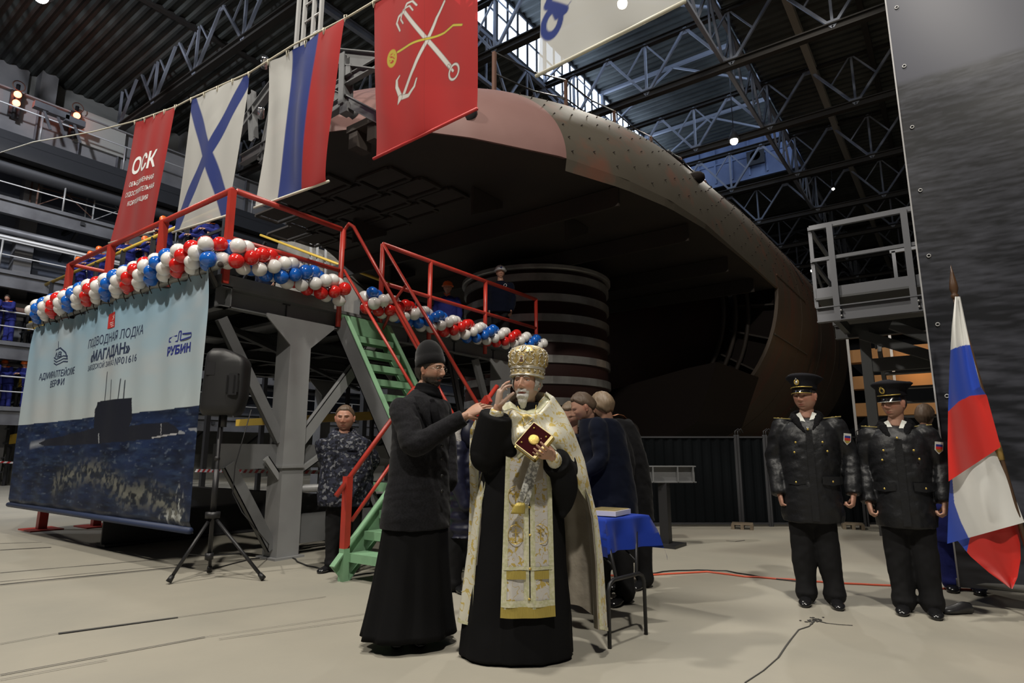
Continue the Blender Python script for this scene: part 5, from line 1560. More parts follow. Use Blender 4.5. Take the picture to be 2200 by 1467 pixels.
for px in (1290, 1425):
    c = P(px, 1017, g=8.4); g = MB(); g.bar((c.x, c.y, 0), (c.x, c.y, 0.82), 0.12); g.box((c.x, c.y, 0.02), (0.4, 0.4, 0.04)); g.build('stand', M_black, bm_)
wh = P(1392, 1128, z=0.0); wt = thing('hand_cart', 'dark hand cart with a spoked wheel behind the people at the table', 'cart', (wh.x, wh.y, 0))
cw = Vector((wh.x, wh.y, 0.20)); g = MB(); g.tube([cw + _r * (0.19 * math.cos(t)) + Vector((0, 0, 0.19 * math.sin(t))) for t in np.linspace(0, 2 * PI, 29)[:-1]], 0.014, 6, closed=True)
g.tube([cw - GF * 0.03, cw + GF * 0.03], 0.04, 12); g.build('wheel', M_gdk, wt)
for k in range(6):
    g = MB(); t = k * PI / 3; g.tube([cw, cw + _r * (0.19 * math.cos(t)) + Vector((0, 0, 0.19 * math.sin(t)))], 0.006, 5); g.build('spoke', M_gdk, wt)
g = MB(); g.bar(cw, cw + Vector((-0.5, -0.3, 0.45)), 0.03); g.bar(cw + Vector((-0.5, -0.3, 0.45)), cw + Vector((-0.9, -0.65, 0.45)), 0.03); g.build('handle', M_gdk, wt)
M_pal = mat('raw_wood', (0.20, 0.16, 0.11), 0.8, mix=((0.12, 0.09, 0.06), 5, 0.4, 0.7))
for a, b, lb in ((1572, 1618, 'small wooden pallet on the floor by the fence left of the first officer'), (1812, 1858, 'small wooden pallet on the floor by the fence between the two officers')):
    p, q = P(a, 1137, z=0.0), P(b, 1139, z=0.0); d = (q - p).normalized(); nn = Vector((-d.y, d.x, 0)); pl = thing('pallet', lb, 'pallet', p); c = (p + q) / 2
    for k in range(3):
        g = MB(); e = p.lerp(q, 0.06 + 0.44 * k) + Vector((0, 0, 0.035)); g.bar(e, e + nn * 0.3, 0.05, 0.07); g.build('bearer', M_pal, pl)
    for k in range(3):
        g = MB(); g.bar(p + nn * (0.04 + 0.11 * k) + Vector((0, 0, 0.08)), q + nn * (0.04 + 0.11 * k) + Vector((0, 0, 0.08)), 0.08, 0.018); g.build('slat', M_pal, pl)

# ================================================================= table with blue cloth and white box
TZ = 0.755
tA, tB = Vector((-2.03, 3.88, 0)), Vector((-1.93, 4.36, 0))   # the near (right-hand) end of the table
te = (tB - tA).normalized(); tl_ = Vector((-te.y, te.x, 0)); TL, TW = 0.95, (tB - tA).length
tb = thing('folding_table', 'small black-legged folding table under a blue cloth behind the priest', 'table', (tA + tB) / 2 + tl_ * TL / 2)
TP = lambda a, b, z: Vector((tA.x, tA.y, 0)) + te * a + tl_ * b + Vector((0, 0, z))
g = MB(); g.add([TP(0, 0, TZ - 0.03), TP(TW, 0, TZ - 0.03), TP(TW, TL, TZ - 0.03), TP(0, TL, TZ - 0.03), TP(0, 0, TZ - 0.008), TP(TW, 0, TZ - 0.008), TP(TW, TL, TZ - 0.008), TP(0, TL, TZ - 0.008)], [(0, 3, 2, 1), (4, 5, 6, 7), (0, 1, 5, 4), (1, 2, 6, 5), (2, 3, 7, 6), (3, 0, 4, 7)]); g.build('table_top', M_pal, tb)
f0, f1 = P(1310, 1393, z=0), P(1388, 1363, z=0)
for (p, q) in ((f0, f1), (f0 + tl_ * (TL + 0.05), f1 + tl_ * (TL + 0.05))):
    u = (q - p).normalized(); h_ = 0.40; pts = [p, p + Vector((0, 0, h_ - 0.06)), p + u * 0.02 + Vector((0, 0, h_ - 0.02)), p + u * 0.06 + Vector((0, 0, h_))]
    pts += [q - u * 0.06 + Vector((0, 0, h_)), q - u * 0.02 + Vector((0, 0, h_ - 0.02)), q + Vector((0, 0, h_ - 0.06)), q]
    g = MB(); g.tube(pts, 0.013, 10); g.build('leg_frame', M_black, tb)
    for t, a in ((0.22, 0.06), (0.78, TW - 0.06)):
        c = p.lerp(q, t) + Vector((0, 0, h_)); g = MB(); b = 0.06 if p == f0 else TL - 0.06; g.tube([c, TP(a, b, TZ - 0.03)], 0.012, 8); g.build('upright', M_black, tb)
        g = MB(); g.tube([c.lerp(TP(a, b, TZ), 0.2), TP(a, TL / 2, TZ - 0.03)], 0.007, 6); g.build('brace', M_black, tb)
M_bcloth = mat('blue_tablecloth', (0.012, 0.035, 0.27), 0.75, bump=(45, 0.15, 0.002), sheen=0.05, spec=0.08)
# cloth draped over the top: square sheet, corners hang longest
HG = 0.19; NU = 70


def clothpt(u, v):
    a = -HG * 1.25 + (TW + 2.5 * HG) * u; b = -HG * 1.15 + (TL + 2.3 * HG) * v
    da = max(0, -a, a - TW); db = max(0, -b, b - TL); ca = min(max(a, 0), TW); cb = min(max(b, 0), TL)
    drop = math.hypot(da, db) * (1 + 0.5 * min(da, db) / HG) if (da > 0 or db > 0) else 0
    sa = -1 if a < 0 else 1; sb = -1 if b < 0 else 1
    flare = 0.10
    fold = 0.022 * math.sin((cb if da > 0 else ca) * 26 + 1.2) * min(1, drop / 0.12)
    oa = (min(drop, 0.3) * (flare + 0.12 * (da > 0 and db > 0)) + fold) * (1 if da > 0 else 0) * sa + sa * (0.006 if da > 0 else 0)
    ob = (min(drop, 0.3) * (flare + 0.12 * (da > 0 and db > 0)) + fold) * (1 if db > 0 else 0) * sb + sb * (0.006 if db > 0 else 0)
    return TP(ca + oa, cb + ob, TZ + 0.002 - drop * 0.985 + 0.0015 * math.sin(a * 40) * math.sin(b * 31))


g = MB(); g.sheet(clothpt, NU, NU); g.build('tablecloth', M_bcloth, label='royal blue cloth draped over the small folding table', cat='tablecloth')
bx0 = P(1318, 1106, z=TZ + 0.03)
wb_ = thing('white_box', 'flat white box with a gold ornamented lid lying on the blue tablecloth', 'box', bx0)
c = TP(TW * 0.50, 0.17, TZ + 0.006); rz_ = math.atan2(te.y, te.x) + 0.25
g = MB(); g.box(c + Vector((0, 0, 0.02)), (0.27, 0.24, 0.034), rz=rz_); g.build('base', mat('white_card', (0.55, 0.55, 0.66), 0.5), wb_)
g = MB(); g.box(c + Vector((0, 0, 0.0395)), (0.25, 0.22, 0.005), rz=rz_); g.build('gold_lid', mat('gold_relief', (0.62, 0.50, 0.24), 0.3, 0.7, bump=(60, 0.8, 0.004)), wb_)
# ================================================================= people
def vec(*a): return Vector(a)


def rz3(a): return Matrix.Rotation(a, 3, 'Z')


def remesh(mb, vox, smooth=4, fac=0.5):
    """all closed shapes of mb fused into one continuous surface"""
    me = bpy.data.meshes.new('r'); me.from_pydata(mb.v, [], mb.f)
    bm = bmesh.new(); bm.from_mesh(me); bmesh.ops.recalc_face_normals(bm, faces=bm.faces); bm.to_mesh(me); bm.free()
    o = bpy.data.objects.new('r', me); COL.objects.link(o)
    m = o.modifiers.new('a', 'REMESH'); m.mode = 'VOXEL'; m.voxel_size = vox; m.use_smooth_shade = True
    if smooth: k = o.modifiers.new('b', 'SMOOTH'); k.iterations = smooth; k.factor = fac
    dg = bpy.context.evaluated_depsgraph_get(); out = bpy.data.meshes.new_from_object(o.evaluated_get(dg))
    bpy.data.objects.remove(o); bpy.data.meshes.remove(me)
    return out


def place(me, name, mtl, parent, disp=None, color=None):
    """disp(P, N) -> offset along normal; color(P) -> rgb; P in figure coordinates"""
    n = len(me.vertices); Pn = np.empty(n * 3, np.float32); me.vertices.foreach_get('co', Pn); Pn = Pn.reshape(-1, 3)
    if color is not None:
        c = np.ones((n, 4), np.float32); c[:, :3] = color(Pn); a = me.color_attributes.new('Print', 'FLOAT_COLOR', 'POINT'); a.data.foreach_set('color', c.reshape(-1))
    if disp is not None:
        N = np.empty(n * 3, np.float32); me.vertex_normals.foreach_get('vector', N) if hasattr(me, 'vertex_normals') else None
        N = N.reshape(-1, 3); Pn = Pn + N * disp(Pn)[:, None]; me.vertices.foreach_set('co', Pn.astype(np.float32).reshape(-1))
    me.polygons.foreach_set('use_smooth', [True] * len(me.polygons))
    me.materials.clear(); me.materials.append(mtl); me.update()
    o = bpy.data.objects.new(name, me); COL.objects.link(o); o.parent = parent; WM[o] = root_matrix(parent)
    return o


def wrinkle(amp, sc=(6, 6, 3), seed=1):
    def f(Pn):
        a = Pn[:, 0] * sc[0] + Pn[:, 1] * sc[1] * 0.7 + 50; b = Pn[:, 2] * sc[2] * 2 + Pn[:, 1] * sc[1] * 0.5 + 50
        w = vnoise(a, b, seed) + 0.5 * vnoise(a * 2.1, b * 2.3, seed + 3)
        return (w / 1.5 - 0.5) * 2 * amp
    return f


def crom(pts, n=6):
    """smooth curve through the points (tuples of any equal length)"""
    pts = [np.array(p, float) for p in pts]; q = [2 * pts[0] - pts[1]] + pts + [2 * pts[-1] - pts[-2]]; out = []
    for i in range(1, len(q) - 2):
        for k in range(n):
            t = k / n; a, b, c, d = q[i - 1], q[i], q[i + 1], q[i + 2]
            out.append(0.5 * ((2 * b) + (c - a) * t + (2 * a - 5 * b + 4 * c - d) * t * t + (3 * b - a - 3 * c + d) * t ** 3))
    out.append(pts[-1]); return out


def limb(mb, spec, n=14, k=5, up=(0, 1, 0), flat=1.0):
    """spec: (x, y, z, r) joints -> smooth tapering tube with rounded ends"""
    c = crom(spec, k); pts = [Vector(p[:3]) for p in c]; rr = [(max(0.003, p[3]), max(0.003, p[3] * flat)) for p in c]
    mb.tube(pts, rr, n, up=up)
    for e in (0, -1): mb.ball(pts[e], rr[e][0] * 0.98, 12, 8)
    return mb


def rings(mb, spec, n=56, k=4, rot=0.0, fold=None, mi=0):
    """spec: (x, y, z, half width, half depth, fold amplitude) -> closed body of revolution-like garment"""
    c = crom(spec, k); out = []
    for p in c:
        ring = []
        for q in range(n):
            a = 2 * PI * q / n; f_ = 1 + (p[5] * (math.sin(a * (fold or 9) + 1.3 * math.sin(a * 2)) + 0.5 * math.sin(a * (fold or 9) * 1.7 + 1))) if len(p) > 5 else 1
            x, y = p[3] * f_ * math.cos(a), p[4] * f_ * math.sin(a); ring.append(Vector((p[0] + x * math.cos(rot) - y * math.sin(rot), p[1] + x * math.sin(rot) + y * math.cos(rot), p[2])))
        out.append(ring)
    mb.loft(out, mi); return mb


def G2(x, z, cx, cz, sx, sz): return np.exp(-((x - cx) / sx) ** 2 - ((z - cz) / sz) ** 2)


def head_pt(u, v, jaw=1.0, wide=1.0, nose=1.0, off=0.0):
    """head surface; u azimuth (0 = face, +u = the head's image-right side), v polar; face looks along -y"""
    u = np.asarray(u, float); v = np.asarray(v, float)
    x0 = np.sin(v) * np.sin(u); y0 = -np.sin(v) * np.cos(u); z0 = np.cos(v)
    t = np.clip(-z0, 0, 1); tt = np.clip(z0, 0, 1)
    x = 0.0755 * wide * np.sign(x0) * np.abs(x0) ** 0.92 * (1 - 0.30 * jaw * t ** 1.7) * (1 - 0.06 * tt)
    y = np.where(y0 < 0, y0 * 0.094 * (1 - 0.06 * t), y0 * 0.102 * (1 - 0.60 * t ** 1.2)) + 0.004
    z = 0.120 * z0
    fr = np.clip(-y0 * 2.2, 0, 1); d = 0
    ax = np.abs(x)
    d = d + 0.013 * nose * G2(x, z, 0, 0.006, 0.0085, 0.020) + 0.016 * nose * G2(x, z, 0, -0.012, 0.0105, 0.014) + 0.018 * nose * G2(x, z, 0, -0.025, 0.0130, 0.0095) + 0.009 * G2(ax, z, 0.0145, -0.029, 0.0075, 0.0075)
    d = d + 0.0065 * G2(ax, z, 0.028, 0.034, 0.020, 0.009) - 0.0115 * G2(ax, z, 0.032, 0.015, 0.0165, 0.0100) + 0.004 * G2(ax, z, 0.033, 0.0245, 0.016, 0.004) + 0.003 * G2(ax, z, 0.033, 0.0035, 0.014, 0.004) + 0.0055 * G2(ax, z, 0.044, -0.014, 0.018, 0.016)
    d = d + 0.0075 * G2(x, z, 0, -0.0555, 0.021, 0.0062) + 0.0075 * G2(x, z, 0, -0.0690, 0.018, 0.0070) - 0.0065 * G2(x, z, 0, -0.0625, 0.024, 0.0028)
    d = d - 0.003 * G2(ax, z, 0.028, -0.045, 0.006, 0.016) - 0.003 * G2(x, z, 0, -0.082, 0.02, 0.006) + 0.010 * G2(x, z, 0, -0.099, 0.021, 0.014) + 0.003 * G2(x, z, 0, 0.070, 0.045, 0.03)
    y = y - d * fr
    if np.any(off):
        L = np.sqrt(x0 ** 2 + y0 ** 2 + z0 ** 2) + 1e-9; x = x + x0 / L * off; y = y + y0 / L * off; z = z + z0 / L * off
    return x, y, z


class Head:
    def __init__(s, c, yaw=0.0, pitch=0.0, roll=0.0, sc=1.0, jaw=1.0, wide=1.0, nose=1.0):
        """yaw > 0 turns the face to image right; pitch > 0 looks down"""
        s.c = Vector(c); s.sc = sc; s.kw = dict(jaw=jaw, wide=wide, nose=nose)
        s.M = rz3(yaw) @ Matrix.Rotation(pitch, 3, 'X') @ Matrix.Rotation(roll, 3, 'Y')
        s.A = np.array(s.M)

    def w(s, x, y, z): return s.c + s.M @ (Vector((x, y, z)) * s.sc)

    def loc(s, Pn): return ((Pn - np.array(s.c)) @ s.A) / s.sc      # figure -> head coordinates

    def grid(s, mb, us, vs, off=0.0, closed=False, mi=0):
        U, V = np.meshgrid(us, vs); O = off(U, V) if callable(off) else off
        x, y, z = head_pt(U, V, off=O, **s.kw); rows = []
        for j in range(len(vs)): rows.append([s.w(x[j, i], y[j, i], z[j, i]) for i in range(len(us))])
        mb.loft(rows, mi, cap=False, closed=closed); return mb

    def skull(s, mb, nu=120, nv=96):
        us = np.linspace(-PI, PI, nu, endpoint=False); us = us - 0.45 * np.sin(us)      # denser round the face
        s.grid(mb, us, np.linspace(0.02, PI - 0.02, nv), closed=True)
        n0 = len(mb.v) - nu * nv; mb.f.append(tuple(n0 + k for k in range(nu))); mb.f.append(tuple(n0 + (nv - 1) * nu + k for k in range(nu))[::-1]); mb.m += [0, 0]; mb.sm += [True, True]
        for sg in (-1, 1):
            rot = s.M @ Matrix.Rotation(sg * 0.35, 3, 'Z')
            mb.ball(s.w(sg * 0.077 * s.kw['wide'], 0.010, -0.002), (0.007 * s.sc, 0.016 * s.sc, 0.031 * s.sc), 12, 10, rot=rot); mb.ball(s.w(sg * 0.082 * s.kw['wide'], 0.014, 0.006), (0.006 * s.sc, 0.017 * s.sc, 0.022 * s.sc), 12, 8, rot=rot)
            mb.ball(s.w(sg * 0.079 * s.kw['wide'], 0.004, -0.026), (0.006 * s.sc, 0.008 * s.sc, 0.010 * s.sc), 10, 8, rot=rot)

    def neck(s, mb, base, r=0.056):
        a = s.w(0, 0.022, -0.06); b = Vector(base); limb(mb, [(*a, r * 0.95), (*a.lerp(b, 0.5), r), (*b, r * 1.15)], 20)

    def hair(s, name, mtl, parent, front=0.86, side=1.52, back=2.15, thick=0.012, puff=0.006, seed=1, part=None, vox=None):
        us = np.linspace(-PI, PI, 72, endpoint=False); vs = np.linspace(0, 1, 26); mb = MB()
        c = np.cos(us); lim = np.where(c > 0, side + (front - side) * np.clip((c - 0.15) / 0.65, 0, 1), side + (back - side) * np.clip(-c * 1.4, 0, 1))
        U, T = np.meshgrid(us, vs); V = 0.02 + T * lim[None, :]
        nz = vnoise(U * 9 + 40, V * 3 + 9, seed) * puff + vnoise(U * 26 + 40, V * 4 + 9, seed + 5) * puff * 0.6
        O = (thick + nz) * np.clip((1 - T) * 6, 0, 1) ** 0.6 - 0.002 * (T > 0.99)
        x, y, z = head_pt(U, V, off=O, **s.kw)
        rows = [[s.w(x[j, i], y[j, i], z[j, i]) for i in range(len(us))] for j in range(len(vs))]
        mb.loft(rows, cap=True); return mb.build(name, mtl, parent, local=True)

    def patch(s, name, mtl, parent, u0, u1, v0, v1, off, drop=None, nu=40, nv=24, seed=3, rough=0.003, mouth=True):
        """beard or moustache: a thick patch on the face; off(a, b) with a, b in -1..1"""
        us = np.linspace(u0, u1, nu); vs = np.linspace(v0, v1, nv); U, V = np.meshgrid(us, vs)
        a = (U - (u0 + u1) / 2) / ((u1 - u0) / 2); b = (V - (v0 + v1) / 2) / ((v1 - v0) / 2)
        O = off(a, b) + (vnoise(U * 60 + 90, V * 14 + 30, seed) - 0.5) * rough
        x, y, z = head_pt(U, V, off=O, **s.kw)
        if mouth:
            mk = G2(x, z, 0, -0.0625, 0.020, 0.0065); y = y + mk * 0.012
        if drop is not None: z = z - drop(a, b)
        mb = MB(); rows = [[s.w(x[j, i], y[j, i], z[j, i]) for i in range(nu)] for j in range(nv)]; mb.loft(rows, cap=False, closed=False)
        return mb.build(name, mtl, parent, local=True)

    def eyes(s, parent, iris=(0.05, 0.035, 0.025), size=0.0108, look=0.0, lid=0.4):
        for sg in (-1, 1):
            mb = MB(); c = s.w(sg * 0.0315, -0.0645, 0.0135); mb.ball(c, size * s.sc, 16, 12)
            a = s.w(sg * 0.0315 + look * 0.004, -0.0645 - size * 0.86, 0.0125); mb.ball(a, (0.0048 * s.sc, 0.0024 * s.sc, 0.0048 * s.sc), 12, 8, mi=1, rot=s.M)
            mb.build('eye', [mat('eye_white', (0.42, 0.40, 0.38), 0.3), mat('iris_%d' % int(iris[0] * 1000), iris, 0.2)], parent, local=True)

    def lids(s, parent, skin, size=0.0108, drop=0.35):
        """upper and lower eyelids lying over the eyeballs"""
        m_ = mat('lid_%d' % int(skin[0] * 1000), (skin[0] * 0.80, skin[1] * 0.72, skin[2] * 0.70), 0.5)
        for sg in (-1, 1):
            for a0, a1 in ((drop, 1.5), (-1.5, -0.42)):
                def fn(u, v):
                    t = (u - 0.5) * 2.7; e = a0 + (a1 - a0) * v
                    if a0 > 0: e = max(-0.25, e - 0.40 * (1 - v) * abs(2 * u - 1) ** 2)
                    else: e = min(0.1, e + 0.40 * v * abs(2 * u - 1) ** 2)
                    r_ = size * 1.10; return s.w(sg * 0.0315 + r_ * 1.12 * math.sin(t) * math.cos(e), -0.0645 - r_ * math.cos(t) * math.cos(e), 0.0135 + r_ * math.sin(e))
                mb = MB(); mb.sheet(fn, 12, 6); mb.build('eyelid', m_, parent, local=True)

    def brows(s, mtl, parent, th=0.0035):
        for sg in (-1, 1):
            us = np.linspace(0.14, 0.62, 12) * sg; vs = 1.315 - 0.035 * np.sin(np.linspace(0.2, PI, 12)) ; x, y, z = head_pt(us, vs, off=0.003, **s.kw)
            mb = MB(); mb.tube([s.w(x[i], y[i], z[i] - 0.001) for i in range(12)], [(th * s.sc * (0.5 + 0.5 * math.sin(PI * (i + 1) / 13)), 0.0026 * s.sc) for i in range(12)], 6); mb.build('eyebrow', mtl, parent, local=True)

    def tint(s, Pn, skin, lips=(0.36, 0.12, 0.09), stubble=None, flush=0.35):
        q = s.loc(Pn); x, y, z = q[:, 0], q[:, 1], q[:, 2]; front = (y < -0.03) & (np.abs(z) < 0.14); c = np.tile(np.array(skin), (len(Pn), 1))

        def mixc(m, col):
            nonlocal c
            m = np.clip(m, 0, 1)[:, None]; c = c * (1 - m) + np.array(col) * m
        fl = (skin[0] * 1.05, skin[1] * 0.68, skin[2] * 0.62)
        mixc(front * flush * (G2(np.abs(x), z, 0.042, -0.02, 0.02, 0.018) + G2(x, z, 0, -0.025, 0.014, 0.012)), fl)
        mixc((np.abs(x) > 0.072) * (np.abs(z) < 0.04) * 0.4, fl)
        mixc(front * 0.45 * G2(np.abs(x), z, 0.032, 0.004, 0.016, 0.008), (skin[0] * 0.62, skin[1] * 0.5, skin[2] * 0.5))
        if stubble: mixc((y < 0.02) * np.clip((-z - 0.028) / 0.02, 0, 1) * (z > -0.16) * stubble[1], stubble[0])
        mixc(front * 1.3 * G2(x, z, 0, -0.0625, 0.020, 0.0085), lips)
        return c


def hand(mb, wrist, d, n, size=1.0, curl=((0.3, 0.4, 0.3),) * 4, thumb=(0.7, 0.35, 0.3), spread=0.06, side=1, palm=1.0):
    """d: wrist to knuckles; n: out of the palm; side=+1 when the thumb lies along d x n"""
    w = Vector(wrist); d = Vector(d).normalized(); n = Vector(n); n = (n - d * n.dot(d)).normalized(); s_ = d.cross(n).normalized() * side
    S = size; R_ = []
    for t, hw, ht in ((-0.012, 0.026, 0.020), (0.0, 0.028, 0.020), (0.03, 0.036, 0.0185), (0.06, 0.0415, 0.0165), (0.088, 0.0405, 0.0125), (0.098, 0.036, 0.009)):
        ring = []
        for k in range(16):
            a = 2 * PI * k / 16; ring.append(w + d * (t * S) + s_ * (hw * S * math.cos(a)) + n * (ht * S * math.sin(a)))
        R_.append(ring)
    mb.loft(R_)
    for i, (o_, L, r) in enumerate(((0.0325, 0.074, 0.0083), (0.0112, 0.082, 0.0085), (-0.0102, 0.076, 0.0081), (-0.0308, 0.060, 0.0072))):
        c = curl[i]; base = w + d * (0.086 * S) + s_ * (o_ * S) - n * 0.001; a = 0; p = base; pts = [(*(p - d * 0.02 * S), r * S), (*p, r * S * 1.06)]
        sd = (d + s_ * (o_ / 0.03) * (spread + 0.05)).normalized()
        for j, (fl, ang) in enumerate(zip((0.46, 0.30, 0.26), c)):
            a += ang; v = sd * math.cos(a) + n * math.sin(a); q = p + v * (L * fl * S); pts.append((*((p + q) / 2), r * S * (1.0 - 0.08 * j))); pts.append((*q, r * S * (1.02 - 0.10 * j - (0.08 if j == 2 else 0)))); p = q
        limb(mb, pts, 10, 2)
    p = w + d * 0.018 * S + s_ * 0.026 * S + n * 0.006 * S; a0 = thumb[0]; v = (d * math.cos(a0) + s_ * math.sin(a0) + n * thumb[1]).normalized(); q = p + v * 0.042 * S
    v2 = (v * 1.0 + d * 0.6 * thumb[2] + n * 0.8 * thumb[2] - s_ * 0.4 * thumb[2]).normalized(); q2 = q + v2 * 0.032 * S; v3 = (v2 + n * 0.5 * thumb[2] + d * 0.2).normalized(); q3 = q2 + v3 * 0.024 * S
    limb(mb, [(*(p - v * 0.015), 0.013 * S), (*p, 0.0155 * S), (*q, 0.0115 * S), (*q2, 0.0105 * S), (*q3, 0.0085 * S)], 10, 3)


class Fig:
    """a person standing at the floor point seen at a pixel (or at a given world point); local x = image right, y = away, z = up"""

    def __init__(s, px=None, py=None, label='', loc=None, cat='person', group=None):
        p = P(px, py, z=0) if loc is None else Vector(loc); s.o = p
        s.n = Vector((p.x, p.y, 0)).normalized() if loc is None else GF; s.g = (p - CAM).dot(s.n)
        s.root = thing('person', label, cat, p, math.atan2(-s.n.x, s.n.y), group); s.inv = root_matrix(s.root).inverted()

    def L(s, px, py, dy=0.0):
        d = ray(px, py); return s.inv @ (CAM + d * ((s.g + dy) / d.dot(s.n)))


SKINM = {}


def skinmat(key):
    if key not in SKINM:
        m = mat('skin_' + key, (0.5, 0.3, 0.2), 0.48, vcol='Print', spec=0.4, bump=(220, 0.12, 0.001)); SKINM[key] = m
        b = m.node_tree.nodes['Principled BSDF']; b.inputs['Subsurface Weight'].default_value = 0.08; b.inputs['Subsurface Radius'].default_value = (0.01, 0.004, 0.002); b.inputs['Subsurface Scale'].default_value = 0.4
    return SKINM[key]


SK = (0.42, 0.235, 0.165)
M_hairg = mat('grey_hair', (0.34, 0.33, 0.31), 0.6, bump=(120, 0.5, 0.003), stretch=(1, 1, 0.15))
M_hairw = mat('white_hair', (0.52, 0.51, 0.49), 0.6, bump=(120, 0.5, 0.003), stretch=(1, 1, 0.15))
M_haird = mat('dark_hair', (0.022, 0.016, 0.012), 0.55, bump=(120, 0.5, 0.003), stretch=(1, 1, 0.15))
M_hairb = mat('brown_hair', (0.10, 0.065, 0.042), 0.55, bump=(120, 0.5, 0.003), stretch=(1, 1, 0.15))
M_hairl = mat('light_brown_hair', (0.17, 0.12, 0.075), 0.5, bump=(90, 0.6, 0.004), stretch=(1, 1, 0.12))
M_blackcl = mat('black_cassock_cloth', (0.0050, 0.0050, 0.0056), 0.8, sheen=0.0, spec=0.12, bump=(25, 0.15, 0.003))
M_trs = mat('black_trousers', (0.008, 0.008, 0.009), 0.8, spec=0.2, bump=(20, 0.2, 0.004))
M_shoe = mat('black_shoe_leather', (0.010, 0.010, 0.011), 0.18, spec=0.6)


def shoe(fig, toe, heel, w=0.052, mtl=None):
    toe = Vector(toe); heel = Vector(heel); d = (toe - heel); L = d.length; d.normalize(); s_ = Vector((-d.y, d.x, 0)); mb = MB(); rr = []
    for t, hw, h in ((0, 0.028, 0.055), (0.06, 0.036, 0.078), (0.25, 0.040, 0.085), (0.42, 0.043, 0.072), (0.62, 0.050, 0.055), (0.8, 0.050, 0.047), (0.93, 0.038, 0.040), (1.0, 0.018, 0.025)):
        c = heel + d * (L * t); ring = []
        for k in range(16):
            a = 2 * PI * k / 16; x = hw * w / 0.052 * math.cos(a); z = max(0.0, h / 2 + h / 2 * math.sin(a) * (1.0 if math.sin(a) > 0 else 1.15)); ring.append(Vector((c.x, c.y, 0)) + s_ * x + Vector((0, 0, z + 0.003)))
        rr.append(ring)
    mb.loft(rr); o = mb.build('shoe', mtl or M_shoe, fig.root, local=True)
    sl = MB(); sl.loft([[Vector((p.x, p.y, 0.0)) for p in r_] if False else [Vector((p.x, p.y, z)) for p in r_] for z in (0.0,) for r_ in ()] or [[Vector((0, 0, 0))] * 3] * 2) if False else None
    return o


def trousers(fig, hips, feet, mtl=None, r0=0.105, r1=0.085, vox=0.010, knee_fwd=0.0, name='trousers', cuff=0.05):
    mb = MB(); hx, hy, hz_ = hips; limb(mb, [(hx - 0.07, hy, hz_, r0), (hx + 0.07, hy, hz_, r0)], 16, 2)
    for sg, f_ in zip((-1, 1), feet):
        f_ = Vector(f_); limb(mb, [(hx + sg * 0.075, hy, hz_ - 0.02, r0), ((hx + sg * 0.085 + f_.x) / 2, (hy + f_.y) / 2 - knee_fwd, hz_ * 0.54, r0 * 0.84), (f_.x, f_.y, hz_ * 0.25, r1 * 0.92), (f_.x, f_.y, cuff + 0.03, r1)], 16, 5)
    return place(remesh(mb, vox, 3), name, mtl or M_trs, fig.root, disp=wrinkle(0.007, (14, 14, 6), 5))


def body_mesh(fig, head, neckbase, arms, vox, tint, matkey, hands=(), feet=None):
    """one continuous body: skull, neck, thin torso and legs under the clothes, arms, hands"""
    mb = MB(); head.skull(mb); head.neck(mb, neckbase); nb_ = Vector(neckbase)
    limb(mb, [(*nb_, 0.052), (nb_.x, nb_.y * 0.85 + 0.01, nb_.z - 0.12, 0.045), (nb_.x * 0.85, nb_.y * 0.6, nb_.z - 0.3, 0.045), (nb_.x * 0.5, nb_.y * 0.2, 0.95, 0.05)], 16, 3)
    for a in arms: limb(mb, [(nb_.x, nb_.y * 0.9, nb_.z - 0.09, 0.04)] + a, 14, 4)
    for f_ in (feet or [(-0.07, 0), (0.07, 0)]): limb(mb, [(nb_.x * 0.5, nb_.y * 0.2, 0.95, 0.05), ((nb_.x * 0.25 + f_[0]) / 2 * 0.8 + f_[0] * 0.2, f_[1] / 2, 0.5, 0.03), (f_[0], f_[1], 0.10, 0.025)], 10, 3)
    for h in hands: hand(mb, **h)
    return place(remesh(mb, vox, 2, 0.4), 'body', skinmat(matkey), fig.root, color=tint)


# ----------------------------------------------------------------- the priest in gold vestments
MB.LOCAL = True
M_gold = mat('gold_thread', (0.55, 0.40, 0.10), 0.32, 0.65)
M_silver = mat('silver_embroidery', (0.62, 0.60, 0.55), 0.3, 0.6)
M_goldcl = mat('gold_brocade_hat', (0.50, 0.36, 0.12), 0.38, 0.45, mix=((0.62, 0.54, 0.36), 45, 0.45, 0.55), bump=(90, 0.5, 0.003))


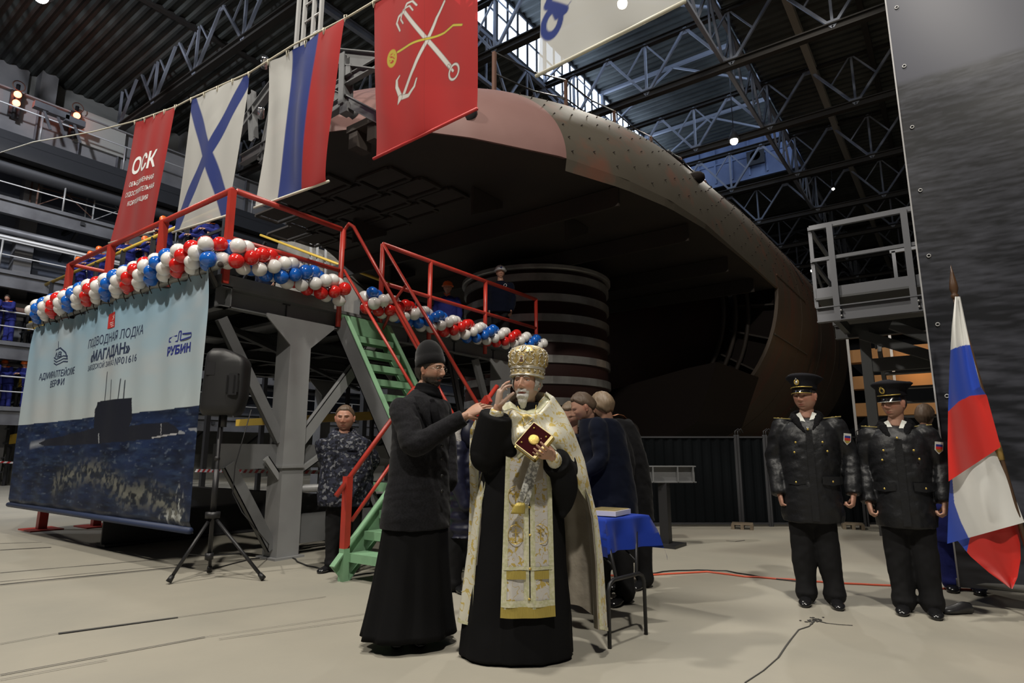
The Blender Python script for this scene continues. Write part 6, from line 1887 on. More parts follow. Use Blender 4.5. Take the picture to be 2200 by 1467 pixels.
def brocade(name, c1, c2, scale, rough=0.42):
    """white ground with gold scrolls: thin contour lines of one noise plus leaf shapes of another"""
    m = mat(name, c1, rough, 0.10, bump=(35, 0.25, 0.006), sheen=0.1)
    nt = m.node_tree; b = nt.nodes['Principled BSDF']; tc = [n for n in nt.nodes if n.type == 'TEX_COORD'][0]

    def noise_(sc, dist):
        n = nt.nodes.new('ShaderNodeTexNoise'); n.inputs['Scale'].default_value = sc; n.inputs['Detail'].default_value = 1.0; n.inputs['Distortion'].default_value = dist; nt.links.new(tc.outputs['Object'], n.inputs[0]); return n.outputs[0]

    def math_(op, x, y):
        n = nt.nodes.new('ShaderNodeMath'); n.operation = op
        for i, q in enumerate((x, y)):
            if q is None: continue
            if isinstance(q, (int, float)): n.inputs[i].default_value = q
            else: nt.links.new(q, n.inputs[i])
        return n.outputs[0]
    line = math_('LESS_THAN', math_('ABSOLUTE', math_('SUBTRACT', noise_(scale, 0.6), 0.5), None), 0.012)
    blob = math_('MULTIPLY', math_('GREATER_THAN', noise_(scale * 1.7, 0.4), 0.60), math_('GREATER_THAN', noise_(scale * 0.6, 0.0), 0.42))
    f_ = math_('MAXIMUM', line, blob)
    mx = nt.nodes.new('ShaderNodeMix'); mx.data_type = 'RGBA'; nt.links.new(f_, mx.inputs[0]); mx.inputs[6].default_value = (*c1, 1); mx.inputs[7].default_value = (*c2, 1); nt.links.new(mx.outputs[2], b.inputs['Base Color'])
    return m


M_broc = brocade('white_gold_brocade', (0.58, 0.56, 0.46), (0.50, 0.38, 0.11), 13.0)
M_stole = brocade('stole_brocade', (0.54, 0.52, 0.49), (0.46, 0.34, 0.09), 20.0)
M_border = mat('pale_green_gold_braid', (0.50, 0.50, 0.30), 0.4, 0.25, mix=((0.62, 0.60, 0.45), 60, 0.4, 0.6), bump=(120, 0.5, 0.002))
M_lining = mat('beige_satin_lining', (0.34, 0.30, 0.24), 0.42, sheen=0.3, bump=(7, 0.6, 0.03), mix=((0.27, 0.235, 0.185), 5, 0.4, 0.7))
M_fringe = mat('gold_fringe', (0.40, 0.31, 0.07), 0.45, 0.3, bump=(220, 1.0, 0.004), stretch=(1, 1, 0.05))

pr_ = Fig(1115, 1408, 'grey-bearded priest in a gold mitre and white-gold vestments, raising one hand and holding a book')
Lp = pr_.L
hc = Lp(1131, 826, -0.02)
H = Head(hc, yaw=R(-20), pitch=R(-4), roll=R(2), sc=1.06, wide=1.0, nose=1.15)
nb1 = Lp(1130, 884, 0.03)
# joints
shR, elR, wrR = Lp(1072, 918, 0.02), Lp(1048, 978, -0.10), Lp(1070, 874, -0.22)
shL, elL, wrL = Lp(1190, 918, 0.02), Lp(1207, 1012, -0.06), Lp(1181, 972, -0.24)
cover = [Lp(1142.5, 905, -0.30), Lp(1188, 936, -0.33), Lp(1150, 987, -0.40), Lp(1111, 955, -0.37)]
hR = dict(wrist=wrR, d=(Lp(1076, 822, -0.25) - wrR), n=(0.75, 0.30, -0.1), size=1.08, curl=((0.45, 0.55, 0.35), (0.30, 0.45, 0.30), (0.65, 0.65, 0.4), (0.85, 0.7, 0.4)), thumb=(0.5, 0.55, 0.9), spread=0.10, side=-1)
hL = dict(wrist=Lp(1184, 978, -0.30), d=(Lp(1160, 972, -0.43) - Lp(1184, 978, -0.30)), n=(-0.25, 0.75, 0.55), size=1.0, curl=((0.35, 0.35, 0.2), (0.32, 0.35, 0.2), (0.36, 0.35, 0.2), (0.45, 0.35, 0.25)), thumb=(0.3, 1.6, 0.3), spread=0.08, side=-1)
tint1 = lambda Pn: H.tint(Pn, (0.43, 0.25, 0.175), lips=(0.32, 0.10, 0.08), stubble=((0.44, 0.40, 0.36), 0.35), flush=0.5)
body_mesh(pr_, H, nb1, [[(*shR, 0.045), (*elR, 0.04), (*wrR, 0.028)], [(*shL, 0.045), (*elL, 0.04), (*Lp(1184, 978, -0.30), 0.028)]], 0.0028, tint1, 'priest', (hR, hL))
H.eyes(pr_.root, look=-1); H.lids(pr_.root, (0.43, 0.25, 0.175)); H.brows(M_hairg, pr_.root, 0.005)
# side hair below the mitre, moustache and white goatee
mb = MB()
for sg in (-1, 1):
    U = np.linspace(1.05, 2.6, 40) * sg; V = np.linspace(1.10, 1.92, 24); UU, VV = np.meshgrid(U, V); off = (0.010 + 0.014 * vnoise(UU * 10 + 60, VV * 14 + 20, 4)) * np.sin(np.linspace(0.25, PI - 0.05, 24))[:, None] * np.sin(np.linspace(0.15, PI - 0.1, 40))[None, :] ** 0.5
    x, y, z = head_pt(UU, VV, off=off, **H.kw); mb.loft([[H.w(x[j, i], y[j, i], z[j, i]) for i in range(40)] for j in range(24)], cap=False, closed=False)
mb.build('side_hair', M_hairg, pr_.root, local=True)
H.patch('beard', M_hairw, pr_.root, -0.72, 0.72, 2.10, 2.78, lambda a, b: 0.019 * np.clip((1 - a ** 2) * 2.2, 0, 1) ** 0.7 * np.clip((b + 1) * 2.5, 0, 1) - 0.001, drop=lambda a, b: np.clip(b + 0.15, 0, 2) * 0.024 * np.clip(1 - a ** 4, 0, 1) ** 0.5, rough=0.008, mouth=True)
H.patch('moustache', M_hairw, pr_.root, -0.40, 0.40, 1.905, 2.07, lambda a, b: 0.007 * np.clip(1 - a ** 2, 0, 1) ** 0.5 * np.clip(1 - b ** 2, 0, 1) ** 0.5 + 0.0005, rough=0.003, nv=10, mouth=False)
H.patch('beard_side', M_hairw, pr_.root, -0.70, -0.38, 1.98, 2.35, lambda a, b: 0.006 * np.clip(1 - a ** 2, 0, 1) ** 0.5, rough=0.004, nu=14, nv=14, mouth=False)
H.patch('beard_side', M_hairw, pr_.root, 0.38, 0.70, 1.98, 2.35, lambda a, b: 0.006 * np.clip(1 - a ** 2, 0, 1) ** 0.5, rough=0.004, nu=14, nv=14, mouth=False)
# mitre
mt_ = H.M; mc = H.w(0, 0.008, 0.052)
prof = [(0.096, -0.012), (0.104, -0.008), (0.106, 0.002), (0.103, 0.010), (0.104, 0.030), (0.107, 0.048), (0.113, 0.075), (0.120, 0.105), (0.122, 0.130), (0.117, 0.155), (0.102, 0.178), (0.074, 0.194), (0.035, 0.202), (0.001, 0.204)]
prof = [(r_ * 1.04, z) for r_, z in prof]
mb = MB(); mb.lathe(mc, prof, 48, rot=mt_); mit = mb.build('mitre', M_goldcl, pr_.root, local=True)


def mpt(ang, z, o_=0.002):
    r_ = float(np.interp(z, [p[1] for p in prof], [p[0] for p in prof])) + o_; return mc + mt_ @ Vector((r_ * math.sin(ang), -r_ * math.cos(ang), z))


for z, r_ in ((-0.006, 0.0065), (0.040, 0.0035), (0.048, 0.003)):
    mb = MB(); mb.tube([mpt(a, z) for a in np.linspace(0, 2 * PI, 49)[:-1]], r_, 8, closed=True); mb.build('braid_band', M_silver, mit)
emb = MB()


def leaf(a, z, ang, L=0.020, w=0.005):
    p0 = mpt(a, z, 0.003); ca, sa = math.cos(ang), math.sin(ang); p1 = mpt(a + ca * L / 0.115, z + sa * L, 0.003); mid = mpt(a + ca * L / 0.23, z + sa * L / 2, 0.006); emb.tube([p0, mid, p1], [0.001, w * 0.55, 0.001], 6)


for a in np.arange(0, 2 * PI, PI / 4):
    for k in range(4): leaf(a + PI / 8, 0.140, k * PI / 2 + 0.2, 0.026, 0.008)
    for dz in (0.065, 0.085, 0.11, 0.155):
        for s_ in (-1, 1): leaf(a + s_ * 0.10, dz, PI / 2 - s_ * 0.9, 0.022, 0.005); leaf(a + s_ * 0.24, dz + 0.008, PI / 2 + s_ * 0.7, 0.020, 0.005)
    leaf(a + PI / 8, 0.062, 0.4, 0.03); leaf(a + PI / 8, 0.062, 2.7, 0.03)
for a in np.arange(0, 2 * PI, PI / 9): leaf(a, 0.016, 0.5, 0.022, 0.006); leaf(a, 0.030, -0.5, 0.022, 0.006)
emb.build('silver_embroidery', M_silver, mit)
mb = MB(); mb.tube([mpt(0.0 + 0.14 * math.sin(t) * 0.8, 0.170 + 0.026 * math.cos(t) - 0.0, 0.004) for t in np.linspace(0, 2 * PI, 21)[:-1]], 0.0035, 6, closed=True); mb.tube([mpt(0.08 * math.sin(t) * 0.8, 0.170 + 0.014 * math.cos(t), 0.006) for t in np.linspace(0, 2 * PI, 21)[:-1]], 0.003, 6, closed=True); mb.build('top_rosette', M_silver, mit)
# oval painted medallions on the mitre
for a in (0.0, PI / 2, PI, 3 * PI / 2):
    mb = MB(); c = mpt(a, 0.092, 0.004); nrm = (c - mc); nrm = (mt_ @ Vector((math.sin(a), -math.cos(a), 0.0))); ex = (mt_ @ Vector((math.cos(a), math.sin(a), 0))); ey = mt_ @ Vector((0, 0, 1))
    mb.tube([c + ex * 0.021 * math.cos(t) + ey * 0.028 * math.sin(t) + nrm * 0.003 for t in np.linspace(0, 2 * PI, 25)[:-1]], 0.0028, 6, closed=True); md = mb.build('medallion_frame', M_gold, mit)
    mb = MB(); mb.add([c + ex * 0.020 * math.cos(t) + ey * 0.027 * math.sin(t) + nrm * 0.004 for t in np.linspace(0, 2 * PI, 25)[:-1]], [tuple(range(24))]); mb.build('medallion_ground', mat('ivory_enamel', (0.50, 0.46, 0.36), 0.4), md)
    mb = MB(); cc = c + nrm * 0.0045; mb.ball(cc + ey * 0.009, (0.008, 0.002, 0.010), 12, 8, rot=mt_ @ Matrix.Rotation(a, 3, 'Z')); mb.prism([(-0.015, -0.022), (0.015, -0.022), (0.010, -0.004), (-0.010, -0.004)], cc, ex, ey, 0.001); mb.build('painted_figure', mat('umber_paint', (0.08, 0.035, 0.02), 0.5), md)
    mb = MB(); mb.ball(cc + ey * 0.009 + nrm * 0.002, (0.0045, 0.0015, 0.006), 10, 8, rot=mt_ @ Matrix.Rotation(a, 3, 'Z')); mb.build('painted_face', mat('ochre_paint', (0.32, 0.17, 0.09), 0.5), md)

# black cassock with wide sleeves
mb = MB()
cx = lambda px, py, dy=0.0: Lp(px, py, dy).x
cz = lambda py, px=1120: Lp(px, py, 0).z
rings(mb, [(cx(1110, 1410), 0.0, 0.012, 0.345, 0.235, 0.020), (cx(1112, 1330), 0.0, 0.22, 0.325, 0.215, 0.022), (cx(1115, 1200), 0.0, 0.62, 0.290, 0.185, 0.018), (cx(1118, 1080), 0.0, 0.95, 0.262, 0.165, 0.012), (cx(1122, 1000), 0.0, 1.18, 0.240, 0.155, 0.008),
           (cx(1128, 940), 0.01, 1.36, 0.215, 0.135, 0.002), (cx(1130, 905), 0.02, 1.46, 0.15, 0.10, 0), (nb1.x, nb1.y, nb1.z + 0.0, 0.075, 0.07, 0)], n=72, fold=8)
sl = [(*shR, 0.085), (*shR.lerp(elR, 0.5), 0.10), (*(elR + vec(-0.005, 0.0, 0.0)), 0.118), (*elR.lerp(wrR, 0.45), 0.122), (*elR.lerp(wrR, 0.85), 0.108)]
c = crom(sl, 5); mb.tube([Vector(p[:3]) for p in c], [(p[3], p[3] * 0.78) for p in c], 20, up=(0, 1, 0)); mb.ball(shR, 0.085); mb.ball(elR, 0.11, 16, 12)
sl = [(*shL, 0.085), (*shL.lerp(elL, 0.5), 0.098), (*elL, 0.105), (*elL.lerp(Lp(1184, 978, -0.30), 0.65), 0.090)]
c = crom(sl, 5); mb.tube([Vector(p[:3]) for p in c], [(p[3], p[3] * 0.85) for p in c], 20, up=(0, 1, 0)); mb.ball(shL, 0.085); mb.ball(elL, 0.10, 16, 12)
# hanging part of the left sleeve
limb(mb, [(*Lp(1200, 990, -0.18), 0.075), (*Lp(1212, 1040, -0.17), 0.085), (*Lp(1212, 1082, -0.14), 0.060), (*Lp(1208, 1104, -0.13), 0.030)], 16, 4, flat=0.6)
limb(mb, [(*Lp(1070, 940, -0.17), 0.07), (*Lp(1088, 950, -0.17), 0.075), (*Lp(1097, 968, -0.15), 0.055)], 16, 4, flat=0.8)
place(remesh(mb, 0.0085, 5), 'cassock', M_blackcl, pr_.root, disp=wrinkle(0.007, (9, 9, 2), 8))
for w_, e_, r_ in ((wrR, elR, 0.043), (Lp(1184, 978, -0.30), elL, 0.043)):
    mb = MB(); d = (e_ - w_).normalized(); mb.tube([w_ + d * t for t in (0.015, 0.03, 0.09, 0.14)], [r_ * 0.9, r_, r_ * 1.1, r_ * 1.1], 18); mb.build('brocade_cuff', M_broc, pr_.root, local=True)
mb = MB(); c0 = H.w(0, 0.03, -0.100)
for k, (z, r_) in enumerate(((-0.055, 0.078), (-0.03, 0.074), (0.0, 0.070), (0.006, 0.067))): pass
mb.loft([[c0 + vec(r_ * math.cos(a), r_ * 0.95 * math.sin(a), z + 0.012 * math.sin(a)) for a in np.linspace(0, 2 * PI, 33)[:-1]] for z, r_ in ((-0.06, 0.088), (-0.03, 0.080), (-0.005, 0.074), (-0.001, 0.069))], cap=False); mb.build('black_collar', M_blackcl, pr_.root, local=True)

# stole: two brocade strips down the front with fringes
def front_y(x, z):
    """front surface of the cassock"""
    hw = float(np.interp(z, [0, 0.22, 0.62, 0.95, 1.18, 1.36, 1.46], [0.345, 0.325, 0.29, 0.262, 0.24, 0.215, 0.15])); hd = float(np.interp(z, [0, 0.22, 0.62, 0.95, 1.18, 1.36, 1.46], [0.235, 0.215, 0.185, 0.165, 0.155, 0.135, 0.10]))
    xc_ = cx(1116, 1200) + 0.01; return -hd * math.sqrt(max(0.05, 1 - ((x - xc_) / (hw * 1.05)) ** 2)) - 0.03


def strip(xl0, xl1, xr0, xr1, z0, z1, name, mtl, off=0.0, nu=24, nv=70, par=None, fold=0.008):
    """vertical strip between left edge x (bottom, top) and right edge x, standing off the cassock front"""
    def fn(u, v):
        z = z0 + (z1 - z0) * v; a = xl0 + (xl1 - xl0) * v; b = xr0 + (xr1 - xr0) * v; x = a + (b - a) * u
        return Vector((x, front_y(x, z) - off + fold * math.sin(x * 38 + z * 2.0) - 0.004 * math.sin(z * 9 + x * 14), z))
    mb = MB(); mb.sheet(fn, nu, nv)
    mb2 = MB(); mb2.sheet(lambda u, v: fn(u, v) + vec(0, 0.004, 0), nu, nv); mb.add(mb2.v, [f_[::-1] for f_ in mb2.f], 0, True)
    return mb.build(name, mtl, par or pr_.root, local=True)


zb_, zt_s = Lp(1135, 1308, -0.23).z, Lp(1135, 900, -0.15).z
xA0, xA1 = Lp(1077, 1308, -0.23).x, Lp(1090, 960, -0.18).x
xB0, xB1 = Lp(1192, 1308, -0.23).x, Lp(1182, 960, -0.18).x
xM0, xM1 = Lp(1139, 1308, -0.23).x, Lp(1136, 960, -0.18).x
stole = strip(xA0, xA1, xM0 - 0.003, xM1 - 0.003, zb_, zt_s - 0.06, 'stole', M_stole)
strip(xM0 + 0.003, xM1 + 0.003, xB0, xB1, zb_, zt_s - 0.06, 'stole', M_stole)
for (a0, a1, b0, b1) in ((xA0 - 0.004, xA1 - 0.004, xA0 + 0.028, xA1 + 0.022), (xM0 - 0.036, xM1 - 0.034, xM0 - 0.004, xM1 - 0.004), (xM0 + 0.004, xM1 + 0.004, xM0 + 0.034, xM1 + 0.032), (xB0 - 0.028, xB1 - 0.024, xB0 + 0.004, xB1 + 0.004)):
    strip(a0, a1, b0, b1, zb_, zt_s - 0.07, 'braid_border', M_border, 0.004, 5, 70, stole)
zf = Lp(1135, 1327, -0.23).z
strip(xA0 - 0.006, xA0 - 0.004, xB0 + 0.006, xB0 + 0.004, zf, zb_ + 0.012, 'fringe', M_fringe, 0.006, 60, 4, stole, fold=0.004)
strip(xA0, xA0, xB0, xB0, zb_ + 0.01, zb_ + 0.045, 'braid_border', M_border, 0.008, 30, 3, stole)
za, zb2 = Lp(1135, 1244, -0.22).z, Lp(1135, 1226, -0.22).z
for a, b in ((1088, 1130), (1148, 1180)):
    x0, x1 = Lp(a, 1235, -0.22).x, Lp(b, 1235, -0.22).x; strip(x0, x0, x1, x1, za, zb2, 'fringe', M_fringe, 0.011, 16, 3, stole, fold=0.002)
strip(xA0 + 0.01, xA0 + 0.01, xB0 - 0.01, xB0 - 0.01, zb2 + 0.004, zb2 + 0.022, 'braid_border', M_border, 0.009, 24, 2, stole)
for px, py in ((1139, 1222), (1137, 1286), (1139, 1150), (1138, 1090), (1137, 1032)):
    p = Lp(px, py, -0.23); mb = MB(); mb.ball((p.x, front_y(p.x, p.z) - 0.012, p.z), 0.008, 10, 8); mb.build('button', M_gold, stole)
for px, py in ((1108, 1148), (1162, 1148), (1108, 1065)):     # embroidered crosses in gold rings
    p = Lp(px, py, -0.22); y = front_y(p.x, p.z) - 0.010; mb = MB()
    mb.tube([Vector((p.x + 0.045 * math.cos(t), y, p.z + 0.055 * math.sin(t))) for t in np.linspace(0, 2 * PI, 25)[:-1]], 0.0022, 6, closed=True)
    mb.bar((p.x, y, p.z - 0.035), (p.x, y, p.z + 0.035), 0.007, 0.003); mb.bar((p.x - 0.02, y, p.z + 0.012), (p.x + 0.02, y, p.z + 0.012), 0.007, 0.003); mb.bar((p.x - 0.011, y, p.z + 0.024), (p.x + 0.011, y, p.z + 0.024), 0.005, 0.003)
    mb.build('embroidered_cross', M_gold, stole)

# phelonion: cape from the collar, over both shoulders, down the back
# edge points: (outer silhouette and hems measured in the picture), angle a runs from the front-left edge round the back to the front-right edge
xc0 = Lp(1128, 900, 0).x


def cape_pt(t, v, off=0.0):
    """t 0..1 from his right (image left) front edge round the back to the image right front edge; v 0 collar .. 1 hem"""
    a = PI * (1.17 + (-1.27) * t)          # PI*1.1 (image left, slightly front) .. -0.1 PI
    ca, sa = math.cos(a), math.sin(a)
    rx = float(np.interp(v, [0, 0.04, 0.12, 0.22, 0.4, 0.7, 1.0], [0.105, 0.125, 0.20, 0.262, 0.315, 0.35, 0.37]))
    ryy = float(np.interp(v, [0, 0.04, 0.12, 0.22, 0.4, 0.7, 1.0], [0.10, 0.11, 0.15, 0.19, 0.23, 0.27, 0.30]))
    z0 = Lp(1150, 868, 0.05).z + 0.075 * sa + 0.02 * ca; z1 = 0.24 + 0.05 * math.sin(a * 3) - 0.14 * math.exp(-((t - 0.86) / 0.12) ** 2)
    rx *= 1.0 if ca < 0 else float(np.interp(v, [0, 0.12, 0.3, 0.5, 1], [1.0, 1.05, 1.28, 1.36, 1.30]))
    rx *= 1.0 if ca > 0 else float(np.interp(v, [0, 0.2, 1], [1.0, 0.96, 1.05]))
    fo = 0.022 * v * math.sin(a * 11 + v * 2) + 0.012 * v * math.sin(a * 19)
    # shoulder slope: near the collar drops slowly
    zz = z0 + (z1 - z0) * (0.10 * min(1, v / 0.14) ** 1.0 * 1.0 + 0.90 * max(0, (v - 0.05) / 0.95))
    return Vector((xc0 + (rx + fo - off) * ca, 0.03 + (ryy + fo - off) * sa, zz))


mb = MB(); mb.sheet(lambda u, v: cape_pt(u, v), 110, 80); cape = mb.build('phelonion', M_broc, pr_.root, local=True)
mb = MB(); mb.sheet(lambda u, v: cape_pt(u, v, 0.008), 110, 80); mb.build('lining', M_lining, cape)
for t0, t1, v0, v1 in ((0.0, 1.0, 0.985, 1.0), (0.0, 0.012, 0.02, 1.0), (0.988, 1.0, 0.02, 1.0)):
    mb = MB(); mb.sheet(lambda u, v: cape_pt(t0 + (t1 - t0) * u, v0 + (v1 - v0) * v, -0.004), 110 if t1 - t0 > 0.5 else 3, 80 if v1 - v0 > 0.5 else 3); mb.build('braid_border', M_border, cape)
# front apron of the cape, gathered over the chest and thrown over the forearm at image right
Lc = [(1078, 905), (1080, 935), (1084, 962), (1090, 985)]


def apron(u, v, off=0.0):
    # u left..right, v top..bottom, edges from the picture
    top = poly_at([(1078, 868), (1096, 862), (1112, 874), (1130, 880), (1150, 873), (1165, 856), (1174, 832)], u)
    bot = poly_at([(1083, 985), (1105, 992), (1125, 975), (1150, 965), (1180, 956), (1202, 978), (1220, 1010), (1238, 1050), (1274, 1092)], u)
    px = top[0] + (bot[0] - top[0]) * v; py = top[1] + (bot[1] - top[1]) * v
    if u > 0.62:   # outer silhouette of the shoulder
        k = (u - 0.62) / 0.38; sx = float(np.interp(v, [0, 0.12, 0.25, 0.42, 0.65, 0.88, 1.0], [1174, 1190, 1212, 1233, 1256, 1270, 1275])); sy = float(np.interp(v, [0, 0.12, 0.25, 0.42, 0.65, 0.88, 1.0], [842, 852, 883, 926, 988, 1053, 1092]))
        px = px * (1 - k) + sx * k; py = py * (1 - k) + sy * k
    dep = -0.135 - 0.105 * math.sin(PI * min(1, v * 0.9 + 0.02)) + 0.02 * math.sin(v * 16 + u * 5) + 0.010 * math.sin(u * 24)
    dep += 0.26 * max(0, (u - 0.55) / 0.45) ** 1.3 + 0.10 * max(0, 0.12 - v) / 0.12 * (1 if u < 0.85 else 0.2) + 0.10 * max(0, (0.12 - u) / 0.12)
    return Lp(px, py, dep + off)


mb = MB(); mb.sheet(lambda u, v: apron(u, v), 90, 50); mb.build('front_drape', M_broc, cape)
mb = MB(); mb.sheet(lambda u, v: apron(u, v, 0.008), 90, 50); mb.build('front_lining', M_lining, cape)
mb = MB(); mb.sheet(lambda u, v: apron(u, 0.93 + 0.07 * v, -0.005), 90, 3); mb.build('braid_border', M_border, cape)
mb = MB(); mb.sheet(lambda u, v: apron(0.02 + 0.96 * u, 0.02 + 0.11 * v * (1 - 0.45 * u), -0.006), 60, 4); mb.build('collar_braid', M_border, cape)
# the left edge of the cape falling beside the raised sleeve
SLf, SRt = [(1022, 900), (1010, 922), (1008, 1000), (1010, 1060), (1006, 1154), (999, 1257), (1002, 1312)], [(1025, 900), (1030, 925), (1029, 1000), (1027, 1060), (1022, 1154), (1014, 1243), (1008, 1312)]


def side_pt(u, v, o_=0.0):
    a = poly_at(SLf, 1 - v); b = poly_at(SRt, 1 - v); return Lp(a[0] + (b[0] - a[0]) * u, a[1] + (b[1] - a[1]) * u, -0.02 + 0.05 * (1 - u) + 0.015 * math.sin(v * 14 + u * 4) + o_)


mb = MB(); mb.sheet(lambda u, v: side_pt(u, v), 8, 90); mb.build('side_drape', M_broc, cape)
mb = MB(); mb.sheet(lambda u, v: side_pt(0.82 + 0.18 * u, v, -0.004), 3, 90); mb.build('braid_border', M_border, cape)
# high stiff collar standing behind the neck
mb = MB(); mb.sheet(lambda u, v: vec(hc.x + (0.118 + 0.01 * v) * math.cos(PI * (1.0 - 1.08 * u)), hc.y + 0.05 + (0.10) * math.sin(PI * (1.0 - 1.08 * u)), Lp(1150, 868, 0.1).z + 0.02 + 0.065 * v * (0.35 + 0.65 * math.sin(PI * min(1, 0.1 + 0.8 * u)))), 40, 6); mb.build('stand_collar', M_broc, cape)
# lining seen below the book between drape and stole, and the hanging ribbon
mb = MB(); mb.sheet(lambda u, v: Lp(1112 + 55 * u + (14 - 22 * v) * (1 - u), 980 + 78 * v - 30 * u * v, -0.225 + 0.012 * math.sin(u * 9)), 12, 16); mb.build('turned_lining', M_lining, cape)
rb = MB(); rb.sheet(lambda u, v: Lp(1141 + 16 * u - 30 * v - 3 * u * v, 985 + 92 * v + 3 * u, -0.27 + 0.01 * math.sin(v * 6)), 6, 24); rbn = rb.build('hanging_ribbon', mat('silver_ribbon', (0.50, 0.50, 0.46), 0.4, 0.3, mix=((0.20, 0.20, 0.19), 70, 0.45, 0.55)), pr_.root, local=True)
rb = MB(); rb.sheet(lambda u, v: Lp(1150 + 10 * u - 24 * v, 990 + 92 * v + 3 * u, -0.262), 4, 24); rb.build('ribbon_tail', MATS['silver_ribbon'], rbn)
rb = MB(); q = Lp(1118, 1080, -0.27); rb.loft([[q + vec((r_ * math.cos(a)) - s_ * 0.25, r_ * 0.4 * math.sin(a), -s_) for a in np.linspace(0, 2 * PI, 17)[:-1]] for s_, r_ in ((0.0, 0.025), (0.02, 0.035), (0.05, 0.040), (0.062, 0.042))]); rb.build('tassel', M_fringe, rbn)
# thin chain of the pectoral cross
mb = MB(); mb.tube([Lp(1112, 872, -0.155), Lp(1118, 884, -0.16), Lp(1124, 900, -0.225), Lp(1127, 915, -0.25)], 0.0022, 5); mb.tube([Lp(1152, 870, -0.155), Lp(1150, 884, -0.16), Lp(1144, 900, -0.225), Lp(1127, 915, -0.25)], 0.0022, 5); mb.build('neck_chain', M_gold, pr_.root, local=True)
# shoe tips
for q in ((1085, 1424), (1160, 1424)): shoe(pr_, Lp(*q, -0.14) * 1.0 + vec(0, 0, 0), Lp(*q, 0.08))

# ----------------------------------------------------------------- the book in his hand
MB.LOCAL = False
W2 = lambda v: root_matrix(pr_.root) @ v
bk = thing('book', 'dark red book with gilt edges and round gold medallion, held by the bearded priest', 'book', W2(cover[2]))
A_, B_, C_, D2 = [W2(c_) for c_ in cover]
ex = ((B_ - A_) + (C_ - D2)).normalized(); ey = ((D2 - A_) + (C_ - B_)); ey = (ey - ex * ey.dot(ex)).normalized(); wB = ((B_ - A_).length + (C_ - D2).length) / 2; hB = ((D2 - A_).length + (C_ - B_).length) / 2
nB = ex.cross(ey).normalized(); nB = nB if nB.dot(A_ - CAM) > 0 else -nB; cc = (A_ + B_ + C_ + D2) / 4
BKP = lambda a, b, c_: cc + ex * (a * wB) + ey * (b * hB) + nB * c_


def slab(a0, a1, b0, b1, c0_, c1_, name, mtl, par=bk):
    mb = MB(); vs = [BKP(a, b, c_) for a in (a0, a1) for b in (b0, b1) for c_ in (c0_, c1_)]; mb.add(vs, [(0, 1, 3, 2), (4, 6, 7, 5), (0, 4, 5, 1), (2, 3, 7, 6), (0, 2, 6, 4), (1, 5, 7, 3)]); return mb.build(name, mtl, par)


TH = 0.048
M_bord = mat('burgundy_cover', (0.028, 0.002, 0.003), 0.9, spec=0.1); M_pages = mat('cream_pages', (0.55, 0.50, 0.36), 0.6, bump=(300, 0.3, 0.001))
cv1 = slab(-0.5, 0.5, -0.5, 0.5, 0, 0.006, 'front_cover', M_bord); slab(-0.5, 0.5, -0.5, 0.5, TH - 0.006, TH, 'back_cover', M_gold)
slab(-0.47, 0.46, -0.47, 0.47, 0.006, TH - 0.006, 'page_block', M_pages)
mb = MB(); mb.loft([[BKP(0.5, b, TH / 2) + ex * (0.012 * math.cos(t)) + nB * (TH / 2 * math.sin(t)) for t in np.linspace(-PI / 2, PI / 2, 9)] for b in (-0.5, 0.5)], cap=False, closed=False); mb.build('spine', M_gold, bk)
for a0, a1, b0, b1 in ((-0.51, 0.51, -0.51, -0.485), (-0.51, 0.51, 0.485, 0.51), (-0.51, -0.485, -0.51, 0.51), (0.40, 0.51, -0.51, 0.51)): slab(a0, a1, b0, b1, -0.002, 0.007, 'gilt_edge', mat('dull_gilt', (0.42, 0.34, 0.15), 0.45, 0.35), cv1)
mb = MB(); mb.lathe(BKP(-0.02, 0.0, 0), [(0.0335, 0.004), (0.0335, -0.004), (0.028, -0.007), (0.0005, -0.0075)], 28, rot=nB.to_track_quat('Z', 'Y').to_matrix()); mb.build('medallion', mat('gold_relief_fine', (0.58, 0.42, 0.12), 0.3, 0.8, bump=(260, 0.9, 0.003)), cv1)
for a, b in ((-0.33, -0.33), (0.28, -0.33), (-0.33, 0.33)):
    mb = MB(); mb.ball(BKP(a, b, -0.002), 0.006, 12, 8); mb.build('stud', M_gold, cv1)
MB.LOCAL = True
# ----------------------------------------------------------------- his helper in the charcoal overcoat
hp = Fig(893, 1384, 'bearded man in black knit cap, glasses and charcoal overcoat, reaching toward the priest')
Lh = hp.L
M_char = mat('charcoal_wool', (0.0085, 0.0085, 0.0100), 0.9, spec=0.12, sheen=0.05, bump=(160, 0.3, 0.0015), mix=((0.013, 0.013, 0.0155), 90, 0.4, 0.6))
M_knit = mat('black_knit', (0.006, 0.006, 0.007), 0.95, spec=0.1, sheen=0.15, bump=(140, 0.6, 0.002))
M_scarf = mat('black_scarf', (0.005, 0.005, 0.006), 0.9, spec=0.1, bump=(40, 0.4, 0.004))
hc2 = Lh(927, 797, 0.0)
H2 = Head(hc2, yaw=R(50), pitch=R(4), roll=0, sc=1.04, nose=1.1)
nb2 = Lh(905, 848, 0.02)
shR2, elR2 = Lh(862, 880, -0.10), Lh(893, 955, -0.24); wrR2 = Lh(1003, 892, -0.30)
shL2, elL2, wrL2 = Lh(948, 880, 0.15), Lh(960, 960, 0.20), Lh(965, 1040, 0.10)
hd2 = dict(wrist=wrR2, d=Lh(1035, 872, -0.30) - wrR2, n=(0.15, 0.75, -0.65), size=1.08, curl=((0.15, 0.25, 0.15), (0.25, 0.35, 0.2), (0.42, 0.45, 0.3), (0.6, 0.5, 0.3)), thumb=(0.4, 0.9, 0.6), spread=0.10, side=-1)
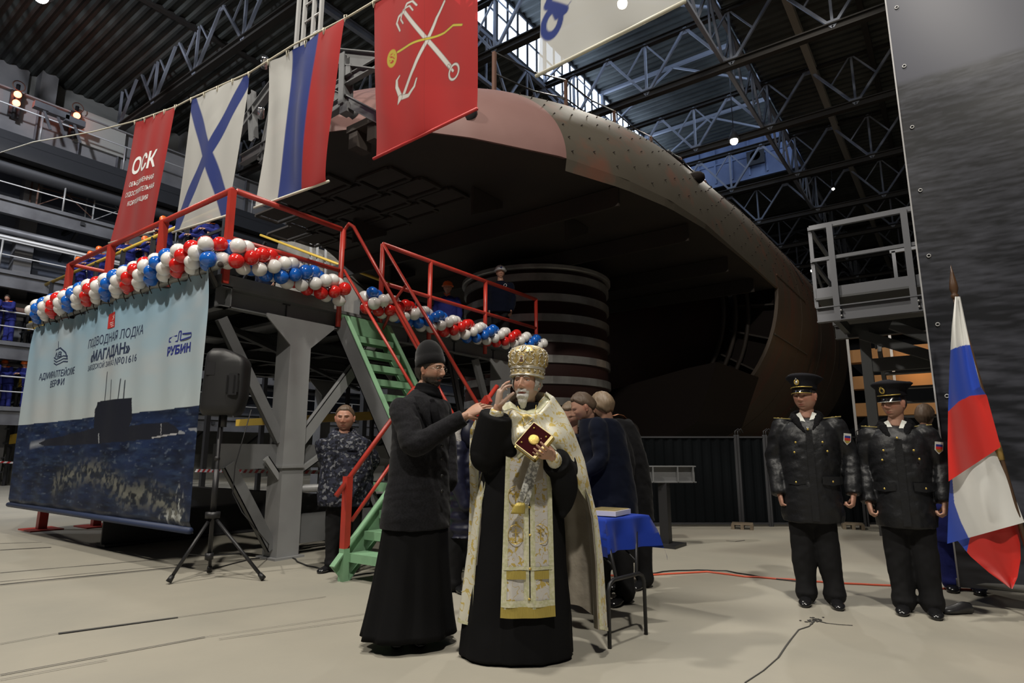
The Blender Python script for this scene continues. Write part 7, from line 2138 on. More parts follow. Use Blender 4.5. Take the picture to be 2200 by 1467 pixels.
body_mesh(hp, H2, nb2, [[(*shR2, 0.045), (*elR2, 0.04), (*wrR2, 0.028)], [(*shL2, 0.045), (*elL2, 0.035), (*wrL2, 0.03)]], 0.0028, lambda Pn: H2.tint(Pn, (0.40, 0.225, 0.155), stubble=((0.035, 0.022, 0.016), 0.93)), 'helper', (hd2,))
H2.eyes(hp.root); H2.lids(hp.root, (0.40, 0.225, 0.155)); H2.brows(M_haird, hp.root, 0.004)
H2.patch('beard', M_haird, hp.root, -1.45, 1.45, 1.97, 2.80, lambda a, b: 0.0065 * np.clip((1 - a ** 2) * 3, 0, 1) ** 0.5 * np.clip((b + 1) * 3.0 - 0.9 * (np.abs(a) > 0.25) * (np.abs(a) < 0.75), 0, 1) - 0.0008, rough=0.004, nu=60, nv=30)
H2.patch('moustache', M_haird, hp.root, -0.42, 0.42, 1.93, 2.06, lambda a, b: 0.0045 * np.clip(1 - a ** 2, 0, 1) ** 0.5 * np.clip(1 - b ** 2, 0, 1) ** 0.5 + 0.0003, nv=8, mouth=False)
H2.hair('hair', M_haird, hp.root, front=0.9, side=1.55, back=2.30, thick=0.010)
mb = MB(); prof2 = [(0.094, 0.0), (0.099, 0.004), (0.101, 0.03), (0.1, 0.058), (0.097, 0.062), (0.095, 0.085), (0.088, 0.115), (0.075, 0.145), (0.056, 0.170), (0.033, 0.186), (0.012, 0.193), (0.001, 0.194)]
capM = H2.M @ Matrix.Rotation(R(-14), 3, 'X'); mb.lathe(H2.w(0, 0.010, 0.030), [(r_ * 1.04, z) for r_, z in prof2], 40, rot=capM); kc = mb.build('knit_cap', M_knit, hp.root)
mb = MB()
for sg in (-1, 1): mb.tube([H2.w(sg * 0.033 + 0.019 * math.cos(t), -0.094 + abs(math.cos(t)) * 0.004, 0.010 + 0.0155 * math.sin(t)) for t in np.linspace(0, 2 * PI, 21)[:-1]], 0.0011, 6, closed=True); mb.tube([H2.w(sg * 0.052, -0.090, 0.014), H2.w(sg * 0.079, 0.0, 0.012)], 0.001, 6)
mb.tube([H2.w(-0.014, -0.094, 0.013), H2.w(0, -0.099, 0.016), H2.w(0.014, -0.094, 0.013)], 0.0011, 6); mb.build('glasses', mat('thin_steel', (0.5, 0.47, 0.4), 0.25, 0.9), hp.root)
X = lambda px, py=1000: Lh(px, py, 0).x
Z = lambda py: Lh(900, py, 0).z
mb = MB()
rings(mb, [(X(895), 0.0, Z(1134), 0.235, 0.205, 0.010), (X(897), 0, Z(1090), 0.238, 0.200, 0.008), (X(900), 0, Z(1020), 0.212, 0.180, 0.005), (X(902), 0, Z(960), 0.200, 0.170, 0), (X(903), 0.0, Z(905), 0.208, 0.168, 0), (X(903), 0.01, Z(868), 0.185, 0.150, 0), (X(904), 0.01, Z(848), 0.10, 0.09, 0), (X(906), 0.01, Z(838), 0.07, 0.07, 0)], n=64, rot=R(35), fold=7)
c = crom([(*shR2, 0.082), (*shR2.lerp(elR2, 0.5), 0.085), (*elR2, 0.078), (*elR2.lerp(wrR2, 0.5), 0.064), (*elR2.lerp(wrR2, 0.93), 0.052)], 5); mb.tube([Vector(p[:3]) for p in c], [float(p[3]) for p in c], 18); mb.ball(shR2, 0.082); mb.ball(elR2, 0.078)
limb(mb, [(*shL2, 0.078), (*elL2, 0.07), (*wrL2, 0.055)], 16)
place(remesh(mb, 0.008, 5), 'overcoat', M_char, hp.root, disp=wrinkle(0.0075, (12, 12, 9), 12))
# lapel, scarf, buttons
sc_ = MB(); cN = H2.w(0, 0.02, -0.11)
for k, (r_, dz) in enumerate(((0.066, -0.012), (0.074, -0.035), (0.084, -0.058))): sc_.tube([cN + vec(r_ * math.cos(t), r_ * math.sin(t), dz - 0.02 * math.cos(t - 0.6)) for t in np.linspace(0, 2 * PI, 25)[:-1]], 0.022, 10, closed=True)
limb(sc_, [(*Lh(928, 862, -0.11), 0.022), (*Lh(934, 885, -0.17), 0.030), (*Lh(940, 920, -0.18), 0.026), (*Lh(943, 945, -0.17), 0.012)], 12, 4, flat=0.35)
place(remesh(sc_, 0.006, 4), 'scarf', M_scarf, hp.root)
mb = MB(); mb.sheet(lambda u, v: Lh(888 + 12 * v + 22 * u * (1 - v) + 26 * v, 850 + 78 * v + 4 * u, -0.150 - 0.055 * math.sin(PI * (0.15 + 0.7 * v)) - 0.01 * u), 8, 16); mb.build('lapel', M_char, hp.root)
for py in (958, 985, 1022, 1055):
    p = Lh(949, py, -0.20); mb = MB(); mb.tube([p, p + vec(0.004, -0.006, 0)], 0.011, 12); mb.build('coat_button', M_plas, hp.root)
# black skirt of the cassock below
mb = MB(); rings(mb, [(X(890), 0.0, 0.07, 0.305, 0.255, 0.045), (X(891), 0, 0.22, 0.275, 0.235, 0.045), (X(894), 0, 0.5, 0.235, 0.205, 0.035), (X(897), 0, Z(1120), 0.215, 0.175, 0.01)], n=96, rot=R(20), fold=8)
mb.build('cassock_skirt', M_blackcl, hp.root)
shoe(hp, Lh(905, 1413, -0.10), Lh(885, 1405, 0.14)); shoe(hp, Lh(852, 1400, -0.10), Lh(855, 1398, 0.10))

# ----------------------------------------------------------------- two naval officers
M_leath = mat('black_leather', (0.0075, 0.0080, 0.0095), 0.46, spec=0.32, bump=(11, 0.55, 0.02), coat=0.0)
M_wh = mat('white_shirt', (0.55, 0.56, 0.52), 0.7)
M_pat = mat('patent_black', (0.006, 0.006, 0.007), 0.12, spec=0.7, coat=0.5)


def peaked_cap(H_, fig, tilt=-6, silver=False):
    M = H_.M @ Matrix.Rotation(R(tilt), 3, 'X'); c = H_.w(0, 0.010, 0.068); S = H_.sc * 1.07
    mb = MB(); R_ = []
    for (rx, ry, z, dy) in ((0.086, 0.103, -0.010, 0), (0.088, 0.105, 0.0, 0), (0.089, 0.106, 0.030, 0), (0.108, 0.123, 0.052, 0.004), (0.130, 0.140, 0.072, 0.006), (0.134, 0.143, 0.080, 0.006), (0.118, 0.126, 0.092, 0.004), (0.06, 0.07, 0.099, 0.0), (0.005, 0.005, 0.101, 0)):
        tz = lambda a: (0.020 * max(0, -math.sin(a)) * max(0, (z - 0.02) / 0.08))
        R_.append([c + M @ (Vector((rx * math.cos(a), ry * math.sin(a) + dy, z + tz(a))) * S) for a in np.linspace(0, 2 * PI, 49)[:-1]])
    mb.loft(R_); cap_ = mb.build('peaked_cap', mat('cap_cloth', (0.007, 0.007, 0.010), 0.8, spec=0.2, bump=(200, 0.2, 0.001)), fig.root)
    mb = MB()
    vis = lambda u, v: c + M @ (Vector(((0.080 + 0.010 * v) * math.sin((u - 0.5) * 2.3), -(0.094 + 0.034 * v * math.cos((u - 0.5) * 2.1)) * math.cos((u - 0.5) * 2.3) + 0.002, -0.004 - 0.028 * v - 0.012 * v * v)) * S)
    mb.sheet(vis, 24, 6); mb2 = MB(); mb2.sheet(lambda u, v: vis(u, v) - M @ Vector((0, 0, 0.003)), 24, 6); mb.add(mb2.v, mb2.f, 0, True); mb.build('visor', M_pat, cap_)
    mb = MB(); mb.tube([vis(u, 1.0) for u in np.linspace(0.02, 0.98, 24)], 0.0028, 6); mb.build('visor_braid', M_silver if silver else M_gold, cap_)
    mb = MB(); mb.tube([c + M @ (Vector((0.093 * math.sin(a), -0.110 * math.cos(a), 0.004)) * S) for a in np.linspace(-1.15, 1.15, 24)], 0.0042, 6); mb.build('chin_cord', M_gold, cap_)
    e = c + M @ (Vector((0, -0.117, 0.040)) * S); ey = M @ Vector((0, -0.25, 1)).normalized(); ex = M @ Vector((1, 0, 0)); nn = M @ Vector((0, -1, -0.25)).normalized()
    mb = MB()
    for sg in (-1, 1):
        for k in range(7):
            a = -1.3 + k * 0.36; p = e + ex * (sg * 0.017 * math.cos(a)) + ey * (0.020 * math.sin(a)); mb.ball(p + nn * 0.002, (0.0062, 0.004, 0.0062), 8, 6)
    mb.build('wreath_badge', M_gold, cap_)
    mb = MB(); mb.ball(e + nn * 0.003, (0.011, 0.005, 0.014), 14, 10, rot=M); mb.build('cockade', M_pat if silver else M_silver, cap_)
    mb = MB(); q = e + ey * 0.026 + nn * 0.002
    if silver: mb.prism([(-0.014, 0.006), (-0.004, 0.002), (0, 0.010), (0.004, 0.002), (0.014, 0.006), (0.006, -0.008), (-0.006, -0.008)], q, ex, ey, 0.003)
    else: mb.prism([(0, 0.012), (0.004, 0.003), (0.009, -0.004), (0, -0.002), (-0.009, -0.004), (-0.004, 0.003)], q, ex, ey, 0.003)
    mb.build('badge_top', M_gold if silver else M_silver, cap_)


def officer(px, py, label, hpx, yaw, width, hem_px, handsL, handsR, feet, silver, skin, jaw=0.8, wide=1.08, shoulder=(0, 0), seed=3, cap_tilt=-6, bulk=1.0):
    f_ = Fig(px, py, label); L = f_.L; hc_ = L(*hpx, 0.0); Hh = Head(hc_, yaw=R(yaw), pitch=R(3), roll=0, sc=1.03, jaw=jaw, wide=wide)
    nb_ = hc_ + vec(0.0, 0.03, -0.17); sw = width
    zs = nb_.z - 0.055; shs = [vec(nb_.x + sg * sw * 0.72, 0.02, zs - 0.03) for sg in (-1, 1)]
    wr = [L(*handsL, -0.07) - vec(0.03, 0, 0), L(*handsR, -0.07) + vec(0.02, 0, 0)]; el = [vec(shs[k].x * 0.5 + wr[k].x * 0.5 + sg * 0.045, 0.05, (shs[k].z + wr[k].z) / 2 + 0.02) for k, sg in ((0, -1), (1, 1))]
    hs_ = []
    for k, sg in ((0, -1), (1, 1)):
        d = vec(-sg * 0.15, -0.15, -1); hs_.append(dict(wrist=wr[k], d=d, n=(-sg * 1.0, 0.25, 0), size=1.02, curl=((0.8, 1.1, 0.8), (0.9, 1.1, 0.8), (0.95, 1.1, 0.8), (1.0, 1.1, 0.8)), thumb=(0.25, 0.55, 0.9), spread=0.02, side=(1 if sg > 0 else -1) * 1))
    body_mesh(f_, Hh, nb_, [[(*shs[k], 0.04), (*el[k], 0.035), (*wr[k], 0.027)] for k in (0, 1)], 0.0038, lambda Pn: Hh.tint(Pn, skin, flush=0.55), 'officer', hs_, feet=[(L(*q, 0).x, 0.0) for q in feet])
    Hh.eyes(f_.root); Hh.lids(f_.root, skin, drop=0.2); Hh.brows(M_hairb, f_.root, 0.003); Hh.hair('hair', M_haird, f_.root, front=0.8, side=1.38, back=2.0, thick=0.005, puff=0.002)
    peaked_cap(Hh, f_, cap_tilt, silver)
    hem = L(px, hem_px, 0).z; mb = MB(); cxm = nb_.x
    zz = lambda t: hem + (zs - hem) * t
    rings(mb, [(cxm * 0.6, 0.0, hem, sw * 0.86 * bulk, 0.190, 0.012), (cxm * 0.7, 0, zz(0.12), sw * 0.90 * bulk, 0.200, 0.010), (cxm * 0.8, 0, zz(0.4), sw * 0.83 * bulk, 0.195, 0.004), (cxm, 0, zz(0.7), sw * 0.82, 0.185, 0), (cxm, 0.01, zz(0.9), sw * 0.84, 0.165, 0), (cxm, 0.015, zs, sw * 0.66, 0.13, 0), (cxm, 0.02, zs + 0.045, 0.095, 0.09, 0)], n=64, fold=6)
    for k in (0, 1):
        c = crom([(*shs[k], 0.088), (*shs[k].lerp(el[k], 0.5), 0.088), (*el[k], 0.080), (*el[k].lerp(wr[k], 0.5), 0.073), (*el[k].lerp(wr[k], 1.02), 0.060)], 5); mb.tube([Vector(p[:3]) for p in c], [float(p[3]) for p in c], 18); mb.ball(shs[k], 0.088, 16, 12)
    place(remesh(mb, 0.009, 4), 'leather_coat', M_leath, f_.root, disp=wrinkle(0.009, (11, 11, 7), seed))
    trousers(f_, (cxm * 0.5, 0.0, hem + 0.02), [Vector((L(*q, 0).x, 0.0, 0)) for q in feet], r0=0.11, r1=0.088)
    for q in feet:
        p = L(*q, 0); shoe(f_, vec(p.x + 0.02 * (1 if p.x > 0 else -1), -0.21, 0), vec(p.x, 0.09, 0))
    # fur collar, shirt V, tie front, shoulder boards, buttons, pocket flaps, sleeve badge
    fc = MB()
    for r_, dz, t_ in ((0.090, 0.005, 0.036), (0.108, -0.032, 0.040)): fc.tube([vec(nb_.x + r_ * 1.1 * math.cos(t), nb_.y + 0.01 + r_ * 1.05 * math.sin(t), nb_.z + dz + 0.035 * math.sin(t)) for t in np.linspace(-0.25 * PI, 1.25 * PI, 22)], t_, 12)
    for sg in (-1, 1): limb(fc, [(nb_.x + sg * 0.085, nb_.y - 0.08, nb_.z - 0.02, 0.034), (nb_.x + sg * 0.06, nb_.y - 0.135, nb_.z - 0.085, 0.028), (nb_.x + sg * 0.02, nb_.y - 0.175, nb_.z - 0.135, 0.012)], 12, 4)
    place(remesh(fc, 0.008, 3), 'fur_collar', mat('black_fur', (0.006, 0.006, 0.007), 0.95, spec=0.1, bump=(90, 1.0, 0.008)), f_.root, disp=wrinkle(0.004, (60, 60, 30), 7))
    for sg in (-1, 1):
        mb = MB(); a0 = vec(nb_.x + sg * 0.062, nb_.y - 0.070, nb_.z + 0.030); a1 = vec(nb_.x + sg * 0.006, nb_.y - 0.165, nb_.z - 0.105); mb.bar(a0, a1, 0.034, 0.008, up=(sg * 0.3, -1, 0.5)); mb.build('white_scarf', M_wh, f_.root)
    for k, sg in ((0, -1), (1, 1)):
        a = vec(nb_.x + sg * 0.115, 0.01, zs + 0.035); b = vec(shs[k].x + sg * 0.055, 0.01, shs[k].z + 0.078); mb = MB(); mb.bar(a, b, 0.052, 0.010); sb = mb.build('shoulder_board', M_patb, f_.root)
        for o_ in (-0.014, 0.014):
            mb = MB(); mb.bar(a + vec(0, o_, 0.007), b + vec(0, o_, 0.007), 0.006, 0.003); mb.build('gold_stripe', M_gold, sb)
        mb = MB(); mb.bar(a + vec(0, 0, 0.0045), b + vec(0, 0, 0.0045), 0.056, 0.004); mb.build('gold_edge', M_goldd, sb)
        for t in (0.55, 0.75):
            mb = MB(); mb.ball(a.lerp(b, t) + vec(0, 0, 0.008), (0.008, 0.008, 0.004), 8, 6); mb.build('star', M_gold, sb)
    fr = lambda x, t: -math.sqrt(max(0.05, 1 - ((x - cxm) / (sw * 0.9)) ** 2)) * 0.195 - 0.004
    for (bx_, t) in ((-0.10, 0.80), (0.10, 0.80), (-0.115, 0.70), (0.13, 0.71), (-0.12, 0.40), (0.15, 0.41), (0.0, 0.93)):
        x = cxm + bx_; mb = MB(); mb.ball((x, fr(x, t) - 0.004, zz(t)), (0.0085, 0.005, 0.0085), 12, 8); mb.build('brass_button', M_gold, f_.root)
    for bx_ in (-0.12, 0.15):
        x = cxm + bx_; mb = MB(); mb.sheet(lambda u, v: vec(x - 0.075 + 0.15 * u, fr(x - 0.075 + 0.15 * u, 0.4) - 0.006, zz(0.385) + 0.06 * v - 0.012 * (1 - v) * (1 - abs(u - 0.5) * 2)), 10, 4); mb.build('pocket_flap', M_leath, f_.root)
    mb = MB(); mb.bar((cxm + 0.005, fr(cxm, 0.5) - 0.005, hem + 0.02), (cxm + 0.005, fr(cxm, 0.9) + 0.01, zs - 0.06), 0.05, 0.006, up=(0, 1, 0)); mb.build('front_placket', M_leath, f_.root)
    p = shs[1].lerp(el[1], 0.42) + vec(0.046, -0.083, 0)
    mb = MB(); e1, e2 = Vector((0.88, 0.46, -0.1)).normalized(), Vector((0.12, -0.1, 1)).normalized(); mb.prism([(-0.03, 0.045), (0.03, 0.045), (0.03, -0.02), (0, -0.05), (-0.03, -0.02)], p, e1, e2, -0.004); bdg = mb.build('sleeve_badge', M_wh, f_.root)
    for (z0, z1, cm) in ((0.008, 0.026, M_inkb), (-0.012, 0.008, M_inkr), (-0.034, -0.014, M_gold)):
        mb = MB(); nn = e1.cross(e2).normalized(); mb.prism([(-0.024, z1), (0.024, z1), (0.024 if z0 > -0.02 else 0.008, z0), (-0.024 if z0 > -0.02 else -0.008, z0)], p + nn * 0.0005, e1, e2, 0.002); mb.build('badge_field', cm, bdg)
    return f_


M_patb = mat('board_black', (0.008, 0.008, 0.01), 0.6); M_goldd = mat('gold_braid_flat', (0.38, 0.32, 0.12), 0.45, 0.3)
officer(1752, 1296, 'naval officer in black leather coat and gold-trimmed cap, standing nearer the submarine', (1729, 853), -27, 0.285, 1120, (1683, 1060), (1828, 1060), [(1735, 1296), (1795, 1300)], False, (0.40, 0.215, 0.155), jaw=0.5, wide=1.12, seed=4, bulk=0.93)
officer(1972, 1316, 'naval officer in black leather coat with white-edged visor, standing next to the tricolour flag', (1919, 868), -32, 0.262, 1132, (1875, 1078), (2024, 1078), [(1945, 1312), (2005, 1318)], True, (0.40, 0.225, 0.16), jaw=1.0, wide=1.0, seed=9, cap_tilt=2, bulk=0.9)

# ----------------------------------------------------------------- man in camouflage parka by the column
cm_ = Fig(733, 1226, 'stout man in dark blue camouflage parka standing behind the stair rail, hands behind back')
Lc_ = cm_.L
M_camo = mat('camouflage_cloth', (0.012, 0.013, 0.018), 0.75, mix=((0.13, 0.135, 0.15), 24, 0.57, 0.60), bump=(14, 0.4, 0.012), spec=0.2)
nt = M_camo.node_tree; mx = [n for n in nt.nodes if n.type == 'MIX'][0]; n2 = nt.nodes.new('ShaderNodeTexVoronoi'); n2.inputs['Scale'].default_value = 42; n2.distance = 'CHEBYCHEV'
tcn = [n for n in nt.nodes if n.type == 'TEX_COORD'][0]; nt.links.new(tcn.outputs['Object'], n2.inputs[0]); r2 = nt.nodes.new('ShaderNodeValToRGB'); r2.color_ramp.interpolation = 'CONSTANT'
r2.color_ramp.elements[0].color = (0.008, 0.009, 0.014, 1); r2.color_ramp.elements[1].color = (0.022, 0.025, 0.042, 1); r2.color_ramp.elements[1].position = 0.5
sepc = nt.nodes.new('ShaderNodeSeparateColor'); nt.links.new(n2.outputs['Color'], sepc.inputs[0]); nt.links.new(sepc.outputs[0], r2.inputs[0]); nt.links.new(r2.outputs[0], mx.inputs[6])
hc3 = Lc_(741, 899, 0.0); H3 = Head(hc3, yaw=R(-10), pitch=R(6), sc=1.13, jaw=0.35, wide=1.12); nb3 = hc3 + vec(0.0, 0.03, -0.16)
sh3 = [vec(nb3.x + sg * 0.215, 0.02, nb3.z - 0.125) for sg in (-1, 1)]; el3 = [Lc_(700, 985, 0.06), Lc_(800, 990, 0.10)]; wr3 = [Lc_(722, 1040, 0.26), Lc_(768, 1040, 0.26)]
body_mesh(cm_, H3, nb3, [[(*sh3[k], 0.04), (*el3[k], 0.035), (*wr3[k], 0.03)] for k in (0, 1)], 0.0042, lambda Pn: H3.tint(Pn, (0.42, 0.215, 0.15), flush=0.7), 'camo', feet=[(-0.09, 0), (0.09, 0.02)], hands=[dict(wrist=wr3[k], d=(-s_, 0.1, -0.4), n=(0, -1, 0), size=1.0, side=s_) for k, s_ in ((0, -1), (1, 1))])
H3.eyes(cm_.root); H3.lids(cm_.root, (0.42, 0.215, 0.15), drop=0.3); H3.brows(M_hairb, cm_.root, 0.0028); H3.hair('hair', M_hairb, cm_.root, front=0.84, side=1.42, back=2.0, thick=0.009, puff=0.004)
mb = MB(); zc = lambda py: Lc_(740, py, 0).z
rings(mb, [(0.0, 0, zc(1086), 0.268, 0.205, 0.01), (0.0, 0, zc(1060), 0.285, 0.22, 0.01), (0.005, 0, zc(1010), 0.278, 0.215, 0), (0.01, 0, zc(965), 0.262, 0.195, 0), (0.015, 0.0, zc(946), 0.235, 0.17, 0), (nb3.x, 0.02, zc(932), 0.16, 0.13, 0), (nb3.x, 0.03, nb3.z + 0.0, 0.09, 0.085, 0)], n=56, fold=7)
for k in (0, 1): limb(mb, [(*sh3[k], 0.082), (*sh3[k].lerp(el3[k], 0.5), 0.088), (*el3[k], 0.082), (*wr3[k], 0.07)], 16)
place(remesh(mb, 0.010, 4), 'camouflage_parka', M_camo, cm_.root, disp=wrinkle(0.012, (10, 10, 8), 15))
mb = MB()
for r_, dz in ((0.098, 0.012), (0.118, -0.025)): mb.tube([vec(nb3.x + r_ * 1.1 * math.cos(t), nb3.y + r_ * math.sin(t), nb3.z + dz + 0.03 * math.sin(t)) for t in np.linspace(-0.35 * PI, 1.35 * PI, 20)], 0.034, 10)
place(remesh(mb, 0.010, 3), 'parka_collar', M_camo, cm_.root, disp=wrinkle(0.008, (20, 20, 20), 3))
for (px, py) in ((712, 962), (757, 962)):
    p = Lc_(px, py, -0.205); mb = MB(); mb.box(p, (0.11, 0.02, 0.05)); mb.build('pocket_flap', M_camo, cm_.root)
trousers(cm_, (0.0, 0.0, zc(1090)), [Vector((Lc_(716, 1200).x, 0, 0)), Vector((Lc_(757, 1200).x, 0.02, 0))], r0=0.115, r1=0.09)
shoe(cm_, Lc_(684, 1231, -0.12), Lc_(716, 1226, 0.06)); shoe(cm_, vec(Lc_(757, 1226).x + 0.02, -0.16, 0), vec(Lc_(757, 1226).x, 0.12, 0))


# ----------------------------------------------------------------- simpler figures
def bystander(label, head_c, yaw, feet=None, px=None, py=None, loc=None, height_z=None, coat=None, coat_rings=None, hairm=M_hairb, hat=None, pitch=0.0, skin=SK, arms=None, trs=True, group=None, hair_kw=None, vox=0.007, lean=(0, 0), sc=1.0, coatname='coat', legs=True, hand_=True, roll=0.0, body=True, legm=None):
    f_ = Fig(px, py, label, loc=loc, group=group)
    hcx = head_c(f_) if callable(head_c) else Vector(head_c)
    Hh = Head(hcx, yaw=R(yaw), pitch=R(pitch), roll=R(roll), sc=sc); nb_ = hcx + vec(lean[0] * 0.1 , 0.03 + lean[1] * 0.1, -0.16)
    bxf = coat_rings(f_, nb_)[0][0] if coat_rings else nb_.x * 0.5
    am = arms(f_) if arms else [[vec(nb_.x - 0.2, 0.02, nb_.z - 0.1), vec(nb_.x - 0.25, 0.03, nb_.z - 0.38), vec(nb_.x - 0.22, -0.08, nb_.z - 0.62)], [vec(nb_.x + 0.2, 0.02, nb_.z - 0.1), vec(nb_.x + 0.25, 0.03, nb_.z - 0.38), vec(nb_.x + 0.22, -0.08, nb_.z - 0.62)]]
    hs_ = [dict(wrist=a[2], d=(a[2] - a[1]), n=(0, 0.3, -0.9) if abs((a[2] - a[1]).normalized().z) < 0.7 else (-sg, 0.2, 0), size=1.0, side=sg, curl=((0.5, 0.6, 0.4),) * 4) for a, sg in zip(am, (-1, 1))] if hand_ else []
    body_mesh(f_, Hh, nb_, [[(*a[0], 0.04), (*a[1], 0.035), (*a[2], 0.027)] for a in am], vox, lambda Pn: Hh.tint(Pn, skin), 'plain', hs_, feet=[(bxf - 0.09, 0), (bxf + 0.10, 0.03)])
    if hat != 'hood' and hairm: Hh.hair('hair', hairm, f_.root, **(hair_kw or dict(front=0.75, side=1.4, back=2.05, thick=0.009)))
    mb = MB(); rg = coat_rings(f_, nb_) if coat_rings else [(nb_.x * 0.5, 0, 0.85, 0.23, 0.17, 0.01), (nb_.x * 0.7, 0, 1.1, 0.215, 0.16, 0), (nb_.x, 0, nb_.z - 0.22, 0.225, 0.155, 0), (nb_.x, 0.01, nb_.z - 0.09, 0.18, 0.13, 0), (nb_.x, 0.02, nb_.z - 0.01, 0.085, 0.08, 0)]
    rings(mb, rg, n=40, fold=6)
    for a in am: limb(mb, [(*a[0], 0.078), (*a[1], 0.068), (*(a[1].lerp(a[2], 0.93)), 0.055)], 14, 4)
    place(remesh(mb, max(vox, 0.012), 3), coatname, coat, f_.root, disp=wrinkle(0.008, (11, 11, 8), int(abs(nb_.x * 100)) % 50))
    if legs:
        trousers(f_, (rg[0][0], 0, rg[0][2] + 0.03), [Vector((rg[0][0] - 0.09, 0, 0)), Vector((rg[0][0] + 0.10, 0.03, 0))], mtl=legm, vox=0.014)
        for x in (-0.09, 0.10): shoe(f_, vec(rg[0][0] + x + 0.12 * math.sin(R(yaw)), -0.17, 0), vec(rg[0][0] + x, 0.08, 0))
    return f_, Hh


def hard_hat(Hh, fig, mtl, tilt=0):
    M = Hh.M @ Matrix.Rotation(R(tilt), 3, 'X'); c = Hh.w(0, 0.005, 0.045); S = Hh.sc
    mb = MB(); mb.lathe(c, [(0.125 * S, -0.006), (0.128 * S, 0.0), (0.108 * S, 0.006), (0.106 * S, 0.035), (0.095 * S, 0.07), (0.068 * S, 0.098), (0.03 * S, 0.110), (0.001, 0.112)], 24, rot=M)
    mb.sheet(lambda u, v: c + M @ (Vector(((0.105 + 0.01 * v) * math.sin((u - 0.5) * 2), -(0.12 + 0.04 * v) * math.cos((u - 0.5) * 1.7), -0.002 - 0.01 * v)) * S), 10, 3)
    mb.tube([c + M @ (Vector((0, -0.108 * math.cos(t), 0.01 + 0.106 * math.sin(t))) * S) for t in np.linspace(0.2, PI - 0.2, 12)], 0.008, 6)
    return mb.build('hard_hat', mtl, fig.root)


M_navy = mat('navy_wool', (0.004, 0.006, 0.015), 0.9, spec=0.1, sheen=0.05, bump=(120, 0.2, 0.002))
M_dkcoat = mat('black_wool', (0.006, 0.006, 0.007), 0.9, spec=0.1, sheen=0.03, bump=(80, 0.3, 0.002))
M_puff = mat('navy_quilted_nylon', (0.008, 0.009, 0.024), 0.45, spec=0.35)
M_wblue = mat('blue_work_cloth', (0.020, 0.026, 0.16), 0.8, bump=(25, 0.4, 0.008), spec=0.2)
M_hivis = mat('orange_hivis', (0.75, 0.13, 0.02), 0.6)
M_hatO = mat('orange_helmet', (0.78, 0.15, 0.02), 0.3, coat=0.3); M_hatW = mat('white_helmet', (0.68, 0.68, 0.70), 0.3, coat=0.3)

# bending man in the navy coat, seen in profile
bystander('grey-haired man in navy overcoat and patterned scarf bending over the blue table', lambda f: f.L(1252, 877, 0.0), -72, px=1325, py=1296, pitch=24, coat=M_navy, hairm=M_hairb, vox=0.0045, sc=1.04, skin=(0.40, 0.225, 0.16),
          hair_kw=dict(front=0.80, side=1.35, back=2.0, thick=0.013, puff=0.007), lean=(0.45, 0.1), coatname='overcoat',
          coat_rings=lambda f, nb: [(f.L(1312, 1110).x, 0, f.L(1312, 1112).z, 0.235, 0.20, 0.01), (f.L(1308, 1050).x, 0, f.L(1308, 1050).z, 0.225, 0.19, 0.006), (f.L(1302, 985).x, 0, f.L(1302, 985).z, 0.205, 0.185, 0), (f.L(1293, 930).x, 0, f.L(1293, 930).z, 0.195, 0.185, 0), (f.L(1284, 900).x, 0.01, f.L(1284, 900).z, 0.15, 0.16, 0), (nb.x + 0.02, 0.02, nb.z + 0.015, 0.09, 0.09, 0)],
          arms=lambda f: [[f.L(1285, 915, -0.16), f.L(1290, 985, -0.2), f.L(1250, 1020, -0.22)], [f.L(1285, 915, 0.14), f.L(1280, 985, 0.2), f.L(1245, 1020, 0.15)]])
# fair-haired person behind him
fq, _q = bystander('fair-haired person in black coat with brown strap, back turned, right of the table', lambda f: f.L(1294, 872, 0.0), -120, px=1362, py=1262, pitch=20, coat=M_dkcoat, hairm=M_hairl, vox=0.006, lean=(0.45, -0.1), coatname='overcoat',
          hair_kw=dict(front=1.1, side=1.95, back=2.5, thick=0.018, puff=0.008), coat_rings=lambda f, nb: [(f.L(1357, 1110).x, 0, f.L(1355, 1120).z, 0.21, 0.19, 0.01), (f.L(1350, 1030).x, 0, f.L(1350, 1030).z, 0.21, 0.18, 0), (f.L(1338, 960).x, 0, f.L(1338, 960).z, 0.20, 0.18, 0), (f.L(1322, 905).x, 0, f.L(1322, 905).z, 0.16, 0.15, 0), (nb.x + 0.03, 0.02, nb.z + 0.02, 0.10, 0.10, 0)],
          arms=lambda f: [[f.L(1325, 925, -0.14), f.L(1350, 1000, -0.2), f.L(1330, 1070, -0.22)], [f.L(1325, 925, 0.14), f.L(1330, 990, 0.2), f.L(1300, 1020, 0.15)]])
mb = MB(); mb.tube([fq.L(1318, 893, -0.12), fq.L(1327, 890, -0.05), fq.L(1338, 893, 0.02), fq.L(1350, 905, 0.06)], [(0.018, 0.004)] * 4, 8); mb.build('brown_strap', mat('tan_leather', (0.28, 0.11, 0.05), 0.5), fq.root)
# woman behind, only her face shows beside the priest
bystander('fair-haired woman in dark blue coat looking down, mostly hidden behind the priest', lambda f: f.L(1226, 893, 0.0), -20, px=1240, py=1268, pitch=26, coat=M_navy, hairm=M_hairl, vox=0.006, hair_kw=dict(front=0.85, side=1.5, back=2.2, thick=0.014, puff=0.006), coatname='overcoat')

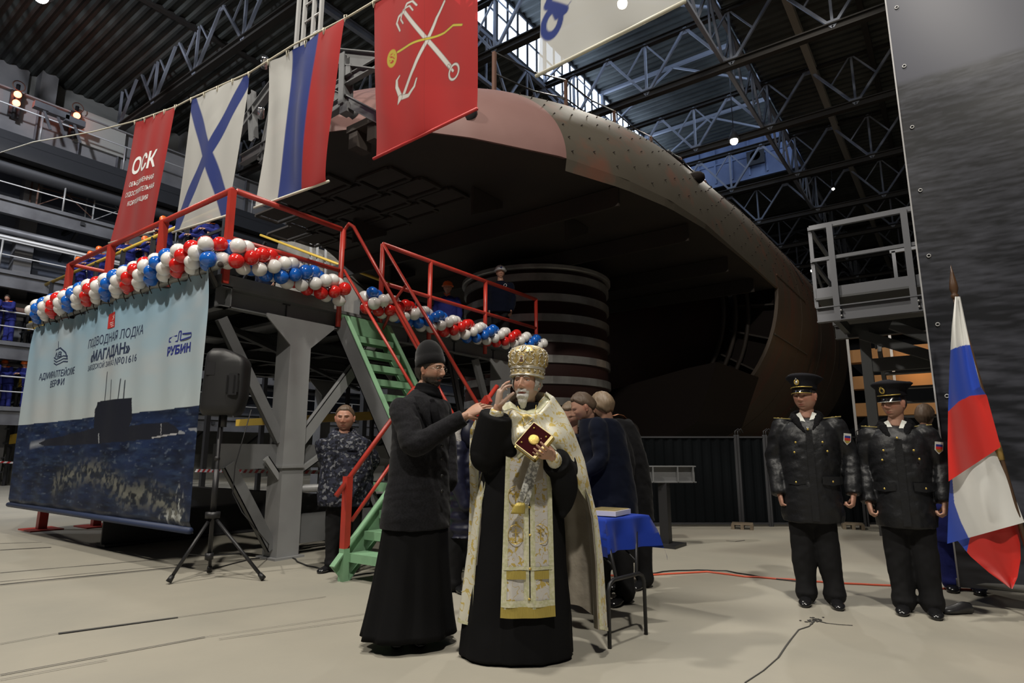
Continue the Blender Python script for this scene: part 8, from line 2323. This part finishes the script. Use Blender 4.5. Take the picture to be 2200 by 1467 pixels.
# person in quilted navy jacket between helper and priest
qp, Hq = bystander('person in navy quilted jacket with fur hood, half hidden between the clerics', lambda f: f.L(1006, 931, 0.0), 100, px=992, py=1270, pitch=0, coat=M_puff, hairm=M_haird, vox=0.006, coatname='quilted_jacket', hand_=False,
                   coat_rings=lambda f, nb: [(f.L(996, 1150).x, 0, f.L(996, 1152).z, 0.15, 0.16, 0)] + [(f.L(998, y_).x, 0, f.L(996, y_).z, (0.150 if i % 2 else 0.128), (0.16 if i % 2 else 0.145), 0) for i, y_ in enumerate(range(1146, 985, -12))] + [(nb.x, 0.02, nb.z + 0.02, 0.10, 0.10, 0)],
                   arms=lambda f: [[f.L(985, 960, -0.1), f.L(982, 1030, -0.16), f.L(1000, 1090, -0.2)], [f.L(1015, 960, 0.1), f.L(1020, 1030, 0.14), f.L(1020, 1090, 0.1)]])
mb = MB(); q = qp.L(1003, 934, 0.0); mb.ball(q, (0.125, 0.14, 0.145), 24, 16); mb.build('hood', M_puff, qp.root)
mb = MB(); mb.tube([qp.L(1006, 898, -0.08), qp.L(990, 910, -0.13), qp.L(983, 930, -0.14), qp.L(987, 955, -0.13), qp.L(997, 975, -0.12)], [0.018, 0.024, 0.026, 0.024, 0.018], 12); mb.build('fur_trim', mat('grey_fur', (0.42, 0.40, 0.38), 0.95, bump=(120, 1.0, 0.01)), qp.root)
# head behind the second officer
bystander('brown-haired person standing behind the second officer', lambda f: f.L(1988, 893, 0.0), 150, px=2000, py=1215, coat=M_dkcoat, hairm=M_hairb, vox=0.007, hair_kw=dict(front=1.0, side=1.9, back=2.4, thick=0.014), coatname='coat')
# flag bearer behind the flag and a man behind the poster
bystander('person in blue trousers and dark ankle boots holding the tricolour, hidden behind it', lambda f: f.L(2072, 900, 0.25), 0, px=2050, py=1268, coat=M_wblue, hairm=M_hairb, vox=0.008, coatname='coat', legm=M_wblue, coat_rings=lambda f, nb: [(f.L(2060, 1160).x, 0, f.L(2060, 1165).z, 0.20, 0.15, 0.01), (f.L(2062, 1090).x, 0, 0.95, 0.19, 0.15, 0), (nb.x, 0, nb.z - 0.25, 0.19, 0.14, 0), (nb.x, 0.01, nb.z - 0.09, 0.15, 0.12, 0), (nb.x, 0.02, nb.z, 0.08, 0.08, 0)],
          arms=lambda f: [[f.L(2052, 950), f.L(2050, 1010, 0.0), f.L(2080, 1040, -0.05)], [f.L(2095, 950), f.L(2105, 1010, 0.0), f.L(2110, 1050, -0.05)]])
fw_, _h = bystander('person in blue trousers and black shoes standing behind the sea poster', (0.35, 0, 1.55), 0, loc=(0.32, 6.95, 0), coat=M_dkcoat, hairm=M_hairb, vox=0.012, coatname='coat', legm=M_wblue)
shoe(fw_, fw_.L(2022, 1300, -0.5) * 1.0, fw_.L(2085, 1298, -0.48), mtl=mat('scuffed_black_shoe', (0.02, 0.02, 0.022), 0.35))

# ----------------------------------------------------------------- people on the platform
pz = 3.08


def onplat(label, x, y, yaw, hatm, coat, hz_, **k):
    f_, Hh = bystander(label, (0, 0, hz_ - 0.13), yaw, loc=(x, y, pz), coat=coat, vox=0.008, legs=True, **k); hard_hat(Hh, f_, hatm); return f_, Hh


fA, hA = onplat('man in white safety helmet and navy jacket on the platform', -7.08, 9.35, 10, M_hatW, M_navy, 1.80)
mb = MB(); p = hA.w(0, -0.112, 0.085); mb.tube([p, p + vec(0, -0.006, 0)], 0.017, 16); mb.build('helmet_emblem', M_inkb, fA.root)
mb = MB(); mb.tube([vec(0.10 + 0.028 * math.cos(t), -0.172, 1.37 + 0.028 * math.sin(t)) for t in np.linspace(0, 2 * PI, 17)[:-1]], 0.004, 6, closed=True); mb.build('jacket_emblem', M_inkw, fA.root)
fB2, hB2 = onplat('man in orange helmet and blue jacket standing left of the man in white helmet', -8.35, 9.2, 5, M_hatO, M_wblue, 1.66)
mb = MB(); mb.tube([vec(-0.06, -0.10, 1.40), vec(0.0, -0.165, 1.32), vec(0.06, -0.10, 1.40)], 0.012, 8); mb.build('orange_collar', M_hivis, fB2.root)
for (px, lb, hm) in ((578, 'person in black knit hat on the platform, only the head showing', M_knit), (566, 'person in yellow cap crouching behind the platform balloons', M_yel)):
    pp = P(px, 545 if px == 578 else 655, y=8.6 if px == 578 else 6.4); z_ = pp.z
    f_, Hh = bystander(lb, (0, 0, z_ - pz - 0.02 if z_ - pz > 0.9 else 1.0), -30, loc=(pp.x, pp.y, pz if z_ - pz > 0.9 else pz - 0.0), coat=M_navy, vox=0.009, legs=False, hairm=None,
                       coat_rings=lambda f, nb: [(0, 0, 0.02, 0.2, 0.2, 0), (nb.x, 0, nb.z - 0.25, 0.22, 0.17, 0), (nb.x, 0, nb.z - 0.09, 0.17, 0.13, 0), (nb.x, 0.02, nb.z, 0.08, 0.08, 0)])
    mb = MB(); mb.lathe(Hh.w(0, 0.01, 0.025), [(0.10, 0), (0.103, 0.04), (0.09, 0.09), (0.05, 0.12), (0.001, 0.125)], 20, rot=Hh.M); mb.build('knit_hat' if hm is M_knit else 'cap', hm, f_.root)

# ----------------------------------------------------------------- workers leaning on the yellow rail and on the wall galleries
random.seed(21)


def worker(x, y, zf, label, group, yaw=30, lean=0.22, hz_=1.62, hat=M_hatO, fx=0.0):
    def arms(f): return [[vec(-0.2, -lean * 0.9, hz_ - 0.30), vec(-0.30, -lean - 0.14, hz_ - 0.52), vec(-0.10, -lean - 0.30, hz_ - 0.50)], [vec(0.2, -lean * 0.9, hz_ - 0.30), vec(0.30, -lean - 0.14, hz_ - 0.52), vec(0.08, -lean - 0.30, hz_ - 0.50)]]
    f_, Hh = bystander(label, (fx, -lean - 0.06, hz_ - 0.12), yaw, loc=(x, y, zf), coat=M_wblue, hairm=None, vox=0.012, pitch=18, group=group, arms=arms, coatname='work_jacket', legm=M_wblue,
                       coat_rings=lambda f, nb: [(0, 0, 0.82, 0.2, 0.15, 0.01), (0, -0.02, 1.02, 0.195, 0.15, 0), (0, -lean * 0.6, hz_ - 0.42, 0.205, 0.15, 0), (0, -lean * 0.95, hz_ - 0.28, 0.17, 0.13, 0), (nb.x, nb.y, nb.z + 0.01, 0.08, 0.08, 0)])
    if hat is M_haird: Hh.hair('hair', M_haird, f_.root)
    else: hard_hat(Hh, f_, hat)
    mb = MB(); mb.sheet(lambda u, v: vec(-0.19 + 0.38 * u, -lean * 0.9 - 0.09 + 0.10 * v, hz_ - 0.265 + 0.045 * v + 0.03 * (1 - abs(2 * u - 1))), 10, 3); mb.build('orange_yoke', M_hivis, f_.root)
    return f_


gW = 'workers leaning on the yellow-railed walkway'
for i, (px, py, nm) in enumerate(((160, 560, 'first from the left by the yellow rail'), (187, 548, 'second from the left by the yellow rail'), (207, 525, 'third from the left, bareheaded beneath the paler helmet'), (263, 517, 'fourth from the left, right of the second red post'), (303, 517, 'fifth from the left, head bowed over the rail'), (326, 502, 'sixth from the left, small and low behind the rail'), (342, 470, 'seventh from the left, tallest, by the red flag'), (436, 478, 'last on the right, under the diagonal-cross flag'), (405, 500, 'next to last on the right'))):
    c = P(px, py, y=WY + 0.35 - 0.22); hh = c.z - WZ + 0.10; hh = min(max(hh, 1.25), 1.85)
    worker(c.x, WY + 0.42, WZ, 'worker in blue with orange helmet, ' + nm, gW, yaw=random.choice((25, 40, 10, -15)), hz_=hh)
for (px, py, z_, lb) in ((3, 628, 5.3, 'worker in blue leaning on the third gallery railing, left of two'), (32, 632, 5.3, 'worker in blue leaning on the third gallery railing, right of two'),
                         (14, 778, 2.9, 'orange-helmeted worker on the lowest gallery, left of three'), (35, 772, 2.9, 'orange-helmeted worker on the lowest gallery, middle of three'), (51, 776, 2.9, 'orange-helmeted worker on the lowest gallery, right of three')):
    c = P(px, py, x=XG + 0.6); worker(c.x - (0.55 if px == 35 else 0.1), c.y + (0.25 if px == 51 else -0.2 if px == 14 else 0), z_, lb, 'workers on the wall galleries', yaw=30, hz_=min(1.75, max(1.3, c.z - z_ + 0.1)), hat=M_hatO if z_ < 4 else M_haird)
